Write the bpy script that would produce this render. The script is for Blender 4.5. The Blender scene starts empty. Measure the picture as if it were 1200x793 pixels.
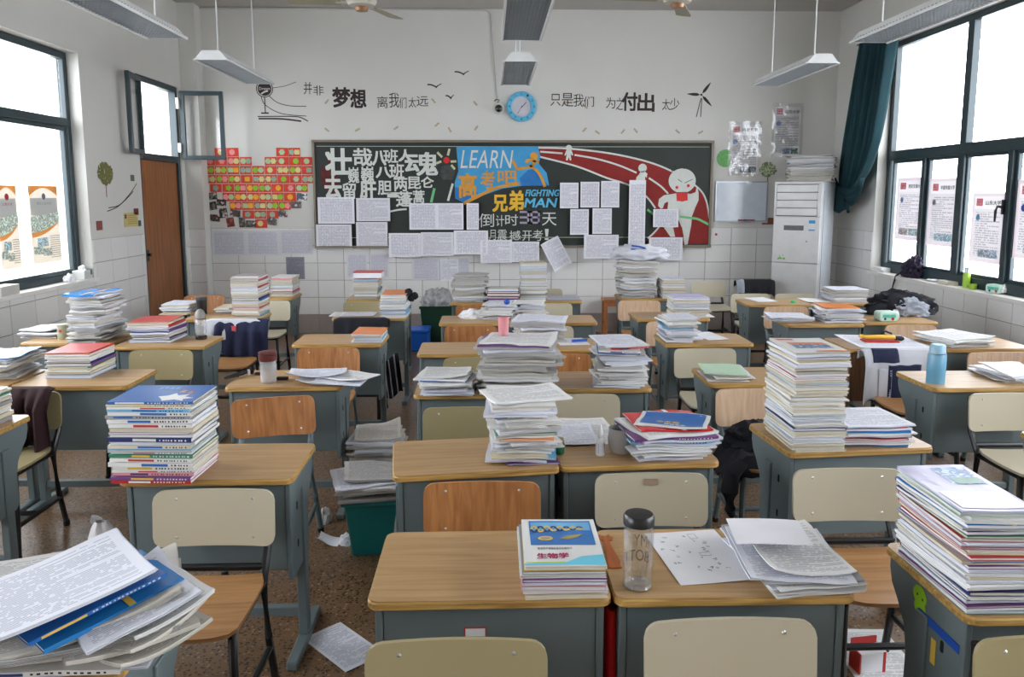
import bpy, bmesh, math, random
from mathutils import Vector, Matrix, noise as mnoise
R = random.Random
C = bpy.context.scene.collection
SC = bpy.context.scene

# ------------------------------------------------------------------ camera
F_PX, TH, PSI, EYE = 900.0, math.radians(7.49), math.atan(27*math.cos(math.radians(7.49))/900.0), 1.65
cd = bpy.data.cameras.new('camera'); cam = bpy.data.objects.new('camera', cd); C.objects.link(cam)
cd.sensor_width = 36.0; cd.sensor_fit = 'HORIZONTAL'
cd.lens = 36.0*F_PX/1200.0
cd.shift_y = -(396.5-348.0)/1200.0
cd.clip_start = 0.05; cd.clip_end = 300
cam.location = (0, 0, EYE); cam.rotation_euler = (math.radians(90)-TH, 0, -PSI)
SC.camera = cam

# ------------------------------------------------------------------ room dimensions (metres)
XL, XR, YB, YF, ZC = -3.50, 4.15, 9.27, -1.6, 3.80     # left, right, back (blackboard), front, ceiling
WT = 0.24                                                # wall thickness
DADO = 1.27

# ------------------------------------------------------------------ sky and exposure
w = bpy.data.worlds.new('overcast_sky'); SC.world = w; w.use_nodes = True
nt = w.node_tree; nt.nodes.clear()
wo = nt.nodes.new('ShaderNodeOutputWorld'); bg = nt.nodes.new('ShaderNodeBackground')
tc = nt.nodes.new('ShaderNodeTexCoord'); sp = nt.nodes.new('ShaderNodeSeparateXYZ')
cr = nt.nodes.new('ShaderNodeValToRGB'); mp = nt.nodes.new('ShaderNodeMapRange')
mp.inputs[1].default_value = -1.0; mp.inputs[2].default_value = 1.0
# overcast sky above, paler haze at the horizon, ordinary grey ground far below
cr.color_ramp.elements[0].position = 0.0; cr.color_ramp.elements[0].color = (0.20, 0.20, 0.19, 1)
cr.color_ramp.elements[1].position = 1.0; cr.color_ramp.elements[1].color = (0.95, 0.98, 1.0, 1)
for p_, c_ in ((0.22, (0.24, 0.24, 0.23, 1)), (0.40, (0.84, 0.88, 0.94, 1)), (0.5, (0.88, 0.93, 1.0, 1))):
    e_ = cr.color_ramp.elements.new(p_); e_.color = c_
nt.links.new(tc.outputs['Generated'], sp.inputs[0]); nt.links.new(sp.outputs[2], mp.inputs[0])
nt.links.new(mp.outputs[0], cr.inputs[0]); nt.links.new(cr.outputs[0], bg.inputs[0]); nt.links.new(bg.outputs[0], wo.inputs[0])
bg.inputs[1].default_value = 6.0
SC.view_settings.view_transform = 'Standard'; SC.view_settings.look = 'None'
SC.view_settings.exposure = 0.93; SC.view_settings.gamma = 1.0; SC.view_settings.use_curve_mapping = False
SC.cycles.use_denoising = True
SC.cycles.max_bounces = 10; SC.cycles.diffuse_bounces = 7; SC.cycles.glossy_bounces = 3
SC.cycles.transmission_bounces = 6; SC.cycles.transparent_max_bounces = 12
SC.cycles.caustics_reflective = False; SC.cycles.caustics_refractive = False
SC.cycles.sample_clamp_indirect = 6.0

def portal(x, y0, y1, z0, z1, facing):
    l = bpy.data.lights.new('window_portal', 'AREA'); l.shape = 'RECTANGLE'; l.size = y1-y0; l.size_y = z1-z0
    l.cycles.is_portal = True
    o = bpy.data.objects.new('window_portal', l); C.objects.link(o)
    o.location = (x, (y0+y1)/2, (z0+z1)/2)
    o.rotation_euler = (math.radians(90), 0, math.radians(-90 if facing < 0 else 90))
    return o

# ------------------------------------------------------------------ measured positions: a point of the photograph on a known real plane
def _ray(u, v):
    a = (u-600.0)/F_PX; b = -(v-348.0)/F_PX
    yr = math.cos(TH)+b*math.sin(TH); zz = -math.sin(TH)+b*math.cos(TH)
    return (a*math.cos(PSI)+yr*math.sin(PSI), yr*math.cos(PSI)-a*math.sin(PSI), zz)
def onZ(u, v, z):
    x, y, zz = _ray(u, v); t = (z-EYE)/zz; return Vector((x*t, y*t, z))
def onX(u, v, X):
    x, y, zz = _ray(u, v); t = X/x; return Vector((X, y*t, EYE+zz*t))
def onY(u, v, Y):
    x, y, zz = _ray(u, v); t = Y/y; return Vector((x*t, Y, EYE+zz*t))

# ------------------------------------------------------------------ materials
MATS = {}
def lin(c):
    return tuple(((q/255.0)/12.92 if q/255.0 <= 0.04045 else ((q/255.0+0.055)/1.055)**2.4) for q in c)
class N:
    def __init__(s, name):
        s.m = bpy.data.materials.new(name); s.m.use_nodes = True; s.t = s.m.node_tree
        s.b = s.t.nodes['Principled BSDF']; s.out = s.t.nodes['Material Output']
    def n(s, typ, **kw):
        x = s.t.nodes.new(typ)
        for k, v in kw.items():
            if k[0] == 'i' and k[1:].isdigit(): x.inputs[int(k[1:])].default_value = v
            else: setattr(x, k, v)
        return x
    def l(s, a, b): s.t.links.new(a, b)
    def math(s, op, a, b=None, c=None):
        x = s.t.nodes.new('ShaderNodeMath'); x.operation = op
        for i, q in enumerate((a, b, c)):
            if q is None: continue
            if hasattr(q, 'links') or isinstance(q, bpy.types.NodeSocket): s.t.links.new(q, x.inputs[i])
            else: x.inputs[i].default_value = q
        return x.outputs[0]
    def mix(s, fac, a, b):
        x = s.t.nodes.new('ShaderNodeMix'); x.data_type = 'RGBA'
        for i, q in ((0, fac), (6, a), (7, b)):
            if isinstance(q, bpy.types.NodeSocket): s.t.links.new(q, x.inputs[i])
            else: x.inputs[i].default_value = (q if i == 0 else (q[0], q[1], q[2], 1))
        return x.outputs[2]
def mat(name, rgb, rough=0.6, metal=0.0, var=0.06, scale=8.0, bump=0.0, spec=0.4, objvar=0.0, coat=0.0):
    """paint, paper, plastic, metal: one colour with a little noise, per-object variation and relief"""
    if name in MATS: return MATS[name]
    n = N(name); c = lin(rgb)
    tcn = n.n('ShaderNodeTexCoord'); no = n.n('ShaderNodeTexNoise'); no.inputs['Scale'].default_value = scale; no.inputs['Detail'].default_value = 3
    n.l(tcn.outputs['Object'], no.inputs['Vector'])
    d = tuple(max(0, q*(1-2*var)) for q in c); e = tuple(min(1, q*(1+2*var)) for q in c)
    col = n.mix(no.outputs[0], d, e)
    if objvar:
        oi = n.n('ShaderNodeObjectInfo'); hv = n.n('ShaderNodeHueSaturation'); n.l(col, hv.inputs['Color'])
        n.l(n.math('MULTIPLY_ADD', oi.outputs['Random'], 2*objvar, 1-objvar), hv.inputs['Value']); col = hv.outputs[0]
    n.l(col, n.b.inputs['Base Color'])
    n.b.inputs['Roughness'].default_value = rough; n.b.inputs['Metallic'].default_value = metal
    n.b.inputs['Specular IOR Level'].default_value = spec
    if coat: n.b.inputs['Coat Weight'].default_value = coat
    if bump:
        bp = n.n('ShaderNodeBump'); bp.inputs['Strength'].default_value = bump; bp.inputs['Distance'].default_value = 0.01
        n.l(no.outputs[0], bp.inputs['Height']); n.l(bp.outputs[0], n.b.inputs['Normal'])
    MATS[name] = n.m; return n.m
def wood(name, rgb, rgb2, rough=0.4, axis='X', sc=1.0, objvar=0.08):
    if name in MATS: return MATS[name]
    n = N(name); tcn = n.n('ShaderNodeTexCoord'); mpn = n.n('ShaderNodeMapping')
    s = {'X': (3, 60, 60), 'Y': (60, 3, 60), 'Z': (60, 60, 3)}[axis]
    mpn.inputs['Scale'].default_value = tuple(q*sc for q in s)
    n.l(tcn.outputs['Object'], mpn.inputs['Vector'])
    oi = n.n('ShaderNodeObjectInfo'); cb = n.n('ShaderNodeCombineXYZ')
    for i in range(3): n.l(n.math('MULTIPLY', oi.outputs['Random'], 37.0), cb.inputs[i])
    n.l(cb.outputs[0], mpn.inputs['Location'])
    no = n.n('ShaderNodeTexNoise'); no.inputs['Scale'].default_value = 1.0; no.inputs['Detail'].default_value = 6; no.inputs['Distortion'].default_value = 0.6
    n.l(mpn.outputs[0], no.inputs['Vector'])
    big = n.n('ShaderNodeTexNoise'); big.inputs['Scale'].default_value = 3.5; n.l(tcn.outputs['Object'], big.inputs['Vector'])
    r = n.n('ShaderNodeValToRGB'); r.color_ramp.elements[0].position = 0.32; r.color_ramp.elements[1].position = 0.68
    r.color_ramp.elements[0].color = (*lin(rgb2), 1); r.color_ramp.elements[1].color = (*lin(rgb), 1)
    n.l(no.outputs[0], r.inputs[0])
    hv = n.n('ShaderNodeHueSaturation'); n.l(r.outputs[0], hv.inputs['Color'])
    v1 = n.math('MULTIPLY_ADD', big.outputs[0], 0.3, 0.85); v2 = n.math('MULTIPLY_ADD', oi.outputs['Random'], 2*objvar, 1-objvar)
    n.l(n.math('MULTIPLY', v1, v2), hv.inputs['Value'])
    n.l(hv.outputs[0], n.b.inputs['Base Color'])
    n.b.inputs['Roughness'].default_value = rough
    MATS[name] = n.m; return n.m
def printed(name, paper, ink, pitch=0.006, dens=0.5, cell=0.012, rough=0.7, grid=False, transl=0.0, objvar=0.05):
    """a sheet with rows of small type: flat print on paper, rows run along local x"""
    if name in MATS: return MATS[name]
    n = N(name); tcn = n.n('ShaderNodeTexCoord'); s = n.n('ShaderNodeSeparateXYZ'); n.l(tcn.outputs['Object'], s.inputs[0])
    g = n.n('ShaderNodeSeparateXYZ'); n.l(tcn.outputs['Generated'], g.inputs[0])
    row = n.math('DIVIDE', s.outputs[1], pitch); fr = n.math('FRACT', row)
    band = n.math('LESS_THAN', fr, 0.55)
    vn = n.n('ShaderNodeTexNoise'); vn.inputs['Scale'].default_value = 1.0; vn.inputs['Detail'].default_value = 1
    cb = n.n('ShaderNodeCombineXYZ'); n.l(n.math('DIVIDE', s.outputs[0], cell*0.35), cb.inputs[0]); n.l(n.math('MULTIPLY', n.math('FLOOR', row), 7.3), cb.inputs[1])
    oi = n.n('ShaderNodeObjectInfo'); n.l(n.math('MULTIPLY', oi.outputs['Random'], 50), cb.inputs[2])
    n.l(cb.outputs[0], vn.inputs['Vector'])
    tx = n.math('LESS_THAN', vn.outputs[0], dens)
    wn = n.n('ShaderNodeTexWhiteNoise'); wn.noise_dimensions = '1D'; n.l(n.math('FLOOR', row), wn.inputs['W'])
    end = n.math('SUBTRACT', 0.93, n.math('MULTIPLY', n.math('GREATER_THAN', wn.outputs[0], .78), n.math('MULTIPLY', wn.outputs[0], .45)))
    bm_ = n.math('LESS_THAN', g.outputs[0], end)
    m1 = n.math('MULTIPLY', n.math('GREATER_THAN', g.outputs[0], 0.07), n.math('LESS_THAN', g.outputs[0], 0.93))
    m2 = n.math('MULTIPLY', n.math('GREATER_THAN', g.outputs[1], 0.06), n.math('LESS_THAN', g.outputs[1], 0.94))
    k = n.math('MULTIPLY', n.math('MULTIPLY', band, tx), n.math('MULTIPLY', m1, m2))
    if not grid: k = n.math('MULTIPLY', k, bm_)
    else:
        gx = n.math('LESS_THAN', n.math('FRACT', n.math('DIVIDE', s.outputs[0], 0.03)), 0.08)
        k = n.math('MAXIMUM', k, n.math('MULTIPLY', gx, n.math('MULTIPLY', m1, m2)))
    hv = n.n('ShaderNodeHueSaturation'); n.l(n.math('MULTIPLY_ADD', oi.outputs['Random'], 2*objvar, 1-objvar), hv.inputs['Value'])
    n.l(n.mix(k, lin(paper), lin(ink)), hv.inputs['Color'])
    n.l(hv.outputs[0], n.b.inputs['Base Color']); n.b.inputs['Roughness'].default_value = rough
    if transl:
        tr = n.n('ShaderNodeBsdfTranslucent'); n.l(hv.outputs[0], tr.inputs[0]); mx = n.n('ShaderNodeMixShader'); mx.inputs[0].default_value = transl
        n.l(n.b.outputs[0], mx.inputs[1]); n.l(tr.outputs[0], mx.inputs[2]); n.l(mx.outputs[0], n.out.inputs[0])
    MATS[name] = n.m; return n.m
def pages(name, rgb, rgb2):
    """page block: thin lines between sheets, seen on the cut edges"""
    if name in MATS: return MATS[name]
    n = N(name); tcn = n.n('ShaderNodeTexCoord'); s = n.n('ShaderNodeSeparateXYZ'); n.l(tcn.outputs['Object'], s.inputs[0])
    cb = n.n('ShaderNodeCombineXYZ'); n.l(n.math('MULTIPLY', s.outputs[2], 1300), cb.inputs[2])
    n.l(n.math('MULTIPLY', s.outputs[0], 9), cb.inputs[0]); n.l(n.math('MULTIPLY', s.outputs[1], 9), cb.inputs[1])
    no = n.n('ShaderNodeTexNoise'); no.inputs['Scale'].default_value = 1; no.inputs['Detail'].default_value = 2; n.l(cb.outputs[0], no.inputs['Vector'])
    oi = n.n('ShaderNodeObjectInfo'); hv = n.n('ShaderNodeHueSaturation'); n.l(n.math('MULTIPLY_ADD', oi.outputs['Random'], 0.16, 0.9), hv.inputs['Value'])
    rr = n.n('ShaderNodeValToRGB'); rr.color_ramp.elements[0].position = .35; rr.color_ramp.elements[1].position = .6
    rr.color_ramp.elements[0].color = (*lin(rgb2), 1); rr.color_ramp.elements[1].color = (*lin(rgb), 1)
    n.l(no.outputs[0], rr.inputs[0]); n.l(rr.outputs[0], hv.inputs['Color']); n.l(hv.outputs[0], n.b.inputs['Base Color'])
    n.b.inputs['Roughness'].default_value = 0.8; MATS[name] = n.m; return n.m
def glass(name, tint=(1, 1, 1), refl=0.06, haze=0.0):
    """a thin pane: lets light straight through with a weak reflection"""
    if name in MATS: return MATS[name]
    n = N(name); t = n.n('ShaderNodeBsdfTransparent'); t.inputs[0].default_value = (*tint, 1)
    g = n.n('ShaderNodeBsdfGlossy'); g.inputs['Roughness'].default_value = 0.03
    lw = n.n('ShaderNodeLayerWeight'); lw.inputs[0].default_value = 0.25
    mx = n.n('ShaderNodeMixShader'); n.l(n.math('MULTIPLY_ADD', lw.outputs['Facing'], refl*3, refl*0.5), mx.inputs[0])
    n.l(t.outputs[0], mx.inputs[1]); n.l(g.outputs[0], mx.inputs[2]); last = mx
    if haze:
        d = n.n('ShaderNodeBsdfDiffuse'); d.inputs[0].default_value = (.8, .8, .8, 1); m2 = n.n('ShaderNodeMixShader'); m2.inputs[0].default_value = haze
        n.l(mx.outputs[0], m2.inputs[1]); n.l(d.outputs[0], m2.inputs[2]); last = m2
    n.l(last.outputs[0], n.out.inputs[0]); MATS[name] = n.m; return n.m

# ------------------------------------------------------------------ mesh building
class MB:
    def __init__(s): s.v = []; s.f = []
    def add(s, vs, fs, M=None):
        k = len(s.v)
        s.v += [tuple(M @ Vector(p)) if M else tuple(p) for p in vs]; s.f += [tuple(i+k for i in f) for f in fs]; return s
    def box(s, x0, x1, y0, y1, z0, z1, M=None):
        vs = [(x, y, z) for x in (x0, x1) for y in (y0, y1) for z in (z0, z1)]
        return s.add(vs, [(0, 1, 3, 2), (4, 6, 7, 5), (0, 4, 5, 1), (2, 3, 7, 6), (0, 2, 6, 4), (1, 5, 7, 3)], M)
    def prism(s, pts, a, b, axis='z', M=None):
        """pts 2-D outline, extruded from a to b along axis"""
        def P(p, h): return {'z': (p[0], p[1], h), 'y': (p[0], h, p[1]), 'x': (h, p[0], p[1])}[axis]
        n = len(pts); vs = [P(p, a) for p in pts]+[P(p, b) for p in pts]
        fs = [tuple(range(n))[::-1], tuple(range(n, 2*n))]+[(i, (i+1) % n, n+(i+1) % n, n+i) for i in range(n)]
        return s.add(vs, fs, M)
    def tube(s, path, r, n=8, close=False, M=None, flat=1.0):
        path = [Vector(p) for p in path]; rings = []; vs = []
        rr = r if isinstance(r, (list, tuple)) else [r]*len(path)
        up = Vector((0, 0, 1))
        for i, p in enumerate(path):
            d = (path[min(i+1, len(path)-1)]-path[max(i-1, 0)])
            if d.length < 1e-9: d = Vector((0, 0, 1))
            d.normalize(); a = d.cross(up)
            if a.length < 1e-3: a = d.cross(Vector((0, 1, 0)))
            a.normalize(); b = d.cross(a)
            for k in range(n):
                t = 2*math.pi*(k+.5)/n; vs.append(p+a*math.cos(t)*rr[i]+b*math.sin(t)*rr[i]*flat)
        fs = []
        for i in range(len(path)-1):
            for k in range(n): fs.append((i*n+k, i*n+(k+1) % n, (i+1)*n+(k+1) % n, (i+1)*n+k))
        fs += [tuple(range(n))[::-1], tuple(range((len(path)-1)*n, len(path)*n))]
        return s.add(vs, fs, M)
    def lathe(s, prof, n=24, M=None, cap=True):
        vs = [(r*math.cos(2*math.pi*k/n), r*math.sin(2*math.pi*k/n), z) for r, z in prof for k in range(n)]
        fs = [(i*n+k, i*n+(k+1) % n, (i+1)*n+(k+1) % n, (i+1)*n+k) for i in range(len(prof)-1) for k in range(n)]
        if cap: fs += [tuple(range(n))[::-1], tuple(range((len(prof)-1)*n, len(prof)*n))]
        return s.add(vs, fs, M)
    def grid(s, nx, ny, fn, M=None):
        vs = [fn(i/nx, j/ny) for j in range(ny+1) for i in range(nx+1)]
        return s.add(vs, [(j*(nx+1)+i, j*(nx+1)+i+1, (j+1)*(nx+1)+i+1, (j+1)*(nx+1)+i) for j in range(ny) for i in range(nx)], M)
    def slab(s, nx, ny, fn, tn, M=None):
        """closed sheet: fn(i,j) lower surface point, thickness tn upward"""
        lo = [Vector(fn(i/nx, j/ny)) for j in range(ny+1) for i in range(nx+1)]
        hi = [p+Vector((0, 0, tn)) for p in lo]; n = len(lo); W_ = nx+1
        fs = [(j*W_+i, (j+1)*W_+i, (j+1)*W_+i+1, j*W_+i+1) for j in range(ny) for i in range(nx)]
        fs += [tuple(n+q for q in f[::-1]) for f in fs]
        ring = [i for i in range(W_)]+[j*W_+nx for j in range(1, ny+1)]+[ny*W_+i for i in range(nx-1, -1, -1)]+[j*W_ for j in range(ny-1, 0, -1)]
        fs += [(ring[k], ring[(k+1) % len(ring)], n+ring[(k+1) % len(ring)], n+ring[k]) for k in range(len(ring))]
        return s.add(lo+hi, fs, M)
    def mesh(s, name, m, smooth=False, bevel=0.0):
        me = bpy.data.meshes.new(name); me.from_pydata(s.v, [], s.f); me.validate()
        b = bmesh.new(); b.from_mesh(me)
        bmesh.ops.recalc_face_normals(b, faces=b.faces)
        if bevel: bmesh.ops.bevel(b, geom=[e for e in b.edges if len(e.link_faces) == 2 and e.calc_face_angle(0) > 0.7], offset=bevel, segments=1, affect='EDGES', profile=0.7)
        b.to_mesh(me); b.free()
        if m: me.materials.append(m)
        if smooth:
            for p in me.polygons: p.use_smooth = True
            me.set_sharp_from_angle(angle=math.radians(42))
        return me
def link(name, me, parent=None, loc=(0, 0, 0), rot=(0, 0, 0), **props):
    o = bpy.data.objects.new(name, me); C.objects.link(o); o.location = loc; o.rotation_euler = rot
    if parent: o.parent = parent
    for k, v in props.items():
        if v: o[k] = v
    return o
def put(name, mb, m, parent=None, loc=(0, 0, 0), rot=(0, 0, 0), smooth=False, bevel=0.0, **props):
    return link(name, mb.mesh(name, m, smooth, bevel), parent, loc, rot, **props)
def thing(name, label, cat, loc=(0, 0, 0), rz=0.0, group=None, rot=None):
    o = bpy.data.objects.new(name, None); C.objects.link(o); o.empty_display_size = .05; o.location = loc; o.rotation_euler = rot or (0, 0, rz)
    o['label'] = label; o['category'] = cat
    if group: o['group'] = group
    return o
def tag(o, label, cat, group=None, kind=None):
    o['label'] = label; o['category'] = cat
    if group: o['group'] = group
    if kind: o['kind'] = kind
    return o
def struct(name, mb, m, parent=None, **k):
    o = put(name, mb, m, parent, **k)
    if not parent: o['kind'] = 'structure'
    return o
def dup(root, loc, rz, label=None, group=None, cat=None):
    r = root.copy(); C.objects.link(r); r.location = loc; r.rotation_euler = (0, 0, rz)
    if label: r['label'] = label
    if group: r['group'] = group
    for ch in list(root.children):
        c = ch.copy(); C.objects.link(c); c.parent = r
        for g in ch.children:
            d = g.copy(); C.objects.link(d); d.parent = c
    return r
def rrect(w, h, r, n=5, cx=0, cy=0):
    pts = []
    for sx, sy, a0 in ((1, 1, 0), (-1, 1, 90), (-1, -1, 180), (1, -1, 270)):
        for k in range(n+1):
            a = math.radians(a0+90*k/n); pts.append((cx+sx*(w/2-r)+r*math.cos(a), cy+sy*(h/2-r)+r*math.sin(a)))
    return pts
_glyph = {}
def glyph_mesh(s, bold=0.0, extrude=0.0):
    k = (s, bold, extrude)
    if k in _glyph: return _glyph[k]
    cu = bpy.data.curves.new('lettering', 'FONT'); cu.body = s; cu.size = 1.0; cu.offset = bold; cu.extrude = extrude; cu.resolution_u = 3; cu.fill_mode = 'BOTH'
    o = bpy.data.objects.new('lettering', cu); C.objects.link(o)
    dg = bpy.context.evaluated_depsgraph_get(); dg.update()
    me = bpy.data.meshes.new_from_object(o.evaluated_get(dg))
    vs = [tuple(v.co) for v in me.vertices]; fs = [tuple(p.vertices) for p in me.polygons]
    bpy.data.objects.remove(o); bpy.data.curves.remove(cu); bpy.data.meshes.remove(me)
    _glyph[k] = (vs, fs); return _glyph[k]
def glyph_into(mb, s, x0, x1, y0, y1, z=0.0, bold=0.0, shear=0.0, mirror=False):
    """lay text s into the rectangle x0..x1, y0..y1 of the local plane; bold strokes are laid several times side by side"""
    if bold > .012:
        d = bold*min(abs(x1-x0), abs(y1-y0)); k = 0
        for a in (-1, -.33, .33, 1):
            for b in (-1, -.33, .33, 1):
                glyph_into(mb, s, x0+d*(1+a), x1-d*(1-a), y0+d*(1+b), y1-d*(1-b), z+k*.00001, 0, shear, mirror); k += 1
        return mb
    vs, fs = glyph_mesh(s, 0)
    if not vs: return mb
    ax, bx = min(v[0] for v in vs), max(v[0] for v in vs); ay, by = min(v[1] for v in vs), max(v[1] for v in vs)
    W_ = max(bx-ax, 1e-4); H_ = max(by-ay, 1e-4); out = []
    for v in vs:
        a = (v[0]-ax)/W_; b = (v[1]-ay)/H_
        if mirror: a = 1-a
        out.append((x0+(x1-x0)*a+shear*(b-.5)*(y1-y0), y0+(y1-y0)*b, z))
    return mb.add(out, fs)
def ribbon(mb, pts, wd, z=0.0):
    """flat painted stroke through 2-D pts; wd one width or one per point"""
    n = len(pts); ws = wd if isinstance(wd, (list, tuple)) else [wd]*n; L = []; Rr = []
    for i in range(n):
        a = Vector(pts[max(i-1, 0)]); b = Vector(pts[min(i+1, n-1)]); d = (b-a)
        d = d.normalized() if d.length > 1e-9 else Vector((1, 0)); q = Vector((-d.y, d.x))*ws[i]/2; p = Vector(pts[i])
        L.append((*(p+q), z)); Rr.append((*(p-q), z))
    return mb.add(L+Rr, [(i, i+1, n+i+1, n+i) for i in range(n-1)])
def spline(pts, k=6):
    out = []; n = len(pts)
    for i in range(n-1):
        p0 = Vector(pts[max(i-1, 0)]); p1 = Vector(pts[i]); p2 = Vector(pts[i+1]); p3 = Vector(pts[min(i+2, n-1)])
        for j in range(k):
            t = j/k; out.append(tuple(0.5*((2*p1)+(p2-p0)*t+(2*p0-5*p1+4*p2-p3)*t*t+(3*p1-p0-3*p2+p3)*t**3)))
    out.append(tuple(pts[-1])); return out
def disc(mb, cx, cy, rx, ry=None, z=0.0, n=20):
    ry = ry or rx
    return mb.add([(cx+rx*math.cos(2*math.pi*k/n), cy+ry*math.sin(2*math.pi*k/n), z) for k in range(n)], [tuple(range(n))])
ORD = 'top second third fourth fifth sixth seventh eighth ninth tenth eleventh twelfth thirteenth fourteenth fifteenth sixteenth seventeenth eighteenth nineteenth twentieth'.split()
def ordinal(i):
    if i < 20: return ORD[i]
    if i < 29: return 'twenty-'+['first', 'second', 'third', 'fourth', 'fifth', 'sixth', 'seventh', 'eighth', 'ninth'][i-20]
    if i == 29: return 'thirtieth'
    if i < 39: return 'thirty-'+['first', 'second', 'third', 'fourth', 'fifth', 'sixth', 'seventh', 'eighth', 'ninth'][i-30]
    return 'fortieth' if i == 39 else 'forty-'+['first', 'second', 'third', 'fourth', 'fifth', 'sixth', 'seventh', 'eighth', 'ninth'][i-40]
# ================================================================== STRUCTURE
M_wall = mat('wall_paint', (206, 205, 200), .85, var=.03, scale=1.6, bump=.05)
M_ceil = mat('ceiling_paint', (186, 184, 180), .9, var=.02, scale=1.0)
M_tile = mat('glazed_wall_tile', (222, 221, 219), .22, var=.015, scale=3, spec=.5, objvar=.035)
M_skirt = mat('brown_grey_skirting_tile', (150, 140, 136), .3, var=.05, scale=9, objvar=.05)
M_grout = mat('tile_grout', (150, 147, 142), .95)
M_frame = mat('dark_green_aluminium', (36, 54, 60), .35, var=.05, spec=.5)
M_frame_in = mat('light_frame_edge', (150, 170, 170), .4)
M_sill = mat('white_sill_plaster', (220, 218, 214), .5)
M_ext = mat('outside_white_tile', (232, 234, 236), .6, var=.01)
M_extg = mat('outside_grout', (112, 118, 124), .8)
M_glass = glass('window_glass')
def floor_mat():
    n = N('brown_terrazzo'); tcn = n.n('ShaderNodeTexCoord')
    v = n.n('ShaderNodeTexVoronoi'); v.inputs['Scale'].default_value = 75; n.l(tcn.outputs['Object'], v.inputs['Vector'])
    v2 = n.n('ShaderNodeTexVoronoi'); v2.inputs['Scale'].default_value = 130; n.l(tcn.outputs['Object'], v2.inputs['Vector'])
    b = n.n('ShaderNodeTexNoise'); b.inputs['Scale'].default_value = 1.3; b.inputs['Detail'].default_value = 5; n.l(tcn.outputs['Object'], b.inputs['Vector'])
    sv = n.n('ShaderNodeSeparateColor'); n.l(v.outputs['Color'], sv.inputs[0]); sv2 = n.n('ShaderNodeSeparateColor'); n.l(v2.outputs['Color'], sv2.inputs[0])
    c = n.mix(b.outputs[0], lin((104, 78, 54)), lin((130, 102, 74)))
    edge = n.math('LESS_THAN', v.outputs['Distance'], 0.42)
    c = n.mix(n.math('MULTIPLY', edge, n.math('GREATER_THAN', sv.outputs[0], 0.72)), c, lin((156, 128, 98)))
    c = n.mix(n.math('MULTIPLY', edge, n.math('LESS_THAN', sv.outputs[1], 0.45)), c, lin((44, 32, 24)))
    c = n.mix(n.math('MULTIPLY', n.math('LESS_THAN', v2.outputs['Distance'], .4), n.math('LESS_THAN', sv2.outputs[1], 0.25)), c, lin((62, 44, 30)))
    n.l(c, n.b.inputs['Base Color']); n.b.inputs['Roughness'].default_value = 0.30; return n.m
struct('floor', MB().box(XL-WT, XR+WT, YF, YB+WT, -.12, 0), floor_mat())
struct('ceiling', MB().box(XL-WT, XR+WT, YF, YB+WT, ZC, ZC+.15), M_ceil)
wb = struct('wall_back', MB().box(XL-WT, XR+WT, YB, YB+WT, 0, ZC), M_wall)
wf = struct('wall_front', MB().box(XL-WT, XR+WT, YF-.2, YF, 0, ZC), M_wall)
# openings: (y0, y1, z0, z1)
LW = (2.6, 6.87, 0.93, 2.86); LW2 = (-1.0, 1.9, .93, 2.86)
DR = (7.93, 8.98, 0.0, 2.86)
RW = (4.55, 8.20, 0.84, 3.24); RW2 = (-.9, 3.4, .84, 3.24)
def wall_side(name, x0, x1, opens):
    mb = MB(); y = YF
    for (a, b, z0, z1) in sorted(opens):
        mb.box(x0, x1, y, a, 0, ZC)
        if z0 > 0: mb.box(x0, x1, a, b, 0, z0)
        mb.box(x0, x1, a, b, z1, ZC); y = b
    mb.box(x0, x1, y, YB, 0, ZC)
    return struct(name, mb, M_wall)
wl = wall_side('wall_left', XL-WT, XL, [LW, LW2, DR])
wr = wall_side('wall_right', XR, XR+WT, [RW, RW2])
COLX = -3.31
tr = struct('trim_1', MB().box(XL, COLX, 9.08, YB, 0, ZC), M_wall)         # corner pier
portal(XL-WT+.02, LW[0], LW[1], LW[2], LW[3], 1); portal(XL-WT+.02, LW2[0], LW2[1], LW2[2], LW2[3], 1)
portal(XR+WT-.02, RW[0], RW[1], RW[2], RW[3], -1); portal(XR+WT-.02, RW2[0], RW2[1], RW2[2], RW2[3], -1)
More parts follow.
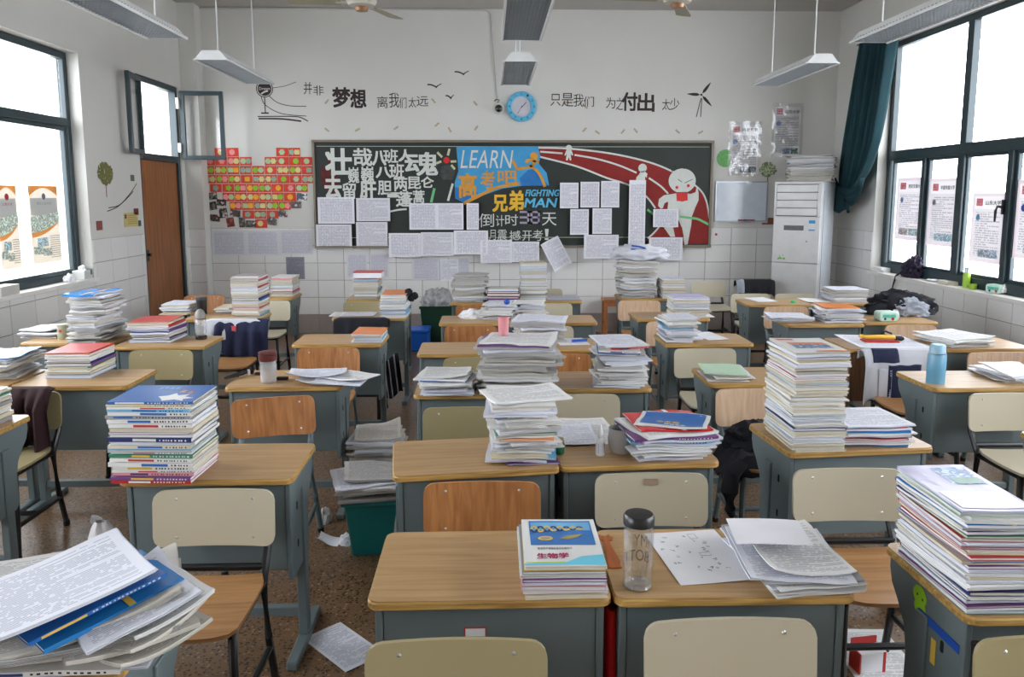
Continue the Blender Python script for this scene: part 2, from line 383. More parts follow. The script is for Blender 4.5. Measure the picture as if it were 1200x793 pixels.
# glazed tiles: each tile a part of its wall
TW, THh, TG = .3125, .2083, .003
tile_me = {}
def tile_mesh(wd, ht, m, axis):
    k = (round(wd, 3), round(ht, 3), m.name, axis)
    if k not in tile_me:
        mb = MB(); w2, h2 = wd/2-TG/2, ht/2-TG/2; e = .003; t = .007
        vs = [(-w2, 0, -h2), (w2, 0, -h2), (w2, 0, h2), (-w2, 0, h2), (-w2+e, -t, -h2+e), (w2-e, -t, -h2+e), (w2-e, -t, h2-e), (-w2+e, -t, h2-e)]
        mb.add(vs, [(4, 5, 6, 7), (0, 1, 5, 4), (1, 2, 6, 5), (2, 3, 7, 6), (3, 0, 4, 7)])
        tile_me[k] = mb.mesh('tile', m)
    return tile_me[k]
def tiles(wall, a0, a1, fixed, axis, holes=(), near_stuff=None, rz=0, phase=0.0):
    """rows of tiles from z=.02 to the dado; axis 'x' along x on plane y=fixed, 'y' along y on plane x=fixed"""
    g = MB()
    if axis == 'x': g.box(a0, a1, fixed-.002, fixed, 0.0, DADO)
    else:
        s_ = 1 if rz > 0 else -1
        for (h0, h1, hz0) in [(a0, a1, DADO)] if not holes else []: pass
    z = .02; row = 0; extra = MB()
    while z < DADO-.01:
        a = a0+phase
        cuts = []
        while a < a1-.02:
            b = min(a+TW, a1); zt = z+THh
            segs = [(a, b, z, zt)]
            for (h0, h1, hz0, hz1) in holes:
                ns = []
                for (p, q, r0, r1) in segs:
                    if q <= h0+.001 or p >= h1-.001 or r1 <= hz0+.001 or r0 >= hz1-.001: ns.append((p, q, r0, r1)); continue
                    if p < h0: ns.append((p, h0, r0, r1))
                    if q > h1: ns.append((h1, q, r0, r1))
                    if r0 < hz0: ns.append((max(p, h0), min(q, h1), r0, hz0))
                segs = ns
            for (p, q, r0, r1) in segs:
                if q-p < .015 or r1-r0 < .015: continue
                m = M_skirt if row == 0 else M_tile
                me = tile_mesh(q-p, r1-r0, m, axis)
                if axis == 'x': loc = ((p+q)/2, fixed, (r0+r1)/2)
                else: loc = (fixed, (p+q)/2, (r0+r1)/2)
                if near_stuff is not None and q < near_stuff:
                    Mx = Matrix.Translation(loc) @ Matrix.Rotation(rz, 4, 'Z')
                    extra.add([v.co for v in me.vertices], [tuple(pp.vertices) for pp in me.polygons], Mx)
                else: link('tile', me, wall, loc, (0, 0, rz))
            a = b
        z += THh; row += 1
    if extra.v: put('tile', extra, M_tile, wall, kind='stuff')
    if axis == 'x': put('grout', g, M_grout, wall)
tiles(wb, COLX, XR, YB-.002, 'x', phase=0)
tiles(wl, 1.9, 9.08, XL, 'y', holes=[(LW[0]-.0, LW[1]+.0, LW[2], 9), (DR[0]-.03, DR[1]+.03, 0, 9)], near_stuff=4.4, rz=math.radians(90))
tiles(wr, 3.4, YB, XR, 'y', holes=[(RW[0], RW[1], RW[2], 9)], near_stuff=5.3, rz=math.radians(-90))
tiles(tr, XL, COLX, 9.08, 'x')
# grout seen between side wall tiles
put('grout', MB().box(XL, XL+.0015, 1.9, DR[0]-.03, 0, LW[2]).box(XL, XL+.0015, LW[1], DR[0]-.03, LW[2], DADO), M_grout, wl)
put('grout', MB().box(XR-.0015, XR, 3.4, YB, 0, RW[2]).box(XR-.0015, XR, RW[1], YB, RW[2], DADO), M_grout, wr)

# ---- left window
def bars(lst, m, parent, name='window_frame'):
    mb = MB()
    for b in lst: mb.box(*b)
    return put(name, mb, m, parent, bevel=.004)
FX = XL-.13     # plane of the left frames
def thing_window(n):
    o = bpy.data.objects.new(n, None); C.objects.link(o); o['kind'] = 'structure'; return o
for wi, (y0, y1, z0, z1) in enumerate((LW, LW2)):
    W1 = thing_window('window_%d' % (wi+1))
    t = .06; x0, x1 = FX-.03, FX+.03; zm = 2.27 if wi == 0 else 2.27
    bars([(x0, x1, y0, y0+t, z0, z1), (x0, x1, y1-t, y1, z0, z1), (x0, x1, y0+t, y1-t, z0, z0+t), (x0, x1, y0+t, y1-t, z1-t, z1)], M_frame, W1)
    bars([(x0+.005, x1+.012, y0+t, y1-t, zm-.035, zm+.035)], M_frame, W1, 'transom')
    nn = 3
    for i in range(nn):
        a = y0+t+(y1-y0-2*t)*i/nn; b = y0+t+(y1-y0-2*t)*(i+1)/nn
        if i: bars([(x0+.005, x1+.005, a-.025, a+.025, z0+t, z1-t)], M_frame, W1, 'mullion')
        s = .035
        bars([(x0+.015, x1-.005, a+.02, a+.02+s, z0+t, zm-.035), (x0+.015, x1-.005, b-.02-s, b-.02, z0+t, zm-.035),
              (x0+.015, x1-.005, a+.02+s, b-.02-s, z0+t, z0+t+s), (x0+.015, x1-.005, a+.02+s, b-.02-s, zm-.035-s, zm-.035)], M_frame, W1, 'sash')
        put('pane', MB().box(FX-.003, FX+.003, a+.02, b-.02, z0+t, zm-.035), M_glass, W1)
        put('pane', MB().box(FX-.003, FX+.003, a+.02, b-.02, zm+.035, z1-t), M_glass, W1)
    put('window_sill', MB().box(XL-WT, XL+.025, y0-.02, y1+.05, z0-.03, z0+.004), M_sill, W1, bevel=.004)
    # plaster reveal, lighter where the paint is fresh
# ---- right window
GX = XR+.13
for wi, (y0, y1, z0, z1) in enumerate((RW, RW2)):
    W3 = thing_window('window_%d' % (wi+3))
    t = .07; x0, x1 = GX-.03, GX+.03; zb = z0+.10; zm = 2.07
    bars([(x0, x1, y0, y0+t, z0, z1), (x0, x1, y1-t, y1, z0, z1), (x0, x1, y0+t, y1-t, z0, zb), (x0, x1, y0+t, y1-t, z1-.06, z1)], M_frame, W3)
    bars([(x0-.01, x1, y0+t, y1-t, zm-.05, zm+.05)], M_frame, W3, 'transom')
    # sashes: pairs under one wide upper light
    if wi == 0:
        ys = [8.13, 7.477, 6.878, 6.213, 5.5, 4.62]
    else: ys = [3.33, 2.6, 1.9, 1.2, .5, -.83]
    for i, yy in enumerate(ys[1:-1], 1):
        wd = .05 if i % 2 == 0 else .032
        bars([(x0-.012, x1, yy-wd, yy+wd, zb, zm-.05)], M_frame, W3, 'mullion')
        if i % 2 == 0: bars([(x0-.008, x1, yy-.045, yy+.045, zm+.05, z1-.06)], M_frame, W3, 'mullion')
    for i in range(len(ys)-1):
        b, a = ys[i]-.04, ys[i+1]+.04; s = .03
        bars([(x0+.012, x1-.01, a, a+s, zb, zm-.05), (x0+.012, x1-.01, b-s, b, zb, zm-.05), (x0+.012, x1-.01, a+s, b-s, zb, zb+s), (x0+.012, x1-.01, a+s, b-s, zm-.05-s, zm-.05)], M_frame, W3, 'sash')
        put('pane', MB().box(GX-.003, GX+.003, a, b, zb, zm-.05), M_glass, W3)
    put('pane', MB().box(GX-.003, GX+.003, y0+t, y1-t, zm+.05, z1-.06), M_glass, W3)
    if wi == 0:
        hy = 6.24; mb = MB().box(x0-.03, x0-.012, hy-.012, hy+.012, 1.5, 1.62).tube([(x0-.03, hy, 1.56), (x0-.07, hy, 1.565), (x0-.075, hy+.01, 1.53), (x0-.07, hy+.02, 1.44)], [.012, .012, .011, .008], 6)
        put('window_handle', mb, mat('dark_handle', (40, 38, 44), .4), W3, smooth=True)
    put('window_sill', MB().box(XR-.03, XR+WT, y0-.04, y1+.04, z0-.03, z0+.006), M_sill, W3, bevel=.004)
# ---- door with transom light above
D1 = thing_window('door_1')
M_door = wood('door_veneer', (158, 100, 54), (118, 72, 38), .45, 'Z', .6, .0)
dx = XL-.06
bars([(dx-.03, dx+.05, DR[0]-.0, DR[0]+.05, 0, DR[3]), (dx-.03, dx+.05, DR[1]-.05, DR[1], 0, DR[3]), (dx-.03, dx+.05, DR[0]+.05, DR[1]-.05, DR[3]-.06, DR[3]), (dx-.03, dx+.05, DR[0]+.05, DR[1]-.05, 2.02, 2.09)], M_frame, D1, 'door_frame')
put('door_leaf', MB().box(dx-.02, dx+.022, DR[0]+.05, DR[1]-.05, .01, 2.02), M_door, D1, bevel=.003)
put('door_lock', MB().box(dx+.022, dx+.035, DR[0]+.07, DR[0]+.14, .98, 1.10).tube([(dx+.03, DR[0]+.10, 1.05), (dx+.07, DR[0]+.10, 1.05)], .018, 10), mat('black_lock', (26, 24, 24), .4), D1, smooth=True)
def sash(name, hy, hx, ang, wd, z0, z1, m=M_frame):
    o = bpy.data.objects.new(name, None); C.objects.link(o); o.parent = D1; o.location = (hx, hy, 0); o.rotation_euler = (0, 0, ang)
    s = .045; mb = MB()
    for b in [(0, s, -.02, .02, z0, z1), (wd-s, wd, -.02, .02, z0, z1), (s, wd-s, -.02, .02, z0, z0+s), (s, wd-s, -.02, .02, z1-s, z1)]: mb.box(*b)
    put('sash_frame', mb, m, o, bevel=.003); put('pane', MB().box(s-.01, wd-s+.01, -.003, .003, z0+s-.01, z1-s+.01), M_glass, o)
    return o
sash('open_sash', DR[1]-.02, XL+.03, math.radians(4), .47, 2.06, 2.82)
sash('open_sash', DR[0]+.02, XL+.03, math.radians(-80), .44, 2.06, 2.82)
put('hinge', MB().box(XL+.0, XL+.03, DR[1]-.075, DR[1]-.05, 2.62, 2.74).box(XL, XL+.03, DR[1]-.075, DR[1]-.05, 2.14, 2.24), M_sill, D1)
# ---- what the windows look out on
struct('corridor_floor', MB().box(XL-WT-2.0, XL-WT, YF, 14, -.1, 0), mat('corridor_grey_floor', (140, 138, 134), .7))
pz = MB().box(XL-WT-2.15, XL-WT-2.0, YF, 14, -.1, 1.12)
parapet = struct('corridor_parapet', pz, M_ext)
struct('outside_wall', MB().box(XR+WT+.02, XR+WT+1.0, YB+.3, YB+.6, -3, 8), mat('outside_tiled_wall', (166, 172, 176), .6, var=.01))
ow = bpy.data.objects['outside_wall']
g = MB()
for k in range(60): g.box(XR+WT+.02, XR+WT+1.0, YB+.296, YB+.30, -1+k*.1, -1+k*.1+.006)
for k in range(60):
    for j in range(5):
        x = XR+WT+.05+j*.22+(.11 if k % 2 else 0); g.box(x, x+.005, YB+.296, YB+.30, -1+k*.1, -.9+k*.1)
put('grout', g, M_extg, ow, kind='stuff')
# ---- conduits, skirting line on the back wall
M_cond = mat('white_conduit', (190, 188, 184), .6)
p = onY(575, 12, YB); q = onY(584, 118, YB); pl = onY(228, 10, YB)
cb = MB(); cb.tube([(pl.x, YB-.012, p.z), (p.x-.05, YB-.012, p.z), (p.x, YB-.012, p.z-.04), (q.x-.01, YB-.012, q.z+.02)], .009, 6)
tag(put('cable_conduit', cb, M_cond, smooth=True), 'thin white cable conduit running under the ceiling and down to the camera', 'conduit')
# ================================================================== DESKS AND CHAIRS
ZT = 0.70; DW, DD = .586, .385
M_top = wood('beech_desk_top', (186, 152, 108), (162, 128, 84), .34, 'X', 1, .07)
M_topd = wood('brown_desk_top', (176, 148, 120), (140, 112, 88), .3, 'X', 1, .05)
M_edge = wood('plywood_edge', (196, 158, 88), (138, 100, 48), .5, 'X', 1.5)
M_steel = mat('grey_blue_steel', (102, 114, 117), .42, var=.05, scale=5, spec=.5, objvar=.06, bump=.02)
M_brownp = wood('brown_panel', (140, 104, 78), (104, 74, 54), .45, 'Z', .7)
M_hole = mat('dark_hole', (18, 20, 22), .9)
M_cream = mat('cream_laminate', (186, 178, 156), .32, var=.03, scale=4, spec=.5, objvar=.05)
M_creamd = mat('olive_laminate', (160, 148, 112), .32, var=.04, scale=4, spec=.5, objvar=.05)
M_orange = wood('orange_veneer', (184, 128, 78), (150, 96, 54), .38, 'Z', .8, .07)
M_seatw = wood('seat_veneer', (182, 136, 90), (150, 106, 64), .36, 'X', .8, .06)
M_pale = wood('pale_veneer', (206, 176, 148), (184, 152, 124), .38, 'Z', .8, .05)
M_blk = mat('black_steel_tube', (22, 22, 24), .35, spec=.5)
M_gtube = mat('grey_blue_steel_tube', (96, 112, 118), .4, spec=.5)
M_screw = mat('steel_screw', (190, 190, 190), .3, .9)
M_rub = mat('rubber_foot', (22, 22, 22), .8)
def desk_proto(kind='steel'):
    side = M_steel if kind == 'steel' else M_brownp
    top_m = M_top if kind == 'steel' else M_topd
    t = thing('school_desk', 'x', 'desk')
    mb = MB(); mb.prism(rrect(DW-.006, DD-.006, .028, 4), ZT-.003, ZT, 'z')
    put('desk_top', mb, top_m, t)
    mb = MB(); mb.prism(rrect(DW, DD, .03, 4), ZT-.024, ZT-.0032, 'z'); put('edge_band', mb, M_edge, t, bevel=.004)
    hw = DW/2-.025
    def prof():
        y0, y1 = -DD/2+.03, DD/2-.015
        return [(y0, .32), (y0, ZT-.024), (y1, ZT-.024), (y1, .64), (y1-.015, .60), (y1-.05, .565), (y1-.085, .52), (y1-.10, .46), (y1-.10, .34), (y1-.12, .32)]
    for s in (-1, 1):
        x = s*hw; put('side_panel', MB().prism(prof(), x-.009, x+.009, 'x'), side, t, bevel=.003)
        for (yy, zz) in ((-.08, .56), (-.08, .42), (.02, .56), (.02, .46)): put('slot', MB().prism(rrect(.013, .03, .005, 2, yy, zz), x+s*.009, x+s*.0102, 'x'), M_hole, t)
        mb = MB().box(x-.017, x+.017, -.02, .03, .03, .60); put('leg', mb, side, t, bevel=.003)
        mb = MB().box(x-.02, x+.02, -DD/2-.005, DD/2-.0, .0, .032); put('foot', mb, side, t, bevel=.005)
    put('front_panel', MB().box(-hw+.009, hw-.009, -DD/2+.035, -DD/2+.05, .355, ZT-.024).box(-hw+.009, hw-.009, -DD/2+.05, -DD/2+.065, .355, .37), side, t, bevel=.003)
    put('book_shelf', MB().box(-hw+.009, hw-.009, -DD/2+.05, DD/2-.05, .535, .545), side, t)
    put('stretcher', MB().box(-hw, hw, -.012, .022, .10, .135), side, t, bevel=.003)
    return t
P_desk = desk_proto(); P_brown = desk_proto('wood'); P_desk['used'] = 0
protos = {'steel': [P_desk, False], 'wood': [P_brown, False]}
def place(key, loc, rz, label, group):
    pr = protos[key]
    if not pr[1]:
        o = pr[0]; pr[1] = True; o.location = loc; o.rotation_euler = (0, 0, rz)
    else: o = dup(pr[0], loc, rz)
    o['label'] = label; o['group'] = group
    if 'used' in o.keys(): del o['used']
    return o
DESK = {}
def desk(key, fl, fr, label, kind='steel', anchor='m', rz=None):
    A = onZ(*fl, ZT) if fl else None; B = onZ(*fr, ZT) if fr else None
    if rz is None: rz = math.atan2(B.y-A.y, B.x-A.x) if (A and B) else 0.0
    rz = max(-.12, min(.12, rz))
    ex = Vector((math.cos(rz), math.sin(rz), 0)); ey = Vector((-math.sin(rz), math.cos(rz), 0))
    if anchor == 'm' and A and B: M_ = (A+B)/2
    elif anchor == 'l' or not B: M_ = A+ex*DW/2
    else: M_ = B-ex*DW/2
    c = M_+ey*DD/2; o = place(kind, (c.x, c.y, 0), rz, label, 'school desks in rows')
    DESK[key] = (c, rz); return o
desk('F1', (429, 706), (718, 701), 'beech-topped grey steel desk at the front, empty except for the biology book stack')
desk('F2', (722, 702), (1005, 698), 'beech-topped steel desk at the front carrying the clear bottle and drawing sheet')
desk('F3', (1135, 724), None, 'steel desk in front corner by the windows, tall colourful book stack on top', anchor='l', rz=0)
desk('FL', None, (141, 788), 'steel desk in the near left corner buried under messy papers', anchor='r', rz=0)
desk('B2', None, (342, 561), 'steel desk carrying the big stack with the blue book on top', anchor='r', rz=0)
desk('C2', (463, 561), (653, 546), 'steel desk with the paper tower on its right end, second from front')
desk('D2', (656, 547), (846, 541), 'steel desk with mug and dropper bottle, second from front')
desk('E2', (925, 531), (1098, 524), 'steel desk carrying the tallest white book tower')
desk('G2', (1278, 543), None, 'steel desk whose corner just shows at the right picture edge', anchor='l', rz=0)
desk('A2', None, (-30, 518), 'steel desk corner with white books at the far left picture edge', anchor='r', rz=0)
desk('A3', (10, 449), (148, 452), 'steel desk with the red-topped book stack, third from front on the left', anchor='r', rz=0)
desk('B3', (261, 453), (401, 454), 'steel desk with the brown-lidded bottle and loose papers', rz=0)
desk('C3', (484, 463), None, 'steel desk under the messy purple-topped paper tower', anchor='l', rz=0)
desk('D3', None, (765, 455), 'steel desk with the white-topped stack with a red and blue band', anchor='r', rz=0)
desk('E3', (832, 450), None, 'steel desk with green paper half hidden behind the tallest tower', anchor='l', rz=0)
desk('G3', (1095, 455), None, 'steel desk with the blue thermos flask standing on it', anchor='l', rz=0)
desk('Z3', None, (7, 452), 'steel desk against the left windows under newspapers and blue folders', anchor='r', rz=0)
desk('Z4', None, (128, 402), 'steel desk by the left wall with a tin and papers', anchor='r', rz=0)
desk('A4', (137, 405), (239, 406), 'steel desk with newspapers and grey-capped bottle on the left', anchor='r', rz=0)
desk('B4', (341, 403), (448, 404), 'steel desk with small magazine pile, behind the bottle desk', rz=0)
desk('C4', (488, 415), None, 'steel desk with a bare left end behind the tall paper tower', anchor='l', rz=0)
desk('D4', None, (712, 409), 'steel desk with white sheets and a blue marker, middle of the room', anchor='r', rz=0)
desk('E4', (783, 404), (881, 402), 'steel desk carrying the white layered exam paper stack', rz=0)
desk('G4', (995, 409), None, 'brown wooden desk with yellow pencil pouch', 'wood', 'l', rz=0)
desk('H4', (1108, 409), None, 'steel desk with white fanned paper pile by the window wall', anchor='l', rz=0)
desk('A5', (213, 374), (303, 374), 'steel desk with the tall white book pile near the door', anchor='r', rz=0)
desk('B5', (385, 373), (479, 373), 'steel desk with a book pile topped by a black bow', rz=0)
desk('C5', (514, 379), None, 'steel desk with crumpled white paper, middle column', anchor='l', rz=0)
desk('D5', None, (701, 378), 'steel desk with a bare right end, middle column', anchor='r', rz=0)
desk('E5', (746, 374), None, 'steel desk with an open book pile, behind the white exam stack', anchor='l', rz=0)
desk('G5', (926, 381), (1012, 380), 'steel desk with orange notebook on messy papers', rz=0)
desk('H5', (1014, 379), (1099, 377), 'steel desk with the tissue pack and dark jacket heap', rz=0)
desk('A6', None, (343, 349), 'steel desk in the back row nearest the red heart', anchor='r', rz=0)
desk('B6', (405, 351), None, 'steel desk in the back row under the faded paper sheets', anchor='l', rz=0)
desk('C6', (527, 355), None, 'steel desk in the back row with blue and red spined books', anchor='l', rz=0)
desk('D6', None, (683, 353), 'steel desk in the back row with flat papers on it', anchor='r', rz=0)
desk('E6', (727, 350), None, 'steel desk in the back row under the newspaper tower', anchor='l', rz=0)
desk('G6', (876, 357), (955, 357), 'steel desk in the back row before the air conditioner', rz=0)
desk('H6', (957, 356), None, 'steel desk in the back row beside the window wall', anchor='l', rz=0)

def chair_proto(backm, framem, seatm):
    t = thing('school_chair', 'x', 'chair'); r = .0135
    bw, bh = .395, .185; pts = rrect(bw, bh, .035, 4, 0, .598); mb = MB()
    # curved plywood backrest
    vs = []; n = len(pts)
    for dy in (0, .011):
        for (x, z) in pts: vs.append((x, .185+dy-.02*(1-(x/(bw/2))**2)*-1+.10*(z-.5), z))
    cols = 9; mb = MB()
    def prof(i):   # half height at column x
        x = -bw/2+bw*i; rr = .035; e = bw/2-abs(x)
        return bh/2-(rr-math.sqrt(max(0, rr*rr-(rr-e)**2)) if e < rr else 0)
    xs = [0, .012, .03, .06, .09, .2, .35, .5, .65, .8, .91, .94, .97, .988, 1]
    L = []
    for x_ in xs:
        h = max(prof(x_), .006+0*x_); X_ = -bw/2+bw*x_
        for zz in (-1, 0, 1):
            z = .598+h*zz; L.append((X_, .20+.018*(1-(X_/(bw/2))**2)+.10*(z-.5), z))
    k = len(xs); off = len(L); Lb = [(a, b+.011, c) for a, b, c in L]
    fs = []
    for i in range(k-1):
        for j in range(2): fs.append((i*3+j, i*3+j+1, i*3+j+4, i*3+j+3)); fs.append(tuple(off+q for q in (i*3+j+3, i*3+j+4, i*3+j+1, i*3+j)))
    ring = [i*3 for i in range(k)]+[(k-1)*3+1, (k-1)*3+2]+[i*3+2 for i in range(k-2, -1, -1)]+[1]
    fs += [(ring[i], ring[(i+1) % len(ring)], off+ring[(i+1) % len(ring)], off+ring[i]) for i in range(len(ring))]
    mb.add(L+Lb, fs); put('backrest', mb, backm, t, smooth=True)
    for sx in (-.125, .125):
        for sz in (.535, .662):
            y = .20+.018*(1-(sx/(bw/2))**2)+.10*(sz-.5)
            put('screw', MB().lathe([(.0055, -.003), (.0055, .0), (.003, .0025), (.0008, .003)], 8, Matrix.Translation((sx, y, sz)) @ Matrix.Rotation(math.radians(90), 4, 'X')), M_screw, t)
    def sf(i, j):
        x = (i-.5)*.37; y = -.19+.35*j; cx = abs(i-.5)*2
        yy = y+(.018 if j == 0 else 0)*(cx**6); z = .418+.012*abs(j-.0)*0-.012*math.sin(math.pi*j)-.012*(1-j)**6+.006*cx**2
        xx = x*(1-.10*(abs(j-.5)*2)**8)
        return (xx, yy, z)
    put('seat', MB().slab(8, 8, sf, .012), seatm, t, smooth=True)
    for s in (-1, 1):
        x = s*.165
        put('leg', MB().tube([(x, .260, .665), (x, .239, .50), (x, .188, .425), (x, .172, .39), (x*1.03, .185, .2), (x*1.06, .225, .014)], r, 8), framem, t, smooth=True)
        put('leg', MB().tube([(x, -.11, .405), (x, -.135, .39), (x*1.04, -.155, .2), (x*1.06, -.175, .014)], r, 8), framem, t, smooth=True)
        for (yy) in (.225, -.175): put('rubber_foot', MB().lathe([(.015, 0), (.0155, .02), (.0125, .03)], 10, Matrix.Translation((x*1.06, yy, 0))), M_rub, t)
        put('side_rail', MB().tube([(x, .16, .40), (x, -.12, .40)], r, 8), framem, t, smooth=True); put('side_rail', MB().tube([(x*1.045, .19, .16), (x*1.045, -.16, .16)], r*.8, 8), framem, t, smooth=True)
    for a_, y_, z_ in ((.165, .196, .44), (.165, -.115, .395), (.172, 0, .16)): put('cross_bar', MB().tube([(-a_, y_, z_), (a_, y_, z_)], r*.9, 8), framem, t, smooth=True)
    return t
for k, a in {'cb': (M_cream, M_blk, M_seatw), 'og': (M_orange, M_gtube, M_seatw), 'cc': (M_cream, M_blk, M_cream), 'dd': (M_creamd, M_blk, M_creamd), 'pg': (M_pale, M_gtube, M_seatw)}.items():
    protos['ch_'+k] = [chair_proto(*a), False]
CHAIR = {}
def chair(key, kind, u, v, label, rz=0.0, tilt=0.0, ztop=.692):
    P = onZ(u, v, ztop)
    if key in DESK:                       # the backrest stands clear of the desk behind it
        lim = DESK[key][0].y-DD/2-.068
        if P.y > lim: P = Vector((P.x*lim/P.y, lim, P.z))
    c = P-Vector((-math.sin(rz), math.cos(rz), 0))*.232
    o = place('ch_'+kind, (c.x, c.y, 0), rz, label, 'school chairs')
    if tilt: o.rotation_euler = (0, tilt, rz)
    CHAIR[key] = (c, rz); return o
chair('F1', 'dd', 535, 750, 'cream-yellow chair backrest cut by the bottom edge, before the biology books desk')
chair('F2', 'cb', 855, 726, 'pale cream chair backrest before the desk with the clear bottle')
chair('F3', 'dd', 1245, 728, 'cream chair cut off at the bottom right corner, before the colourful stack')
chair('B2', 'cb', 251, 569, 'cream-backed black chair with wooden seat before the blue-topped book stack')
chair('C2', 'og', 565, 553, 'orange veneer backrest chair in front of the desk with the paper tower')
chair('D2', 'cb', 763, 552, 'cream chair with a small tape patch before the mug desk')
chair('E2', 'cb', 993, 549, 'cream chair with wooden seat before the tallest white book tower')
chair('B3', 'og', 328, 465, 'orange veneer chair leaning askew before the brown-lidded bottle desk', rz=.05, tilt=-.05)
chair('A3', 'dd', 24, 450, 'olive-cream chair with dark red cloth before the red-topped stack')
chair('A4', 'dd', 189, 408, 'olive-cream chair before the desk with newspapers and grey-capped bottle')
chair('B4', 'og', 385, 403, 'orange veneer chair close under the desk with the small magazine pile')
chair('C3', 'dd', 546, 477, 'cream chair partly hidden left of the tall paper tower')
chair('D3', 'cb', 679, 460, 'cream chair right behind the tall paper tower')
chair('E3', 'pg', 884, 451, 'pale veneer chair with black trousers over its seat')
chair('G3', 'cc', 1181, 458, 'cream chair with cream seat before the blue thermos desk')
chair('H4', 'pg', 1170, 411, 'pale veneer chair before the white fanned papers by the window')
chair('E4', 'cc', 826, 408, 'cream chair before the white layered exam stack')
chair('C4', 'dd', 558, 418, 'cream chair corner showing behind the purple-topped paper tower')
chair('D4', 'og', 655, 414, 'orange veneer chair right of the purple-topped paper tower')
chair('C5', 'og', 552, 381, 'orange veneer chair behind the purple-topped paper tower')
chair('D5', 'cc', 641, 382, 'cream chair before the desk with a bare right end')
chair('C6', 'og', 560, 355, 'small orange veneer chair under the grey paper stack in the back row')
chair('D6', 'cc', 645, 355, 'cream chair before the back row desk with flat papers')
chair('D7', 'cc', 637, 338, 'cream chair against the wall behind the tall white stack')
chair('E6', 'pg', 749, 351, 'pale veneer chair below the newspaper tower in the back row')
chair('E5', 'pg', 787, 374, 'pale veneer chair half hidden behind the white exam stack')
chair('E7', 'cc', 830, 329, 'cream chair standing by the back wall beside the round-edged book pile')
chair('G7', 'cc', 884, 330, 'chair by the back wall with a black jacket over its back')
chair('F5b', 'cc', 879, 344, 'white-backed chair beside the back row desk before the black jacket chair')
chair('G7b', 'cc', 931, 344, 'low cream chair backrest just in front of the air conditioner')
chair('G6', 'pg', 921, 358, 'pale veneer chair before the desk with the green dot')
chair('H5', 'pg', 1067, 378, 'pale veneer chair before the tissue pack desk')
chair('A6', 'cc', 315, 352, 'cream chair under the back row desk nearest the red heart')
chair('A6b', 'og', 240, 346, 'pale orange chair beside the door in the back corner')
chair('B6', 'dd', 428, 353, 'olive chair under the back row desk with thick books')
chair('A5', 'cb', 276, 374, 'chair draped with white T-shirt and navy jacket')
chair('B5', 'cb', 424, 375, 'chair draped with a black jacket under the bow-topped pile')
chair('G4', 'cb', 1052, 411, 'chair draped with white and navy school jacket', ztop=.69)
# ================================================================== BACK WALL
HALF = math.pi/2
class Wall2D:
    """a flat thing hung on the back wall: local x = right, y = up, z = out of the wall"""
    def __init__(s, name, label, cat, u0, v0, u1, v1, off=.002, group=None, Y=YB, empty=True):
        a = onY(u0, v0, Y-off); b = onY(u1, v1, Y-off); s.Y = Y-off
        s.x0, s.x1, s.y0, s.y1 = min(a.x, b.x), max(a.x, b.x), min(a.z, b.z), max(a.z, b.z)
        s.ox, s.oy = (s.x0+s.x1)/2, s.y0
        s.w, s.h = s.x1-s.x0, s.y1-s.y0
        s.o = None
        if empty: s.o = thing(name, label, cat, (s.ox, s.Y, s.oy), group=group, rot=(HALF, 0, 0))
    def p(s, u, v):
        q = onY(u, v, s.Y); return (q.x-s.ox, q.z-s.oy)
    def P(s, pts): return [s.p(u, v) for u, v in pts]
    def k(s, px): return px*(s.p(601, 250)[0]-s.p(600, 250)[0])
def zp(pts, ox, oy, sc): return [(ox+a/sc, oy+b/sc) for a, b in pts]

M_board = mat('dark_green_chalkboard', (38, 46, 42), .55, var=.12, scale=2.5)
M_bframe = mat('aged_wood_and_aluminium_rim', (128, 118, 104), .5, .15)
M_chalk = mat('chalk_white_paint', (208, 212, 206), .8, var=.05, scale=30)
M_chalkg = mat('chalk_pale_green', (190, 200, 180), .8, var=.08, scale=30)
M_ptred = mat('dark_red_paint', (134, 32, 28), .7, var=.08, scale=12)
M_ptblue = mat('sky_blue_poster_paint', (62, 150, 200), .6, var=.12, scale=6)
M_ptblue2 = mat('deep_blue_poster_paint', (36, 112, 178), .6, var=.12, scale=8)
M_ptor = mat('ochre_paint', (206, 146, 48), .6, var=.08, scale=20)
M_ptyl = mat('yellow_paint', (222, 176, 52), .6, var=.06, scale=20)
M_ptcy = mat('cyan_paint', (92, 178, 214), .6, var=.05)
M_ptgrn = mat('green_paint', (112, 190, 128), .6)
M_ptlav = mat('lavender_grey_paint', (164, 154, 176), .7, var=.08, scale=30)
M_ink = mat('black_ink', (26, 24, 26), .6)
M_brnk = mat('dark_brown_vinyl', (48, 34, 36), .6)
M_brred = mat('bright_red', (206, 36, 34), .5)
M_tapeg = mat('old_tape_residue', (172, 158, 132), .7, var=.15, scale=40)
M_redbd = mat('red_card', (204, 58, 36), .6, var=.03, scale=20, objvar=.05)

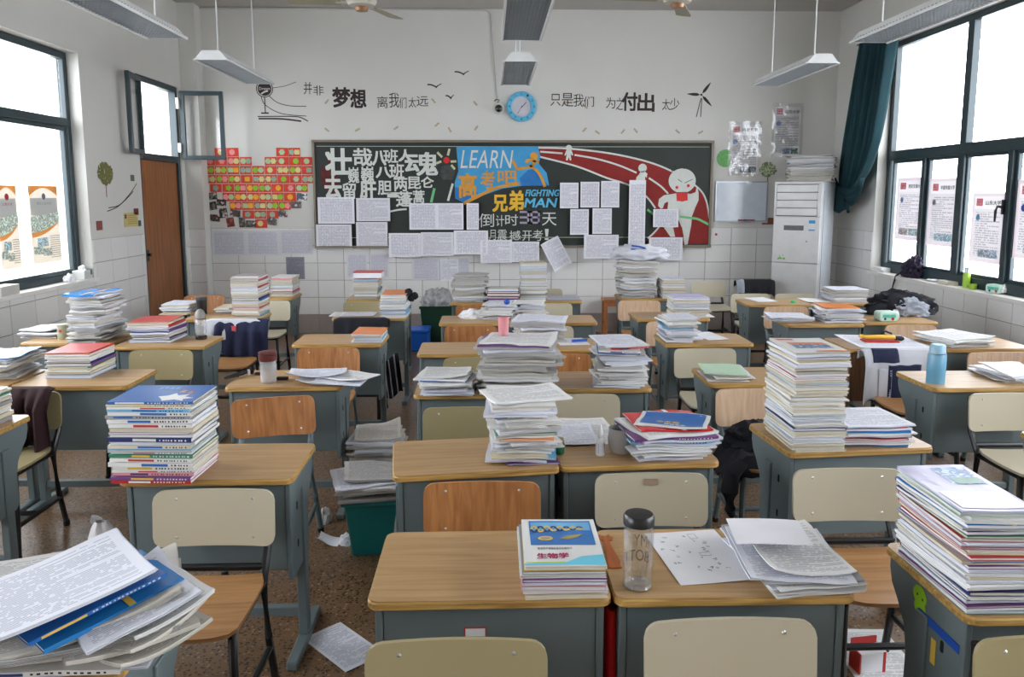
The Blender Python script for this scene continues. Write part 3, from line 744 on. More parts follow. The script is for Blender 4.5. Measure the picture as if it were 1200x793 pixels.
B = Wall2D('chalkboard', 'long dark green chalkboard painted with white slogans and red running track', 'chalkboard', 370, 290.5, 836, 165, off=.0105)
o = B.o; t = .028
put('board_surface', MB().box(-B.w/2+t, B.w/2-t, t, B.h-t, 0, .012), M_board, o)
for nm, b in (('top', (-B.w/2, B.w/2, B.h-t, B.h, 0, .05)), ('bottom', (-B.w/2, B.w/2, 0, t, 0, .06)), ('l', (-B.w/2, -B.w/2+t, t, B.h-t, 0, .035)), ('r', (B.w/2-t, B.w/2, t, B.h-t, 0, .035))):
    put('rim', MB().box(*b), M_bframe, o, bevel=.004)
put('guide_line', MB().box(-B.w/2+.05, B.w/2-.05, .12, .126, .012, .0125), M_chalkg, o)
put('guide_line', MB().box(-B.w/2+.05, B.w/2-.05, B.h-.075, B.h-.07, .012, .0125), M_chalkg, o)
LZ = [.0125]
def lay(name, mb_fn, m, step=.0006):
    LZ[0] += step; mb = MB(); mb_fn(mb, LZ[0]); return put(name, mb, m, o)
def poly(pts): return lambda mb, z: mb.add([(a, b, z) for a, b in B.P(pts)], [tuple(range(len(pts)))])
def rib(lines, wd): 
    def f(mb, z):
        for ln in lines: ribbon(mb, spline(B.P(ln), 5) if len(ln) > 2 else B.P(ln), B.k(wd), z)
    return f
# red running track
q = lambda pts: zp(pts, 600, 150, 3.967)
outer = q([(122, 92), (250, 95), (400, 110), (520, 130), (640, 160), (730, 195), (820, 245), (880, 295), (905, 350), (916, 420), (912, 535)])
inner = q([(825, 538), (640, 540), (628, 520), (650, 488), (682, 450), (690, 420), (668, 370), (620, 315), (540, 264), (440, 232), (300, 180), (130, 134)])
lay('track_painting', poly(outer+inner), M_ptred)
lay('track_line', rib([outer[:-1], q([(130, 134), (300, 178), (440, 232), (540, 264), (620, 315), (665, 372)]), q([(130, 110), (235, 118)]), q([(290, 125), (400, 145), (500, 175), (578, 208)]), q([(635, 232), (690, 270), (725, 305)]), q([(630, 512), (655, 490), (690, 452)])], 2.0), M_chalk)
def runner(mb, z):
    cx, cy = B.p(*q([(264, 93)])[0]); disc(mb, cx, cy, B.k(3.6), z=z, n=16)
    pts = B.P(q([(252, 103), (276, 103), (284, 125), (278, 128), (272, 118), (275, 150), (268, 150), (264, 135), (258, 150), (250, 150), (254, 118), (247, 130), (244, 124)])); mb.add([(a, b, z) for a, b in pts], [tuple(range(len(pts)))])
    cx, cy = B.p(*q([(606, 186)])[0]); disc(mb, cx, cy, B.k(5), z=z, n=18)
    pts = B.P(q([(597, 200), (615, 200), (628, 212), (625, 232), (618, 224), (618, 246), (574, 246), (578, 228), (590, 215)])); mb.add([(a, b, z) for a, b in pts], [tuple(range(len(pts)))])
lay('small_runner_painting', runner, M_chalk)
def big(mb, z):
    cx, cy = B.p(*q([(790, 245)])[0]); disc(mb, cx, cy, B.k(16), B.k(14.2), z=z, n=28)
    pts = B.P(q([(690, 375), (678, 360), (682, 330), (705, 312), (745, 306), (780, 300), (830, 306), (852, 298), (858, 268), (866, 300), (866, 335), (850, 370), (835, 410), (832, 450), (826, 480), (815, 540), (800, 543), (790, 470), (775, 430), (745, 432), (765, 470), (775, 505), (735, 505), (705, 462), (700, 430), (720, 390), (725, 345), (708, 348), (700, 372)]))
    mb.add([(a, b, z) for a, b in pts], [tuple(range(len(pts)))])
lay('white_figure_painting', big, M_chalk)
lay('figure_face_line', rib([q([(770, 238), (790, 252)]), q([(800, 256), (838, 238)]), q([(750, 190), (760, 172)]), q([(765, 188), (752, 176)]), q([(745, 205), (738, 190)]), q([(798, 190), (812, 178)]), q([(764, 300), (814, 298)])], .7), M_ink)
lay('red_mask_painting', lambda mb, z: (mb.add([(a, b, z) for a, b in B.P(q([(762, 302), (814, 298), (815, 336), (790, 342), (764, 338)]))], [(0, 1, 2, 3, 4)]), disc(mb, *B.p(*q([(765, 276)])[0]), B.k(1.8), z=z), disc(mb, *B.p(*q([(818, 268)])[0]), B.k(1.8), z=z)), M_brred)
lay('red_figure_gap', poly(q([(708, 352), (722, 340), (722, 362), (704, 372)])), M_ptred)
lay('red_figure_gap', poly(q([(748, 462), (788, 458), (797, 505), (757, 505)])), M_ptred)
lay('green_tape_painting', rib([q([(628, 378), (642, 390), (656, 400)]), q([(778, 411), (830, 418), (860, 422), (890, 436), (920, 452)])], 2.6), M_ptgrn)
# left: red smear, lamp rays, green stroke
qq = lambda pts: zp(pts, 300, 150, 3.967)
lay('red_smear_painting', poly(zp([(50, 260), (95, 250), (130, 140), (150, 150), (160, 300), (195, 330), (190, 470), (120, 480), (60, 420), (45, 330)], 370, 160, 7.206)), mat('faded_red_chalk', (92, 34, 32), .8, var=.3, scale=14))
lay('grey_chalk_smudge', poly(qq([(862, 180), (895, 170), (925, 200), (915, 240), (870, 240), (855, 215)])), mat('grey_chalk', (70, 74, 72), .9, var=.3, scale=20))
lay('lamp_ray_painting', rib([qq([(843, 113), (866, 136)]), qq([(900, 97), (892, 128)]), qq([(838, 165), (862, 155)]), qq([(905, 156), (932, 155)]), qq([(908, 172), (925, 192)])], 2.6), mat('pale_yellow_chalk', (196, 196, 160), .8))
lay('red_lamp_painting', lambda mb, z: disc(mb, *B.p(*qq([(886, 150)])[0]), B.k(3.6), z=z), M_brred)
lay('green_stroke', rib([qq([(830, 280), (815, 345)])], 3), M_ptgrn)
lay('white_stroke', rib([qq([(915, 258), (893, 338)])], 2.6), M_chalk)
# blue banner
q6 = lambda pts: zp(pts, 520, 160, 6.1)
lay('blue_banner_painting', poly(q6([(90, 72), (672, 72), (690, 140), (680, 195), (735, 260), (752, 350), (560, 352), (420, 372), (140, 470), (82, 440), (78, 330), (105, 250), (97, 150)])), M_ptblue)
lay('deep_blue_painting', poly(q6([(560, 352), (540, 300), (600, 240), (640, 235), (700, 300), (752, 350)])), M_ptblue2)
lay('deep_blue_painting', poly(q6([(140, 468), (82, 438), (80, 360), (250, 400)])), M_ptblue2)
lay('orange_stroke', rib([q6([(145, 478), (250, 425), (380, 365), (540, 335)])], 3.4), M_ptor)
lay('orange_runner_painting', rib([q6([(490, 168), (528, 235)]), q6([(528, 232), (590, 222), (640, 205)]), q6([(615, 208), (670, 250), (705, 310), (722, 358)]), q6([(590, 190), (600, 170), (640, 172), (680, 182)]), q6([(640, 205), (650, 170)])], 3.2), M_ptor)
lay('orange_runner_painting', lambda mb, z: disc(mb, *B.p(*q6([(645, 140)])[0]), B.k(4.6), z=z), M_ptor)
def gl(name, items, m, bold=.02, off=None):
    LZ[0] += .0006; mb = MB()
    for ch, u0, u1, v0, v1, *sh in items:
        x0, y1 = B.p(u0, v0); x1, y0 = B.p(u1, v1)
        glyph_into(mb, ch, x0, x1, y0, y1, LZ[0], bold*(1 if ch in '壮八人一去肝兄弟高' or len(ch) > 1 else .6), sh[0] if sh else 0)
    return put(name, mb, m, o, kind='stuff')
gl('white_lettering', [('LEARN', 541, 600, 176, 197, .15)], M_chalk, .0)
gl('ochre_lettering', [('高', 537, 559, 203, 232), ('考', 563, 580, 200, 222), ('吧', 583, 606, 200, 216)], M_ptor, .035)
gl('yellow_lettering', [('兄', 577, 595, 228, 248), ('弟', 596, 614, 223, 247)], M_ptyl, .04)
gl('cyan_lettering', [('FIGHTING', 616, 655, 222, 230, .2), ('MAN', 615, 652, 232, 243, .2)], M_ptcy, .03)
gl('white_lettering', [('倒', 561, 579, 250, 266), ('计', 581, 591, 252, 265), ('时', 592, 607, 251, 264), ('天', 635, 652, 249, 264), ('月', 573, 581, 269, 281), ('震', 583, 594, 269, 281), ('撼', 597, 610, 270, 281), ('开', 612, 623, 270, 282), ('考', 624, 636, 269, 282), ('！', 638, 643, 268, 281)], M_chalk, .018)
# seven-segment 38
def seg(mb, z):
    def dgt(u0, segs):
        W_, H_ = 11, 15; v0 = 247; e = 2.4
        S = {'a': (0, 0, W_, e), 'g': (0, H_/2-e/2, W_, H_/2+e/2), 'd': (0, H_-e, W_, H_), 'b': (W_-e, 0, W_, H_/2), 'c': (W_-e, H_/2, W_, H_), 'f': (0, 0, e, H_/2), 'e': (0, H_/2, e, H_)}
        for s in segs:
            a, b, c, d = S[s]; (x0, y1), (x1, y0) = B.p(u0+a, v0+b), B.p(u0+c, v0+d); mb.add([(x0, y0, z), (x1, y0, z), (x1, y1, z), (x0, y1, z)], [(0, 1, 2, 3)])
    dgt(609, 'abgcd'); dgt(621.5, 'abcdefg')
lay('segment_number', seg, M_ptlav)
k7 = lambda c, x0, y0, x1, y1: (c, 370+x0/7.206, 370+x1/7.206, 160+y0/7.206, 160+y1/7.206)
gl('brush_lettering', [k7('壮', 80, 98, 312, 330), k7('哉', 315, 98, 482, 250), k7('八', 478, 120, 600, 245), k7('班', 572, 108, 700, 225), k7('人', 700, 108, 818, 212),
    k7('巍', 275, 258, 372, 392), k7('巍', 382, 252, 498, 392), k7('八', 508, 255, 642, 350), k7('班', 620, 228, 752, 358), k7('魂', 752, 132, 1035, 332),
    k7('去', 75, 325, 226, 522), k7('留', 228, 390, 346, 526), k7('肝', 374, 378, 518, 520), k7('胆', 525, 372, 646, 492), k7('两', 660, 350, 778, 462), k7('昆', 780, 338, 892, 442), k7('仑', 888, 336, 1000, 432),
    k7('一', 606, 470, 690, 514), k7('蓬', 678, 462, 822, 592), k7('蒿', 822, 452, 922, 562)], M_chalk, .038)
lay('white_stroke', rib([zp([(630, 632), (700, 618), (770, 612)], 370, 160, 7.206)], 2), M_chalk)

# ---- sheets of paper on the board and the tiled wall
PR_rank = printed('ranking_list_print', (224, 224, 230), (178, 178, 192), .014, .58, .03, grid=True)
PR_rank2 = printed('dense_list_print', (220, 220, 226), (180, 180, 194), .012, .6, .03)
PR_grey = printed('grey_print', (132, 132, 144), (112, 112, 126), .012, .6, .03)
PR_faint = printed('faded_print', (206, 206, 212), (178, 178, 194), .014, .6, .03, grid=True)
M_tape = mat('clear_tape', (222, 222, 224), .25, spec=.5)
def wall_sheet(u0, v0, u1, v1, label, m=PR_rank, off=.02, rot=0.0, group='printed lists on the back wall', curl=.006, seed=1, name='printed_sheet', tape=True):
    a = onY(u0, v1, YB-off); b = onY(u1, v0, YB-off); w_, h_ = abs(b.x-a.x), abs(b.z-a.z); cx, cz = (a.x+b.x)/2, (a.z+b.z)/2
    r = R(seed*31+int(u0)); c1, c2 = r.uniform(-1, 1), r.uniform(-1, 1)
    def f(i, j): return ((i-.5)*w_, (j-.5)*h_, curl*(abs(i-.5)*2)**3*(1+c1*.6*(1-j))*1.0+curl*.6*(1-j)**3*(1+c2)*1.0)
    s = put(name, MB().slab(8, 8, f, .0006), m, None, (cx, YB-off, cz), (HALF, 0, 0), smooth=True)
    s.rotation_euler = (HALF, -rot, 0) if rot else (HALF, 0, 0)
    if rot: s.rotation_mode = 'QUATERNION'; s.rotation_quaternion = (Matrix.Rotation(rot, 4, 'Y') @ Matrix.Rotation(HALF, 4, 'X')).to_quaternion()
    tag(s, label, 'paper', group)
    return s
L = [(373, 231, 415, 262, 'ranking sheet at the upper left corner of the chalkboard papers'), (418, 232, 457, 259, 'ranking sheet right of the upper left one, covering the brush slogan'),
     (371, 263, 412, 291, 'ranking sheet at the lower left corner of the chalkboard'), (418, 260, 454, 291, 'upright sheet, second from left at the chalkboard bottom'),
     (480, 238, 512, 269, 'left half of the creased sheet strip under the slogan'), (512, 238, 543, 269, 'right half of the creased sheet strip under the slogan'), (547, 238, 561, 269, 'narrow sheet left of the countdown writing'),
     (656, 214, 678, 244, 'upright sheet left of the trio right of the countdown'), (680, 213, 702.5, 243, 'middle upright sheet of the trio right of the countdown'), (704, 212, 726, 243, 'right upright sheet of the trio beside the long strip'),
     (668, 245, 690, 275, 'left upright sheet of the pair under the trio'), (694, 244, 717, 274, 'right upright sheet of the pair under the trio'),
     (765, 245, 795, 266, 'sheet over the belly of the painted white figure')]
for i, (a, b, c, d, l) in enumerate(L): wall_sheet(a, b, c, d, l, [PR_rank, PR_rank2][i % 2], .062, seed=i+1)
L = [(456, 273, 493, 301, 'leftmost landscape sheet of three across the chalkboard bottom rim'), (493.5, 272, 531.5, 300, 'middle landscape sheet of three across the chalkboard bottom rim'), (532, 270, 572, 298, 'rightmost landscape sheet of three across the chalkboard bottom rim'),
     (684, 275, 725, 303, 'landscape sheet over the rim left of the newspaper tower'), (760, 278, 800, 305, 'landscape sheet over the rim under the painted figure'),
     (563, 281, 600, 308, 'sheet hanging below the countdown writing, left one'), (600, 283, 632, 307, 'sheet hanging below the countdown writing, right one')]
for i, (a, b, c, d, l) in enumerate(L): wall_sheet(a, b, c, d, l, PR_rank2 if i % 2 else PR_rank, .088+.006*(i % 3), seed=i+40)
wall_sheet(736, 211, 757, 291, 'long narrow paper strip hanging over the red track', PR_rank, .082, curl=.004)
s = wall_sheet(640, 279, 663, 315, 'loose sheet hanging askew with a curled lower corner', PR_rank2, .085, rot=math.radians(-28), curl=.05)
L = [(249, 270, 288, 299, 'faded landscape sheet under the red heart, leftmost of three', PR_faint), (289, 270, 327, 299, 'faded landscape sheet under the red heart, middle of three', PR_faint), (328, 269, 366, 298, 'faded landscape sheet under the red heart, rightmost of three', PR_faint),
     (336, 301, 356.5, 327, 'dark grey sheet on tiles left of the chalkboard', PR_grey), (407, 297, 430, 325, 'faint upright sheet on tiles below the chalkboard, leftmost', PR_faint), (434, 297, 455, 325, 'faint upright sheet on tiles, second below the chalkboard', PR_faint),
     (483, 302, 515, 328, 'faint wide sheet on tiles behind the middle book pile', PR_faint), (516, 304, 537, 329, 'white tilted sheet on tiles beside the faint wide one', PR_rank2), (537, 302, 550, 320, 'narrow faint sheet on tiles behind the thick newspaper pile', PR_faint)]
for i, (a, b, c, d, l, m) in enumerate(L): wall_sheet(a, b, c, d, l, m, .012, group='sheets on the wall tiles', curl=.002, seed=70+i)

# ---- heart of red cards
H = Wall2D('heart_collage', 'big heart of red cards with paper flower notes on the wall', 'wall decoration', 237, 267, 369, 173, off=.003)
z7 = lambda x, y: (230+x/7.207, 160+y/7.207)
rows = [([155, 258], 95, 168), ([675, 778], 95, 168), ([58, 161, 264, 368], 172, 243), ([578, 681, 784, 886], 172, 243), ([52+k*105 for k in range(9)], 248, 318), ([65+k*103.5 for k in range(9)], 324, 394),
        ([115+k*103.8 for k in range(8)], 400, 468), ([222+k*104 for k in range(6)], 474, 546), ([283+k*103.6 for k in range(5)], 550, 618), ([390, 492, 594], 624, 692), ([500], 698, 770)]
M_notes = [mat('note_'+n_, c, .7) for n_, c in (('pale_green', (172, 196, 152)), ('lime', (142, 190, 52)), ('pink', (232, 150, 150)), ('orange_yellow', (236, 172, 48)), ('grey_green', (150, 172, 152)), ('cream', (214, 206, 140)))]
M_notel = mat('faint_pen_lines', (120, 120, 100), .8)
rr = R(5)
def flower_pts(r0, n=5, amp=.16, k=20): return [(r0*(1+amp*math.cos(n*2*math.pi*i/k))*math.cos(2*math.pi*i/k), r0*(1+amp*math.cos(n*2*math.pi*i/k))*math.sin(2*math.pi*i/k)) for i in range(k)]
for xs, ya, yb in rows:
    for xa in xs:
        (u0, v0), (u1, v1) = z7(xa, ya), z7(xa+101, yb); x0, y1 = H.p(u0, v0); x1, y0 = H.p(u1, v1)
        c = put('card', MB().box(-(x1-x0)/2, (x1-x0)/2, -(y1-y0)/2, (y1-y0)/2, 0, .0012), M_redbd, H.o, ((x0+x1)/2, (y0+y1)/2, rr.uniform(0, .002)), (0, 0, rr.uniform(-.012, .012)))
        n = 2 if rr.random() < .62 else 1
        for k in range(n):
            m = rr.choice(M_notes); kind_ = rr.random(); cx = (k-.5)*.062 if n == 2 else rr.uniform(-.015, .015)
            if kind_ < .12: pts = rrect(.06, .055, .004, 1)
            else: pts = flower_pts(.033, rr.choice((5, 6, 8)), rr.choice((.12, .18, .06)))
            put('note', MB().prism([(a+cx, b+rr.uniform(-.0, .001)) for a, b in pts], .0014+.0006*k, .002+.0006*k), m, c)
# ---- small photographs around the heart
def photo_mat(name, seed, back=False, vs=38):
    n = N(name); tcn = n.n('ShaderNodeTexCoord'); oi = n.n('ShaderNodeObjectInfo')
    v = n.n('ShaderNodeTexVoronoi'); v.inputs['Scale'].default_value = vs; mpn = n.n('ShaderNodeMapping'); n.l(tcn.outputs['Object'], mpn.inputs['Vector'])
    cb_ = n.n('ShaderNodeCombineXYZ'); n.l(n.math('MULTIPLY', oi.outputs['Random'], 40), cb_.inputs[0]); n.l(cb_.outputs[0], mpn.inputs['Location']); n.l(mpn.outputs[0], v.inputs['Vector'])
    s = n.n('ShaderNodeSeparateColor'); n.l(v.outputs['Color'], s.inputs[0])
    r_ = n.n('ShaderNodeValToRGB'); r_.color_ramp.interpolation = 'CONSTANT'
    for i, (p_, c_) in enumerate(seed):
        e = r_.color_ramp.elements[i] if i < 2 else r_.color_ramp.elements.new(p_)
        e.position = p_; e.color = (*lin(c_), 1)
    n.l(s.outputs[0], r_.inputs[0]); n.l(r_.outputs[0], n.b.inputs['Base Color']); n.b.inputs['Roughness'].default_value = .35
    if back:
        t2 = n.n('ShaderNodeBsdfTranslucent'); br = n.n('ShaderNodeBrightContrast'); br.inputs['Bright'].default_value = .35; n.l(r_.outputs[0], br.inputs[0]); n.l(br.outputs[0], t2.inputs[0]); mx = n.n('ShaderNodeMixShader'); mx.inputs[0].default_value = .30  # backlit look also brightened into the translucent colour
        n.l(n.b.outputs[0], mx.inputs[1]); n.l(t2.outputs[0], mx.inputs[2]); n.l(mx.outputs[0], n.out.inputs[0])
    return n.m
PHO = photo_mat('group_photograph', [(0, (30, 26, 26)), (.35, (66, 58, 54)), (.6, (120, 112, 106)), (.78, (190, 184, 180)), (.9, (96, 40, 36))])
PHR = photo_mat('red_photograph', [(0, (120, 40, 38)), (.35, (90, 34, 32)), (.6, (150, 80, 70)), (.78, (60, 30, 28)), (.9, (170, 120, 100))])
PHL = photo_mat('light_photograph', [(0, (40, 50, 70)), (.35, (220, 220, 224)), (.6, (190, 190, 196)), (.78, (60, 70, 60)), (.9, (230, 230, 230))])
for i, (x0, y0, x1, y1, rt, m, l) in enumerate([(78, 470, 180, 535, 6, PHO, 'topmost at the heart left side'), (72, 550, 178, 625, 10, PHO, 'second down on the heart left side'), (168, 528, 258, 588, -4, PHO, 'brownish one overlapping its left neighbour'), (190, 600, 268, 690, 6, PHO, 'upright one left of the heart point'),
        (105, 655, 205, 718, -5, PHO, 'lowest at the far left'), (282, 618, 376, 680, -5, PHO, 'just under the left heart flank'), (252, 680, 325, 765, 8, PHR, 'reddish one left of the heart point'), (358, 678, 418, 768, 3, PHO, 'upright one beside the heart point'), (415, 706, 510, 768, -2, PHO, 'touching the lowest red card on its left'),
        (592, 680, 686, 750, -6, PHO, 'touching the lowest red card on its right'), (688, 618, 774, 682, -4, PHO, 'lower right heart flank'), (798, 545, 892, 608, 0, PHO, 'right heart flank, under the light one'), (845, 475, 940, 545, -3, PHL, 'light one at the right heart flank')]):
    (u0, v0), (u1, v1) = z7(x0, y0), z7(x1, y1); a = onY(u0, v0, YB-.004); b = onY(u1, v1, YB-.004); w_, h_ = abs(b.x-a.x)*.94, abs(b.z-a.z)*.92
    s = put('photograph', MB().box(-w_/2, w_/2, -h_/2, h_/2, 0, .001), m, None, ((a.x+b.x)/2, YB-.0045-.0012*(i % 3), (a.z+b.z)/2)); s.rotation_mode = 'QUATERNION'
    s.rotation_quaternion = (Matrix.Rotation(math.radians(-rt), 4, 'Y') @ Matrix.Rotation(HALF, 4, 'X')).to_quaternion()
    tag(s, 'small class photograph by the red heart, '+l, 'photograph', 'small photographs around the heart')

# ---- wall lettering and stickers
S1 = Wall2D('wall_lettering', 'black vinyl slogan lettering on the wall, left half above the chalkboard', 'lettering', 355, 127, 502, 96, off=.001)
def glyphs(Wd, name, items, m, bold=.0):
    mb = MB()
    for ch, u0, u1, v0, v1 in items:
        x0, y1 = Wd.p(u0, v0); x1, y0 = Wd.p(u1, v1); glyph_into(mb, ch, x0, x1, y0, y1, .001, bold)
    return put(name, mb, m, Wd.o, kind='stuff')
glyphs(S1, 'thin_characters', [('并', 355.6, 366, 96, 110.6), ('非', 367, 379.6, 100, 111.7), ('离', 441.7, 454.6, 112.7, 126.7), ('我', 455.6, 468, 108.5, 126), ('们', 468, 476.5, 114, 126.7), ('太', 478.5, 488, 114, 126), ('远', 488, 502, 112.7, 124.6)], M_brnk, .006)
glyphs(S1, 'bold_characters', [('梦', 389, 411, 102, 126), ('想', 410, 429.6, 104, 126.7)], M_brnk, .032)
S2 = Wall2D('wall_lettering', 'black vinyl slogan lettering on the wall, right half beside the clock', 'lettering', 645, 131, 796, 108, off=.001)
glyphs(S2, 'thin_characters', [('只', 645, 657, 110, 124), ('是', 658, 672, 109, 125), ('我', 672, 684, 110, 125), ('们', 684, 696, 113, 125), ('为', 710, 721, 114, 127), ('之', 722, 730, 114, 129), ('太', 776, 785, 116, 129), ('少', 785, 796, 115, 129)], M_brnk, .008)
glyphs(S2, 'bold_characters', [('付', 729, 747, 108, 130), ('出', 747, 767, 109, 131)], M_brnk, .03)
def sticker(name, label, cat, u0, v0, u1, v1, build, m, Y=YB):
    Wd = Wall2D(name, label, cat, u0, v0, u1, v1, off=.0012, empty=False); mb = MB(); build(mb, Wd)
    s = put(name, mb, m, None, (Wd.ox, Wd.Y, Wd.oy), (HALF, 0, 0)); tag(s, label, cat); return s
def f(mb, W_):
    c = W_.p(822, 111)
    for tip in ((805, 110), (833, 96.5), (834, 124.5)):
        t_ = W_.p(*tip); ribbon(mb, [(c[0]+(t_[0]-c[0])*a, c[1]+(t_[1]-c[1])*a) for a in (.12, .3, .55, .8, 1)], [.006, .034, .034, .02, .004], .0)
    disc(mb, c[0], c[1], .014, n=10); ribbon(mb, [W_.p(821.5, 115), W_.p(816, 137)], .01); ribbon(mb, [W_.p(822.5, 115), W_.p(821, 137)], .01)
sticker('windmill_sticker', 'black three-bladed windmill sticker at the end of the slogan', 'sticker', 805, 137, 834, 96, f, M_brnk)
for i, (u, v, s_, l) in enumerate(((541, 85, 8.5, 'upper'), (509, 100, 8.5, 'left'), (527, 113, 5, 'smallest, lowest'))):
    def f(mb, W_, u=u, v=v, s_=s_):
        ribbon(mb, spline(W_.P([(u-s_, v-1), (u-s_*.4, v-.6), (u+.3*s_, v+2)]), 5), [.004]+[.016]*9+[.012]); ribbon(mb, spline(W_.P([(u+.2*s_, v+3), (u+.45*s_, v+.5), (u+s_, v-2)]), 5), [.014]*6+[.01]*4+[.003])
    sticker('bird_sticker', 'small black flying bird sticker, the %s of three' % l, 'sticker', u-s_, v+3, u+s_, v-2, f, M_brnk)
Wd = Wall2D('road_sign_sticker', 'round dark DREAM sign sticker with trailing curved lines', 'sticker', 300, 142, 360, 94, off=.0012); mb = MB()
cx, cy = Wd.p(310, 104); k_ = Wd.k(1)
n_ = 28
for r0, r1 in ((9.6*k_, 8.7*k_),):
    mb.add([(cx+r*math.cos(2*math.pi*i/n_), cy+r*math.sin(2*math.pi*i/n_), .0008) for r in (r0, r1) for i in range(n_)], [(i, (i+1) % n_, n_+(i+1) % n_, n_+i) for i in range(n_)])
disc(mb, cx, cy, 7.8*k_, z=.0008, n=28)
for ln, w_ in (([(310, 113), (311, 132)], 1.1), ([(306, 132.5), (315, 132.5)], 1.6), ([(319, 103), (333, 101), (347, 96)], .6), ([(315, 112), (325, 120), (340, 124), (359, 124.5)], .8), ([(306, 113), (311, 123), (330, 133), (359, 136)], .8), ([(302, 136.5), (330, 136.3), (350, 137), (361, 142)], 1.1), ([(303, 139), (330, 139.3), (353, 142)], 1.8)):
    ribbon(mb, spline(Wd.P(ln), 6) if len(ln) > 2 else Wd.P(ln), w_*k_, .0008)
put('vinyl_sign', mb, M_brnk, Wd.o, kind='stuff'); mb = MB()
a_, b_ = Wd.p(303.5, 102), Wd.p(316.5, 105.5); glyph_into(mb, 'Dream', a_[0], b_[0], b_[1], a_[1], .0016, .01)
ribbon(mb, Wd.P([(306, 110), (310, 107.5), (314, 106.5)]), 1.6*k_, .0016); put('white_lettering', mb, mat('white_vinyl', (210, 208, 204), .6), Wd.o, kind='stuff')
# old tape marks around the slogan
mb = MB(); rr = R(3)
Wd = Wall2D('tape_residue', '', 'tape', 380, 155, 890, 115, off=.001, empty=False)
for (u, v, an) in [(383, 119, -50), (508, 118, 50), (557, 121, 50), (383, 152, 40), (419, 152, -30), (464, 150, -35), (512, 146, -40), (527, 152, 60), (558, 150, -55), (685, 152, -45), (700, 155, 35), (730, 154, -50), (745, 153, 50), (794, 154, 40), (821, 155, -30), (663, 120, 0), (686, 125, 40)]:
    a = math.radians(an); d = 3.2; ribbon(mb, [Wd.p(u-d*math.cos(a), v-d*math.sin(a)), Wd.p(u+d*math.cos(a), v+d*math.sin(a))], .022)
tag(put('tape_residue', mb, M_tapeg, None, (Wd.ox, Wd.Y, Wd.oy), (HALF, 0, 0)), 'scattered yellowed tape scraps left on the wall round the slogan', 'tape', kind='stuff')

# ---- clock and camera ball
cp = onY(611, 125, YB-.02); kx = .0103
ck = thing('wall_clock', 'round light blue wall clock with white face above the chalkboard', 'clock', (cp.x, YB-.004, cp.z), rot=(HALF, 0, 0))
put('clock_rim', MB().lathe([(.172, 0), (.175, .03), (.165, .042), (.12, .036), (.117, .01), (.118, 0)], 40), mat('light_blue_plastic', (88, 178, 214), .35, spec=.5), ck, smooth=True)
put('clock_face', MB().lathe([(.118, .008), (.118, .012)], 32), mat('clock_face', (200, 198, 206), .4), ck)
for k in range(12):
    a = HALF-math.radians(30*(k+1)); mb = MB(); glyph_into(mb, str(k+1), .145*math.cos(a)-.012, .145*math.cos(a)+.012, .145*math.sin(a)-.013, .145*math.sin(a)+.013, .0425, .01); put('numeral', mb, mat('clock_navy', (30, 60, 84), .5), ck)
mb = MB(); ribbon(mb, [(0, -.01), (.058, .052)], .007, .02); put('hour_hand', mb, M_ink, ck); mb = MB(); ribbon(mb, [(.01, .015), (-.046, -.082)], .005, .022); put('minute_hand', mb, M_ink, ck)
put('clock_glass', MB().lathe([(.117, .03), (.06, .033), (.001, .034)], 24, cap=False), M_glass, ck)
cp = onY(584.5, 127, YB-.06); t_ = thing('security_camera', 'small white round camera with black lens beside the clock', 'camera', (cp.x, YB-.002, cp.z), rot=(HALF, 0, 0))
put('housing', MB().lathe([(.05, 0), (.062, .01), (.066, .03), (.058, .05), (.05, .055)], 24), mat('white_plastic', (206, 204, 200), .4), t_, smooth=True)
put('lens', MB().lathe([(.045, .05), (.04, .075), (.02, .088), (.002, .09)], 20), mat('black_dome', (18, 18, 20), .12, spec=.6), t_, smooth=True)
put('cable', MB().tube([(0, .06, .01), (-.01, .08, .03), (.012, .10, .02), (-.03, .105, .03), (-.05, .09, .01)], .006, 6), M_ink, t_, smooth=True)

# ---- whiteboard, posters in plastic, green disc, little tree sticker
Wd = Wall2D('whiteboard', 'small white dry-erase board right of the chalkboard', 'whiteboard', 837, 259.5, 900, 212.5, off=.004); w2 = Wd.w/2
put('writing_surface', MB().box(-w2+.01, w2-.01, .01, Wd.h-.01, 0, .012), mat('glossy_white_enamel', (206, 214, 224), .12, spec=.6), Wd.o)
for b in ((-w2, w2, 0, .014, 0, .018), (-w2, w2, Wd.h-.014, Wd.h, 0, .018), (-w2, -w2+.014, .014, Wd.h-.014, 0, .018), (w2-.014, w2, .014, Wd.h-.014, 0, .018)): put('rim', MB().box(*b), mat('aluminium', (176, 180, 186), .35, .8), Wd.o)
a = onY(868, 259, YB-.03); tr_ = put('pen_tray', MB().box(-.12, .12, -.04, 0, 0, .006), mat('aluminium', (176, 180, 186), .35, .8), Wd.o, (.0, -.006, .02), (HALF, 0, 0))
tp = Wd.p(875, 259.5); tz = Wd.oy+.002
for i, (u, c_, l) in enumerate(((870, (196, 40, 52), 'red'), (876, (40, 44, 70), 'dark'), (880, (190, 46, 56), 'pink-red'))):
    a = onY(u, 259, YB-.03); tag(put('marker_pen', MB().tube([(-.05, 0, 0), (.04, 0, 0), (.05, 0, 0)], [.008, .008, .005], 8), mat('marker_'+l, c_, .4), None, (a.x, YB-.026-.0*i, tz+.016), (0, 0, .05*i), smooth=True), l+' marker pen lying along the whiteboard bottom', 'marker')
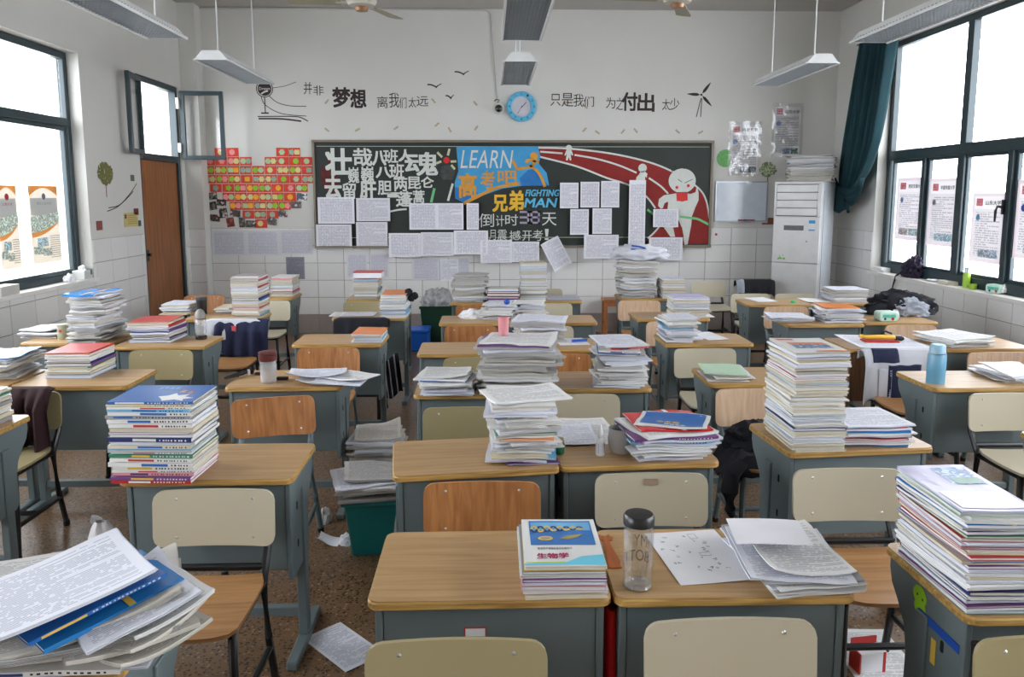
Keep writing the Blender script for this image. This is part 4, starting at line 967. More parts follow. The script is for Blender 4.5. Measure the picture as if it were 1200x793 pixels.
a = onY(905, 260, YB-.02); tag(put('wooden_holder', MB().box(-.05, .07, -.02, 0, -.03, .05).box(-.12, -.05, -.015, 0, -.03, -.01), wood('reddish_brown_wood', (142, 84, 56), (104, 56, 38), .5, 'X'), None, (a.x, YB-.006, a.z)), 'small reddish brown wooden holder on the wall beside the whiteboard', 'holder')
put_ = put
M_plast = glass('clear_plastic_sleeve', (.985, .985, .99), .06, .05)
PR_post = printed('poster_print', (222, 220, 220), (140, 140, 144), .016, .56, .022)
def transl(name, rgb, tr=.6):
    if name in MATS: return MATS[name]
    n = N(name); n.b.inputs['Base Color'].default_value = (*lin(rgb), 1); n.b.inputs['Roughness'].default_value = .7
    t2 = n.n('ShaderNodeBsdfTranslucent'); t2.inputs[0].default_value = (*lin(rgb), 1); mx = n.n('ShaderNodeMixShader'); mx.inputs[0].default_value = tr
    n.l(n.b.outputs[0], mx.inputs[1]); n.l(t2.outputs[0], mx.inputs[2]); n.l(mx.outputs[0], n.out.inputs[0]); MATS[name] = n.m; return n.m
def qd(x0, x1, y0, y1, z): return MB().add([(x0, y0, z), (x1, y0, z), (x1, y1, z), (x0, y1, z)], [(0, 1, 2, 3)])
def poster_parts(o, w_, h_, title, m=PR_post, band=None, pics=((.36, .64, (82, 96, 128)), (.66, .94, (72, 98, 84))), red=True, seal=True, logo=(110, 130, 180)):
    put('poster_sheet', qd(-w_/2, w_/2, 0, h_*(.80 if band else 1), 0) if band else MB().box(-w_/2, w_/2, 0, h_, 0, .001), m, o)
    if band: put('title_band', qd(-w_/2, w_/2, h_*.80, h_, 0), band, o)
    else: put('title_band', MB().box(-w_/2+.012, w_/2-.012, h_*.80, h_-.012, .001, .0014), mat('poster_white', (222, 220, 220), .6), o)
    if red:
        put('red_square', qd(-w_/2+.05*w_+.01, -w_/2+.30*w_, h_*.85, h_*.965, .002), transl('poster_red_backlit', (236, 110, 126), .22) if band else mat('poster_red', (196, 66, 84), .6), o)
        mb = MB(); glyph_into(mb, '招生', -w_/2+.08*w_, -w_/2+.28*w_, h_*.912, h_*.955, .0024, .02); glyph_into(mb, '简章', -w_/2+.08*w_, -w_/2+.28*w_, h_*.862, h_*.902, .0024, .02); put('small_white_lettering', mb, mat('poster_pink_white', (226, 190, 196), .6), o, kind='stuff')
    if title: mb = MB(); glyph_into(mb, title, -w_/2+.40*w_, w_/2-.06*w_, h_*.865, h_*.935, .0024, .02); put('title_lettering', mb, mat('poster_ink', (70, 68, 74), .7), o, kind='stuff')
    for a_, b_, c_ in pics: put('picture', qd(-w_/2+a_*w_, -w_/2+b_*w_, h_*.03, h_*.15, .0016), photo_like(c_, bool(band)), o)
    if seal: mb = MB(); disc(mb, -w_*.34, h_*.66, .028, z=.0016); put('logo', mb, mat('seal_%d' % logo[0], logo, .6), o)
_pl = {}
def photo_like(c, back=False):
    if (c, back) in _pl: return _pl[(c, back)]
    if back: c0 = c; c = tuple(int(q*.55+100) for q in c)  # window pictures: colours lightened to stand in for daylight through them
    s = tuple(min(255, int(q*1.25)+20) for q in c); _pl[(c, back)] = photo_mat('printed_picture', [(0, c), (.35, s), (.6, tuple(int(q*.8) for q in c)), (.78, (200, 208, 214)), (.9, tuple(int(q*.9) for q in c))], back, 90); return _pl[(c, back)] if not back else _pl.setdefault((c0, True), _pl[(c, back)])
for (u0, v0, u1, v1, title, l, rt) in ((853, 142, 892, 204, '南京大学', 'lower admission poster in a shiny plastic sleeve right of the chalkboard', 0), (904, 121, 941, 182, '北京大学', 'upper admission poster in a shiny plastic sleeve above the air conditioner', 0)):
    Wd = Wall2D('wall_poster', l, 'poster', u0, v1, u1, v0, off=.005, group='posters in plastic sleeves'); poster_parts(Wd.o, Wd.w*.9, Wd.h*.93, title)
    def ff(i, j, W_=Wd): return ((i-.5)*W_.w*1.06, -.02+j*(W_.h+.02), .006+.012*mnoise.noise(Vector((i*4, j*6, W_.ox))))
    put('plastic_sleeve', MB().slab(12, 16, ff, .0005), M_plast, Wd.o, smooth=True)
a = onY(850, 185.5, YB); tag(put('green_disc', MB().lathe([(.105, 0), (.105, .004)], 28), mat('leaf_green_card', (104, 168, 96), .6, var=.2, scale=30), None, (a.x, YB-.001, a.z), (HALF, 0, 0)), 'round green paper disc half hidden behind the lower plastic-sleeved poster', 'decoration')
def tree_sticker(label, u0, v0, u1, v1, Wm, cols, trunk, seed):
    P0, P1, rot = Wm(u0, v0), Wm(u1, v1), None
    return P0, P1
def crown(mb, cx, cy, rx, ry, n, seed, z=0.0):
    r_ = R(seed)
    for i in range(n):
        a = r_.uniform(0, 6.283); q_ = math.sqrt(r_.random()); x, y = cx+rx*q_*math.cos(a), cy+ry*q_*math.sin(a); b_ = r_.uniform(0, 3.14); l_ = rx*.17; w_ = rx*.09
        c, s = math.cos(b_), math.sin(b_); zz = z+i*.000004
        mb.add([(x+l_*c, y+l_*s, zz), (x-w_*s, y+w_*c, zz), (x-l_*c, y-l_*s, zz), (x+w_*s, y-w_*c, zz)], [(0, 1, 2, 3)])
    return mb
a = onY(900, 200, YB); t_ = thing('tree_sticker', 'small round green tree sticker above the whiteboard corner', 'sticker', (a.x, YB-.0012, onY(900, 214, YB).z), rot=(HALF, 0, 0))
put('trunk', MB().box(-.006, .006, 0, .10, 0, .0006), mat('sticker_trunk', (150, 90, 84), .7), t_)
put('crown', crown(MB(), 0, .155, .10, .085, 170, 2, .0007), mat('sticker_leaves', (116, 132, 92), .7, var=.3, scale=60), t_, kind='stuff')
put('pale_crown_leaves', crown(MB(), 0, .16, .09, .075, 60, 9, .0016), mat('sticker_leaves_pale', (186, 196, 160), .7), t_, kind='stuff')  # paler leaves printed among the green ones
tag(put('wall_hook', MB().lathe([(.016, 0), (.018, .02), (.01, .03)], 10).box(-.004, .03, -.01, .03, .0, .02), M_ink, None, (onY(914, 217, YB).x, YB, onY(914, 217, YB).z), (HALF, 0, 0)), 'small black hook on the wall left of the air conditioner top', 'hook')

# ---- left wall stickers
def leftwall(u, v): p_ = onX(u, v, XL); return p_.y, p_.z
def lput(name, pts_fn, m, label, cat, group=None, kind=None):
    mb = MB(); pts_fn(mb); s = put(name, mb, m, None, (XL+.0012, 0, 0)); s.rotation_euler = (HALF, 0, HALF); return tag(s, label, cat, group, kind)
# local x = world y, local y = world z, local z = out of the left wall
y0, z0 = leftwall(125, 231); y1, z1 = leftwall(126, 216)
t_ = thing('tree_sticker', 'brown-green round tree sticker on the left wall before the door', 'sticker', (XL+.0012, y0, z0), rot=(HALF, 0, HALF))
put('trunk', MB().box(-.006, .006, 0, .12, 0, .0006), mat('sticker_trunk', (150, 90, 84), .7), t_)
put('crown', crown(MB(), .0, .215, .135, .095, 260, 4, .0007), mat('sticker_leaves_olive', (112, 112, 66), .7, var=.35, scale=60), t_, kind='stuff')
def f(mb):
    for ln in ([(127, 243.5), (140, 240), (152, 227), (160, 215)], [(125.5, 247.5), (138, 242), (150, 231), (156, 224)]):
        ribbon(mb, spline([leftwall(*p_) for p_ in ln], 6), .009)
lput('curve_sticker', f, M_brnk, 'two thin dark curved lines stuck on the left wall', 'sticker')
for (u0, v0, u1, v1, c_, l, nm) in ((145.5, 249, 161, 266, (198, 182, 118), 'yellow notice with small picture beside the door', 'notice'), (113, 258.5, 119.5, 270, (140, 78, 72), 'small reddish picture on the left wall under the tree sticker', 'small_picture'), (157, 244, 162, 252, (120, 60, 58), 'tiny dark red sticker above the yellow notice', 'small_sticker'), (153, 205, 157, 212, (84, 100, 84), 'tiny dark green sticker up beside the door', 'small_sticker'), (162, 258, 165, 265, (74, 84, 80), 'tiny grey sticker below right of the yellow notice', 'small_sticker')):
    (a, b), (c, d) = leftwall(u0, v1), leftwall(u1, v0)
    m_ = mat('sticker_%d_%d' % (c_[0], c_[1]), c_, .6, var=.12, scale=50)
    s = put(nm, MB().box(0, c-a, 0, d-b, 0, .001), m_, None, (XL+.001, a, b), (HALF, 0, HALF)); tag(s, l, 'notice' if nm == 'notice' else 'sticker')
    if nm == 'notice': put('notice_picture', MB().box(.02, .06, (d-b)*.6, (d-b)*.9, .001, .0015), mat('brown_print', (120, 80, 60), .6), s); mb = MB(); [mb.box(.08, (c-a)-.02, (d-b)*k_, (d-b)*k_+.006, .001, .0015) for k_ in (.2, .35, .5, .65, .8)]; put('print_line', mb, mat('ochre_ink', (150, 132, 74), .7), s, kind='stuff')

# ================================================================== AIR CONDITIONER
M_ac = mat('off_white_ac_plastic', (206, 206, 206), .35, spec=.5)
M_acd = mat('ac_side_metal', (198, 202, 208), .35)
ac = thing('air_conditioner', 'tall white floor standing air conditioner in the back right corner', 'air conditioner', (3.57, 8.66, 0), math.radians(-42))
aw, ad, ah = .53, .42, 1.81
put('cabinet', MB().box(-aw/2, aw/2, -ad/2+.03, ad/2, .03, ah-.01), M_acd, ac, bevel=.012)
put('top_cap', MB().box(-aw/2, aw/2, -ad/2, ad/2, ah-.03, ah), M_ac, ac, bevel=.008)
put('plinth', MB().box(-aw/2+.01, aw/2-.01, -ad/2+.01, ad/2, 0, .04), mat('grey_plinth', (120, 120, 122), .5), ac)
put('front_panel', MB().box(-aw/2, aw/2-.01, -ad/2, -ad/2+.03, .05, .90), M_ac, ac, bevel=.006)
put('front_panel', MB().box(-aw/2, aw/2-.01, -ad/2, -ad/2+.03, .905, 1.42), M_ac, ac, bevel=.006)
put('outlet_frame', MB().box(-aw/2, -aw/2+.025, -ad/2, -ad/2+.03, 1.425, ah-.03).box(aw/2-.045, aw/2-.01, -ad/2, -ad/2+.03, 1.425, ah-.03), M_ac, ac)
put('outlet_recess', MB().box(-aw/2+.02, aw/2-.04, -ad/2+.022, -ad/2+.03, 1.425, ah-.03), mat('grey_recess', (120, 120, 122), .6), ac)
for k in range(4): put('louvre_blade', MB().box(-aw/2+.027, aw/2-.047, -ad/2+.001, -ad/2+.012, 1.435+k*.086, 1.515+k*.086), M_ac, ac, bevel=.004)
put('display', MB().box(-.14, .08, -ad/2-.003, -ad/2, 1.27, 1.325), mat('black_display', (28, 26, 40), .2), ac)
put('display_rim', MB().box(-.145, .085, -ad/2-.002, -ad/2, 1.258, 1.269), mat('white_rim', (226, 226, 226), .4), ac)
put('energy_label', MB().box(.135, .205, -ad/2-.001, -ad/2, 1.27, 1.385), mat('label_white', (214, 216, 216), .5), ac)
put('energy_label', MB().box(.135, .205, -ad/2-.0018, -ad/2, 1.35, 1.385).box(.135, .205, -ad/2-.0018, -ad/2, 1.27, 1.285), mat('label_blue', (66, 150, 206), .5), ac)
put('keyhole', MB().lathe([(.008, 0), (.009, .004)], 12, Matrix.Translation((.12, -ad/2, 1.15)) @ Matrix.Rotation(HALF, 4, 'X')), mat('grey_metal', (120, 124, 126), .4, .6), ac)
mb = MB()
for (x, z, r_) in ((-.19, .945, .012), (-.17, .955, .016), (-.15, .95, .01), (-.125, .95, .014), (-.18, .98, .006), (-.14, .985, .007)): mb.lathe([(r_, 0), (r_, .0008)], 10, Matrix.Translation((x, -ad/2, z)) @ Matrix.Rotation(HALF, 4, 'X'))
put('flower_decal', mb, mat('green_decal', (120, 176, 92), .5, var=.3, scale=60), ac, kind='stuff')
put('side_seam', MB().box(aw/2, aw/2+.002, -ad/2+.06, -ad/2+.07, .1, ah-.1), mat('grey_recess', (120, 120, 122), .6), ac)

# ================================================================== CEILING LAMPS, FANS
M_lamp = mat('white_lamp_sheet', (212, 214, 214), .4, spec=.4)
M_lampd = mat('lamp_top_greyed', (150, 146, 140), .6)
M_louv = mat('aluminium_louvre', (172, 178, 182), .35, .6)
M_tube = mat('fluorescent_tube_off', (216, 218, 218), .3)
def lamp_proto():
    t = thing('ceiling_lamp', 'x', 'lamp'); L_, w2, w1, h_ = 1.34, .135, .07, .075
    mb = MB(); mb.prism([(-w2, 0), (-w1, h_), (w1, h_), (w2, 0), (w2-.006, 0), (w1-.004, h_-.006), (-w1+.004, h_-.006), (-w2+.006, 0)], -L_/2, L_/2, 'y'); put('housing', mb, M_lamp, t)
    for s in (-1, 1): put('end_plate', MB().prism([(-w2, 0), (-w1, h_), (w1, h_), (w2, 0)], s*L_/2-.002, s*L_/2+.002, 'y'), M_lamp, t)
    for s in (-1, 1): put('rim', MB().box(s*w2-.006, s*w2+.006, -L_/2, L_/2, -.006, .008), M_lamp, t)
    for x in (-.05, .05): put('tube', MB().tube([(x, -L_/2+.03, .04), (x, L_/2-.03, .04)], .012, 10), M_tube, t, smooth=True)
    mb = MB()
    for k in range(34): y = -L_/2+.02+k*(L_-.04)/33; mb.box(-w2+.008, w2-.008, y-.0015, y+.0015, .0, .022)
    for k in range(1, 12): x = -w2+k*2*w2/12; mb.box(x-.001, x+.001, -L_/2+.01, L_/2-.01, .002, .020)
    put('louvre', mb, M_louv, t, kind='stuff')
    for y in (-L_/2+.18, L_/2-.18): put('hanging_rod', MB().tube([(0, y, h_), (0, y, ZC-2.73)], .006, 6), M_lamp, t); put('ceiling_cup', MB().lathe([(.03, ZC-2.73-.03), (.03, ZC-2.73)], 12, Matrix.Translation((0, y, 0))), M_lamp, t)
    return t
lp = lamp_proto()
for i, (x, y, l) in enumerate(((.23, 4.90, 'nearer louvred lamp over the centre aisle, cut by the top edge'), (.26, 7.08, 'farther louvred lamp over the centre, right above the clock'), (-2.22, 4.90, 'nearer hanging louvred lamp along the left windows'), (-2.22, 7.08, 'farther hanging louvred lamp before the open sashes'), (2.70, 4.90, 'nearer hanging louvred lamp in front of the curtain'), (2.74, 7.08, 'farther hanging louvred lamp on the right side'))):
    z = 2.755
    o_ = lp if i == 0 else dup(lp, (x, y, z), 0); o_.location = (x, y, 2.73); o_['label'] = l; o_['group'] = 'hanging ceiling lamps'
M_fan = mat('dusty_fan_blade', (150, 146, 124), .5, var=.1, scale=6)
M_fanw = mat('cream_fan_metal', (196, 192, 182), .4)
def fan(x, y, z, a0, label):
    t = thing('ceiling_fan', label, 'fan', (x, y, z), group='ceiling fans')
    put('motor', MB().lathe([(.03, .0), (.10, .01), (.12, .04), (.11, .09), (.05, .13), (.02, .14)], 24), M_fanw, t, smooth=True)
    put('bottom_cap', MB().lathe([(.01, -.035), (.045, -.03), (.055, -.005), (.05, .0)], 18), mat('brass_cap', (150, 110, 80), .35, .5), t, smooth=True)
    put('down_rod', MB().tube([(0, 0, .13), (0, 0, ZC-z)], .012, 8), M_fanw, t); put('canopy', MB().lathe([(.02, ZC-z-.09), (.07, ZC-z-.01), (.07, ZC-z)], 16), M_fanw, t)
    for k in range(3):
        a = a0+k*2*math.pi/3; Mx = Matrix.Rotation(a, 4, 'Z') @ Matrix.Translation((0, 0, .03)) @ Matrix.Rotation(math.radians(9), 4, 'X')
        put('blade', MB().prism([(.16, -.05), (.5, -.075), (.56, -.07), (.565, .0), (.54, .055), (.16, .045)], -.003, .003, 'z', Mx), M_fan, t)
        put('blade_arm', MB().box(.08, .2, -.015, .015, -.004, .004, Mx), M_fanw, t)
    return t
fan(-1.00, 6.35, 3.13, math.radians(-52), 'ceiling fan on the left, dusty blade pointing down right')
fan(1.50, 6.3, 3.16, math.radians(-48), 'ceiling fan on the right beside the centre lamp')

# ================================================================== CURTAIN
M_cur = mat('dark_teal_cloth', (20, 58, 66), .8, var=.12, scale=10, bump=.08)
secs = [(3.27, 7.72, 8.42, .075), (3.1, 7.72, 8.44, .08), (2.8, 7.75, 8.50, .08), (2.5, 7.79, 8.56, .08), (2.25, 7.85, 8.62, .075), (2.05, 7.95, 8.66, .07), (1.92, 8.07, 8.69, .065), (1.83, 8.2, 8.71, .06), (1.76, 8.36, 8.73, .055), (1.72, 8.5, 8.74, .05)]
nP = 110
def cur(i, j):
    s = j*(len(secs)-1); k = min(int(s), len(secs)-2); f_ = s-k; a = [secs[k][q]*(1-f_)+secs[k+1][q]*f_ for q in range(4)]
    y = a[1]+(a[2]-a[1])*i; ph = i*2*math.pi*6.5+.4*math.sin(j*4)
    return (4.02-a[3]*(1.5*abs(math.sin(ph*.5))-.75+.25*math.sin(ph*.25+1.3))-.03*math.sin(j*3.1), y+.008*math.cos(ph), a[0]-.16*j*j*math.sin(math.pi*i)**.8)
cu_ = thing('curtain', 'dark teal curtain gathered and swept aside at the right window', 'curtain', (4.02, 8.3, 1.45))
def cloth(name, nx, ny, fn, m, parent=None, th=.004, off=(0, 0, 0), **kw):
    mb = MB(); mb.grid(nx, ny, lambda i, j: tuple(Vector(fn(i, j))-Vector(off))); ob = put(name, mb, m, parent, smooth=True, **kw)
    for p_ in ob.data.polygons: p_.use_smooth = True
    md = ob.modifiers.new('thick', 'SOLIDIFY'); md.thickness = th; md.offset = 0; return ob
cloth('pleated_cloth', nP, 28, cur, M_cur, cu_, .004, (4.02, 8.3, 1.45))
def swag(i, j):   # folds sagging under the tie
    y = 8.10+i*.60; z = 1.84-.26*math.sin(math.pi*i)**.7-.10*i*(1-j); ph = j*2*math.pi
    return (3.97-.05*j-.012*math.sin(ph*3)+.02*math.sin(math.pi*i), y, z+.14*j*math.sin(math.pi*i)+.02*i)
cloth('swag', 24, 24, swag, M_cur, cu_, .006, (4.02, 8.3, 1.45))
def tail(i, j):
    ph = i*2*math.pi; rr_ = .07+.025*j; b_ = 1+.22*math.sin(ph*6+j)
    return (3.97+rr_*.7*math.cos(ph)*b_, 8.62-.03*j+rr_*math.sin(ph)*b_, 1.78-.30*j+.02*math.sin(ph*3))
cloth('hanging_tail', 48, 10, tail, M_cur, cu_, .003, (4.02, 8.3, 1.45))
put('curtain_rail', MB().tube([(4.05, 4.6, 3.29), (4.05, 8.6, 3.29)], .012, 8), mat('steel_rail', (120, 122, 124), .4, .7), None)
rl = C.objects[-1]; tag(rl, 'thin curtain rail above the right window', 'rail')

# ---- posters on the window glass
def glass_poster(X, u0, v0, u1, v1, label, title, right=True, pics=None, logo=(110, 130, 180), style=0):
    p0 = onX(u0, v0, X); p1 = onX(u1, v1, X); ya, yb = min(p0.y, p1.y), max(p0.y, p1.y); za, zb_ = min(p0.z, p1.z), max(p0.z, p1.z)
    # seen from inside: on the right wall local x runs towards smaller y
    o_ = thing('window_poster', label, 'poster', (X, (ya+yb)/2, za), rot=(HALF, 0, -HALF if right else HALF), group='posters on the window panes')
    w_, h_ = yb-ya, zb_-za
    if style == 0:
        poster_parts(o_, w_, h_, title, PR_win, M_pband, pics or ((.3, .92, (96, 130, 160)),), logo=logo)
        for b in ((-w_/2-.03, -w_/2, 0, h_, 0), (w_/2, w_/2+.03, 0, h_, 0), (-w_/2-.03, w_/2+.03, h_, h_+.03, 0), (-w_/2-.03, w_/2+.03, -.03, 0, 0)): put('paper_border', qd(*b), M_pbord, o_)
    else:
        put('poster_sheet', qd(-w_/2, w_/2, 0, h_, 0), M_pwarm, o_)
        mb = MB(); n_ = 12
        arc1 = [(-w_/2+w_*i/n_, h_*(.86+.11*math.sin(math.pi*i/n_))) for i in range(n_+1)]; mb.add([(x, y, .0014) for x, y in arc1]+[(x, h_, .0014) for x, y in arc1[::-1]], [tuple(range(2*n_+2))]); put('orange_arc', mb, M_orn, o_)
        arc2 = [(-w_/2+w_*i/n_, h_*(.40+.14*(i/n_)**2)) for i in range(n_+1)]; arc3 = [(x, y-.06*h_+.055*h_*((x+w_/2)/w_)**2) for x, y in arc2]
        mb = MB(); mb.add([(x, y, .0016) for x, y in arc2]+[(x, y, .0016) for x, y in arc3[::-1]], [tuple(range(2*n_+2))]); put('orange_arc', mb, M_orn, o_)
        mb = MB(); mb.add([(x, y, .0014) for x, y in arc2]+[(w_/2, h_*.66, .0014), (-w_/2, h_*.60, .0014)], [tuple(range(n_+3))]); put('picture', mb, photo_like((124, 160, 150), True), o_)
        put('campus_picture', qd(-w_/2+.02, w_/2-.02, h_*.62, h_*.84, .0012), M_pgrey, o_)
        for a_, b_, c_, d_, cc in ((.18, .55, .22, .33, (90, 140, 170)), (.05, .36, .12, .22, (96, 132, 120)), (.36, .66, .09, .19, (100, 120, 110))): put('small_picture', qd(-w_/2+a_*w_, -w_/2+b_*w_, h_*c_, h_*d_, .002), photo_like(cc, True), o_)
        mb = MB(); 
        for k in range(11): mb.box(w_*.12, w_/2-.01, h_*(.06+.028*k), h_*(.06+.028*k)+.005, .0012, .0016)
        put('print_line', mb, mat('poster_text_grey', (130, 128, 126), .7), o_, kind='stuff')
        mb = MB(); disc(mb, 0, h_*.86, .026, z=.0018); put('logo', mb, mat('seal_style_%d' % logo[0], logo, .6), o_)
        if title: mb = MB(); glyph_into(mb, title, -w_*.25, w_*.25, h_*.755, h_*.79, .002, .01); put('title_lettering', mb, mat('seal_style_%d' % logo[0], logo, .6), o_, kind='stuff')
    return o_
PR_win = printed('window_poster_print', (216, 210, 214), (164, 162, 168), .02, .56, .03, transl=.11)
M_pband = transl('poster_title_paper', (226, 222, 224), .11)
M_pbord = transl('poster_pale_border', (220, 206, 212), .10); M_pwarm = transl('poster_warm_sheet', (226, 214, 196), .12); M_orn = transl('poster_orange', (240, 172, 96), .26); M_pgrey = transl('poster_grey_picture', (196, 200, 200), .14)
GP = GX-.008
glass_poster(GP, 1054, 212, 1079, 279, 'farthest right window poster, on the pane beside the curtain', '西安交通大学', pics=((.1, .45, (110, 90, 84)), (.5, .95, (84, 130, 120))))
glass_poster(GP, 1092, 213, 1116, 286, 'right window poster on the second pane from the curtain', '中国传媒大学', pics=((.25, .95, (96, 150, 180)),), logo=(130, 130, 134))
glass_poster(GP, 1143, 230, 1170, 306, 'right window poster on the pane with the black handle', '山东大学', pics=((.25, .95, (90, 120, 140)),), logo=(112, 170, 200))
glass_poster(GP, 1196, 215, 1228, 302, 'right window poster cut off by the right edge of view', '四川大学', pics=((.25, .95, (90, 120, 140)),), logo=(60, 80, 170))
GL = FX+.008
glass_poster(GL, -6, 216.5, 26, 313, 'orange and white poster cut by the left edge on the left window', '江南大学', right=False, logo=(176, 46, 60), style=1)
glass_poster(GL, 32, 217, 73, 305, 'orange and white poster with grey campus picture on the left window', '浙江工业大学', right=False, logo=(110, 120, 140), style=1)
# ================================================================== BOOKS AND PAPERS
PG = {'cream': pages('cream_page_edges', (214, 206, 188), (176, 166, 146)), 'white': pages('white_page_edges', (226, 226, 226), (190, 190, 190)),
      'grey': pages('grey_page_edges', (196, 190, 180), (150, 144, 136)), 'blue': pages('bluish_page_edges', (214, 218, 228), (176, 180, 194))}
CV = {k: mat('cover_'+k, c, .32, var=.05, scale=12, spec=.5) for k, c in {'white': (222, 222, 220), 'cream': (210, 200, 176), 'blue': (34, 98, 172), 'red': (186, 44, 40), 'green': (60, 128, 98), 'purple': (112, 66, 128), 'navy': (38, 50, 104),
      'orange': (220, 128, 60), 'yellow': (224, 186, 74), 'lightblue': (112, 176, 214), 'pink': (214, 150, 160), 'grey': (150, 152, 156), 'teal': (40, 130, 140), 'lavender': (180, 176, 206), 'palegreen': (176, 206, 178)}.items()}
NEWS = [printed('newsprint', (200, 196, 188), (160, 156, 152), .0065, .62, .03, objvar=.08), printed('newsprint_grey', (184, 182, 180), (140, 138, 138), .0065, .62, .03, objvar=.08)]
EXAM = [printed('exam_print', (220, 220, 220), (176, 176, 180), .007, .6, .03, objvar=.05), printed('exam_print_cool', (214, 216, 226), (172, 174, 188), .007, .6, .03, objvar=.05)]
M_folderb = mat('blue_plastic_folder', (36, 122, 190), .25, spec=.6); M_folderr = mat('red_plastic_folder', (200, 40, 44), .25, spec=.6)
COUNT = {}
def bendfn(seed, amp, w_, d_):
    def g(x, y, z):
        return amp*(mnoise.noise(Vector((x/w_*1.4+seed*3.1, y/d_*1.4, z*2.2+seed)))+.22*mnoise.noise(Vector((x/w_*2.6+seed, y/d_*2.6+7, z*5))))
    return g
ADJ = {'textbook': 'textbook', 'newspaper': 'folded newspaper', 'exam_paper': 'stapled exam paper', 'folder': 'plastic folder'}
def item(kind, colour, w_, d_, t, c, z, rz, g, spine, label, group, res=(5, 5), curl=0.0, seed=0, tilt=(0, 0), rough=0.0, off=(0, 0), sd0=0):
    """one book, newspaper, exam paper or folder: local origin at the middle of its underside"""
    COUNT[kind] = COUNT.get(kind, 0)+1
    r = R(seed*7919+COUNT[kind]); ca, sa = math.cos(rz), math.sin(rz); cq = [r.random()**2*curl for _ in range(4)]
    rg = [r.uniform(-1, 1) for _ in range(8)]
    def f(i, j, mw=1.0, md=1.0, dz=0.0):
        x, y = (i-.5)*w_*mw, (j-.5)*d_*md
        wx, wy = ca*x-sa*y, sa*x+ca*y
        e = max(abs(i-.5), abs(j-.5))*2
        k = cq[0]*((1-i)*(1-j))**3+cq[1]*(i*(1-j))**3+cq[2]*((1-i)*j)**3+cq[3]*(i*j)**3
        z_ = g(wx+off[0], wy+off[1], z)+k+rough*(e**3)*mnoise.noise(Vector(((wx+off[0])*9, (wy+off[1])*9, z*4+sd0)))
        return (x+rough*1.2*mnoise.noise(Vector((y*14, z*90, seed))), y+rough*1.2*mnoise.noise(Vector((x*14, z*90, seed+5))), z_+dz)
    nx, ny = (max(res[0], 9), max(res[1], 8)) if rough > .002 else res
    if kind == 'textbook' or kind == 'folder':
        pm = PG['cream' if colour in ('cream', 'yellow') else ('white' if kind == 'folder' or r.random() < .45 else r.choice(('cream', 'grey', 'blue')))]
        o = put(kind, MB().slab(nx, ny, lambda i, j: f(i, j, .985, .985, .0008), t-.0016), pm, None, (c[0], c[1], z), (0, 0, rz))
        mb = MB(); mb.slab(nx, ny, lambda i, j: f(i, j), .0008); mb.slab(nx, ny, lambda i, j: f(i, j, 1, 1, t-.0008), .0008)
        cm = CV[colour] if kind == 'textbook' else (M_folderb if colour == 'blue' else M_folderr if colour == 'red' else CV[colour])
        if spine is not None:
            th = .0012
            if spine in 'fb':
                s_ = 0 if spine == 'f' else 1; mb.slab(nx, 1, lambda i, j: (lambda p: (p[0], p[1]+(j-.5)*th, p[2]))(f(i, s_)), t)
            else:
                s_ = 0 if spine == 'l' else 1; mb.slab(1, ny, lambda i, j: (lambda p: (p[0]+(i-.5)*th, p[1], p[2]))(f(s_, j)), t)
        put('cover', mb, cm, o)
        if spine == 'f' and t > .006 and c[1] < 4.2 and kind == 'textbook':      # title band printed along the spine
            a = r.uniform(.06, .4); b = a+r.uniform(.2, .34); mb = MB(); bc = r.choice(('red', 'blue', 'navy', 'yellow', 'white'))
            if bc == colour: bc = 'white' if colour != 'white' else 'red'
            mb.grid(5, 1, lambda i, j: (lambda p: (p[0], p[1]-.0011, p[2]+t*(.2+.6*j)))(f(a+(b-a)*i, 0))); put('spine_label', mb, CV[bc], o)
            mb = MB(); x = b+.04
            while x < .94:
                ww = r.uniform(.012, .022); mb.grid(1, 1, lambda i, j: (lambda p: (p[0], p[1]-.0011, p[2]+t*(.3+.4*j)))(f(x+ww*i, 0))); x += ww+r.uniform(.008, .03)
            put('spine_lettering', mb, M_ink if colour in ('white', 'cream', 'yellow', 'lightblue', 'pink', 'palegreen', 'grey', 'lavender') else CV['white'], o, kind='stuff')
        if kind == 'folder': put('closure_band', MB().slab(1, ny, lambda i, j: (lambda p: (p[0], p[1], p[2]+.0006))(f(.58+.05*i, j, 1, 1.002, t-.0008)), .0012), CV['yellow' if colour == 'blue' else 'white'], o)
    else:
        m = (NEWS if kind == 'newspaper' else EXAM)[r.random() < .4]
        o = put(kind, MB().slab(nx, ny, f, t), m, None, (c[0], c[1], z), (0, 0, rz))
        if t > .004:   # loose leaves inside show along the edges
            mb = MB(); k = max(1, int(t/.003))
            for q in range(1, k+1):
                e1, e2 = 1+r.uniform(.0, .035), 1+r.uniform(.0, .035); mb.slab(nx, ny, lambda i, j: f(i, j, e1, e2, t*q/(k+1)), .0006)
            put('inner_leaves', mb, m, o, kind='stuff')
    if tilt != (0, 0): o.rotation_euler = (tilt[0], tilt[1], rz)
    tag(o, label, {'textbook': 'book', 'newspaper': 'newspaper', 'exam_paper': 'paper', 'folder': 'folder'}[kind], group)
    o.data.polygons.foreach_set('use_smooth', [False]*len(o.data.polygons))
    return o, f
STY = {  # kind weights, thickness range, bend, jitter, rotation
    'books': ([('textbook', 1)], (.008, .020), .0015, .006, .03, .0),
    'mags': ([('textbook', .8), ('exam_paper', .2)], (.006, .013), .003, .007, .04, .001),
    'white': ([('textbook', .6), ('exam_paper', .4)], (.006, .014), .004, .012, .07, .003),
    'papers': ([('exam_paper', .75), ('newspaper', .1), ('textbook', .15)], (.005, .012), .006, .024, .19, .005),
    'news': ([('newspaper', .8), ('exam_paper', .2)], (.008, .016), .007, .024, .18, .009)}
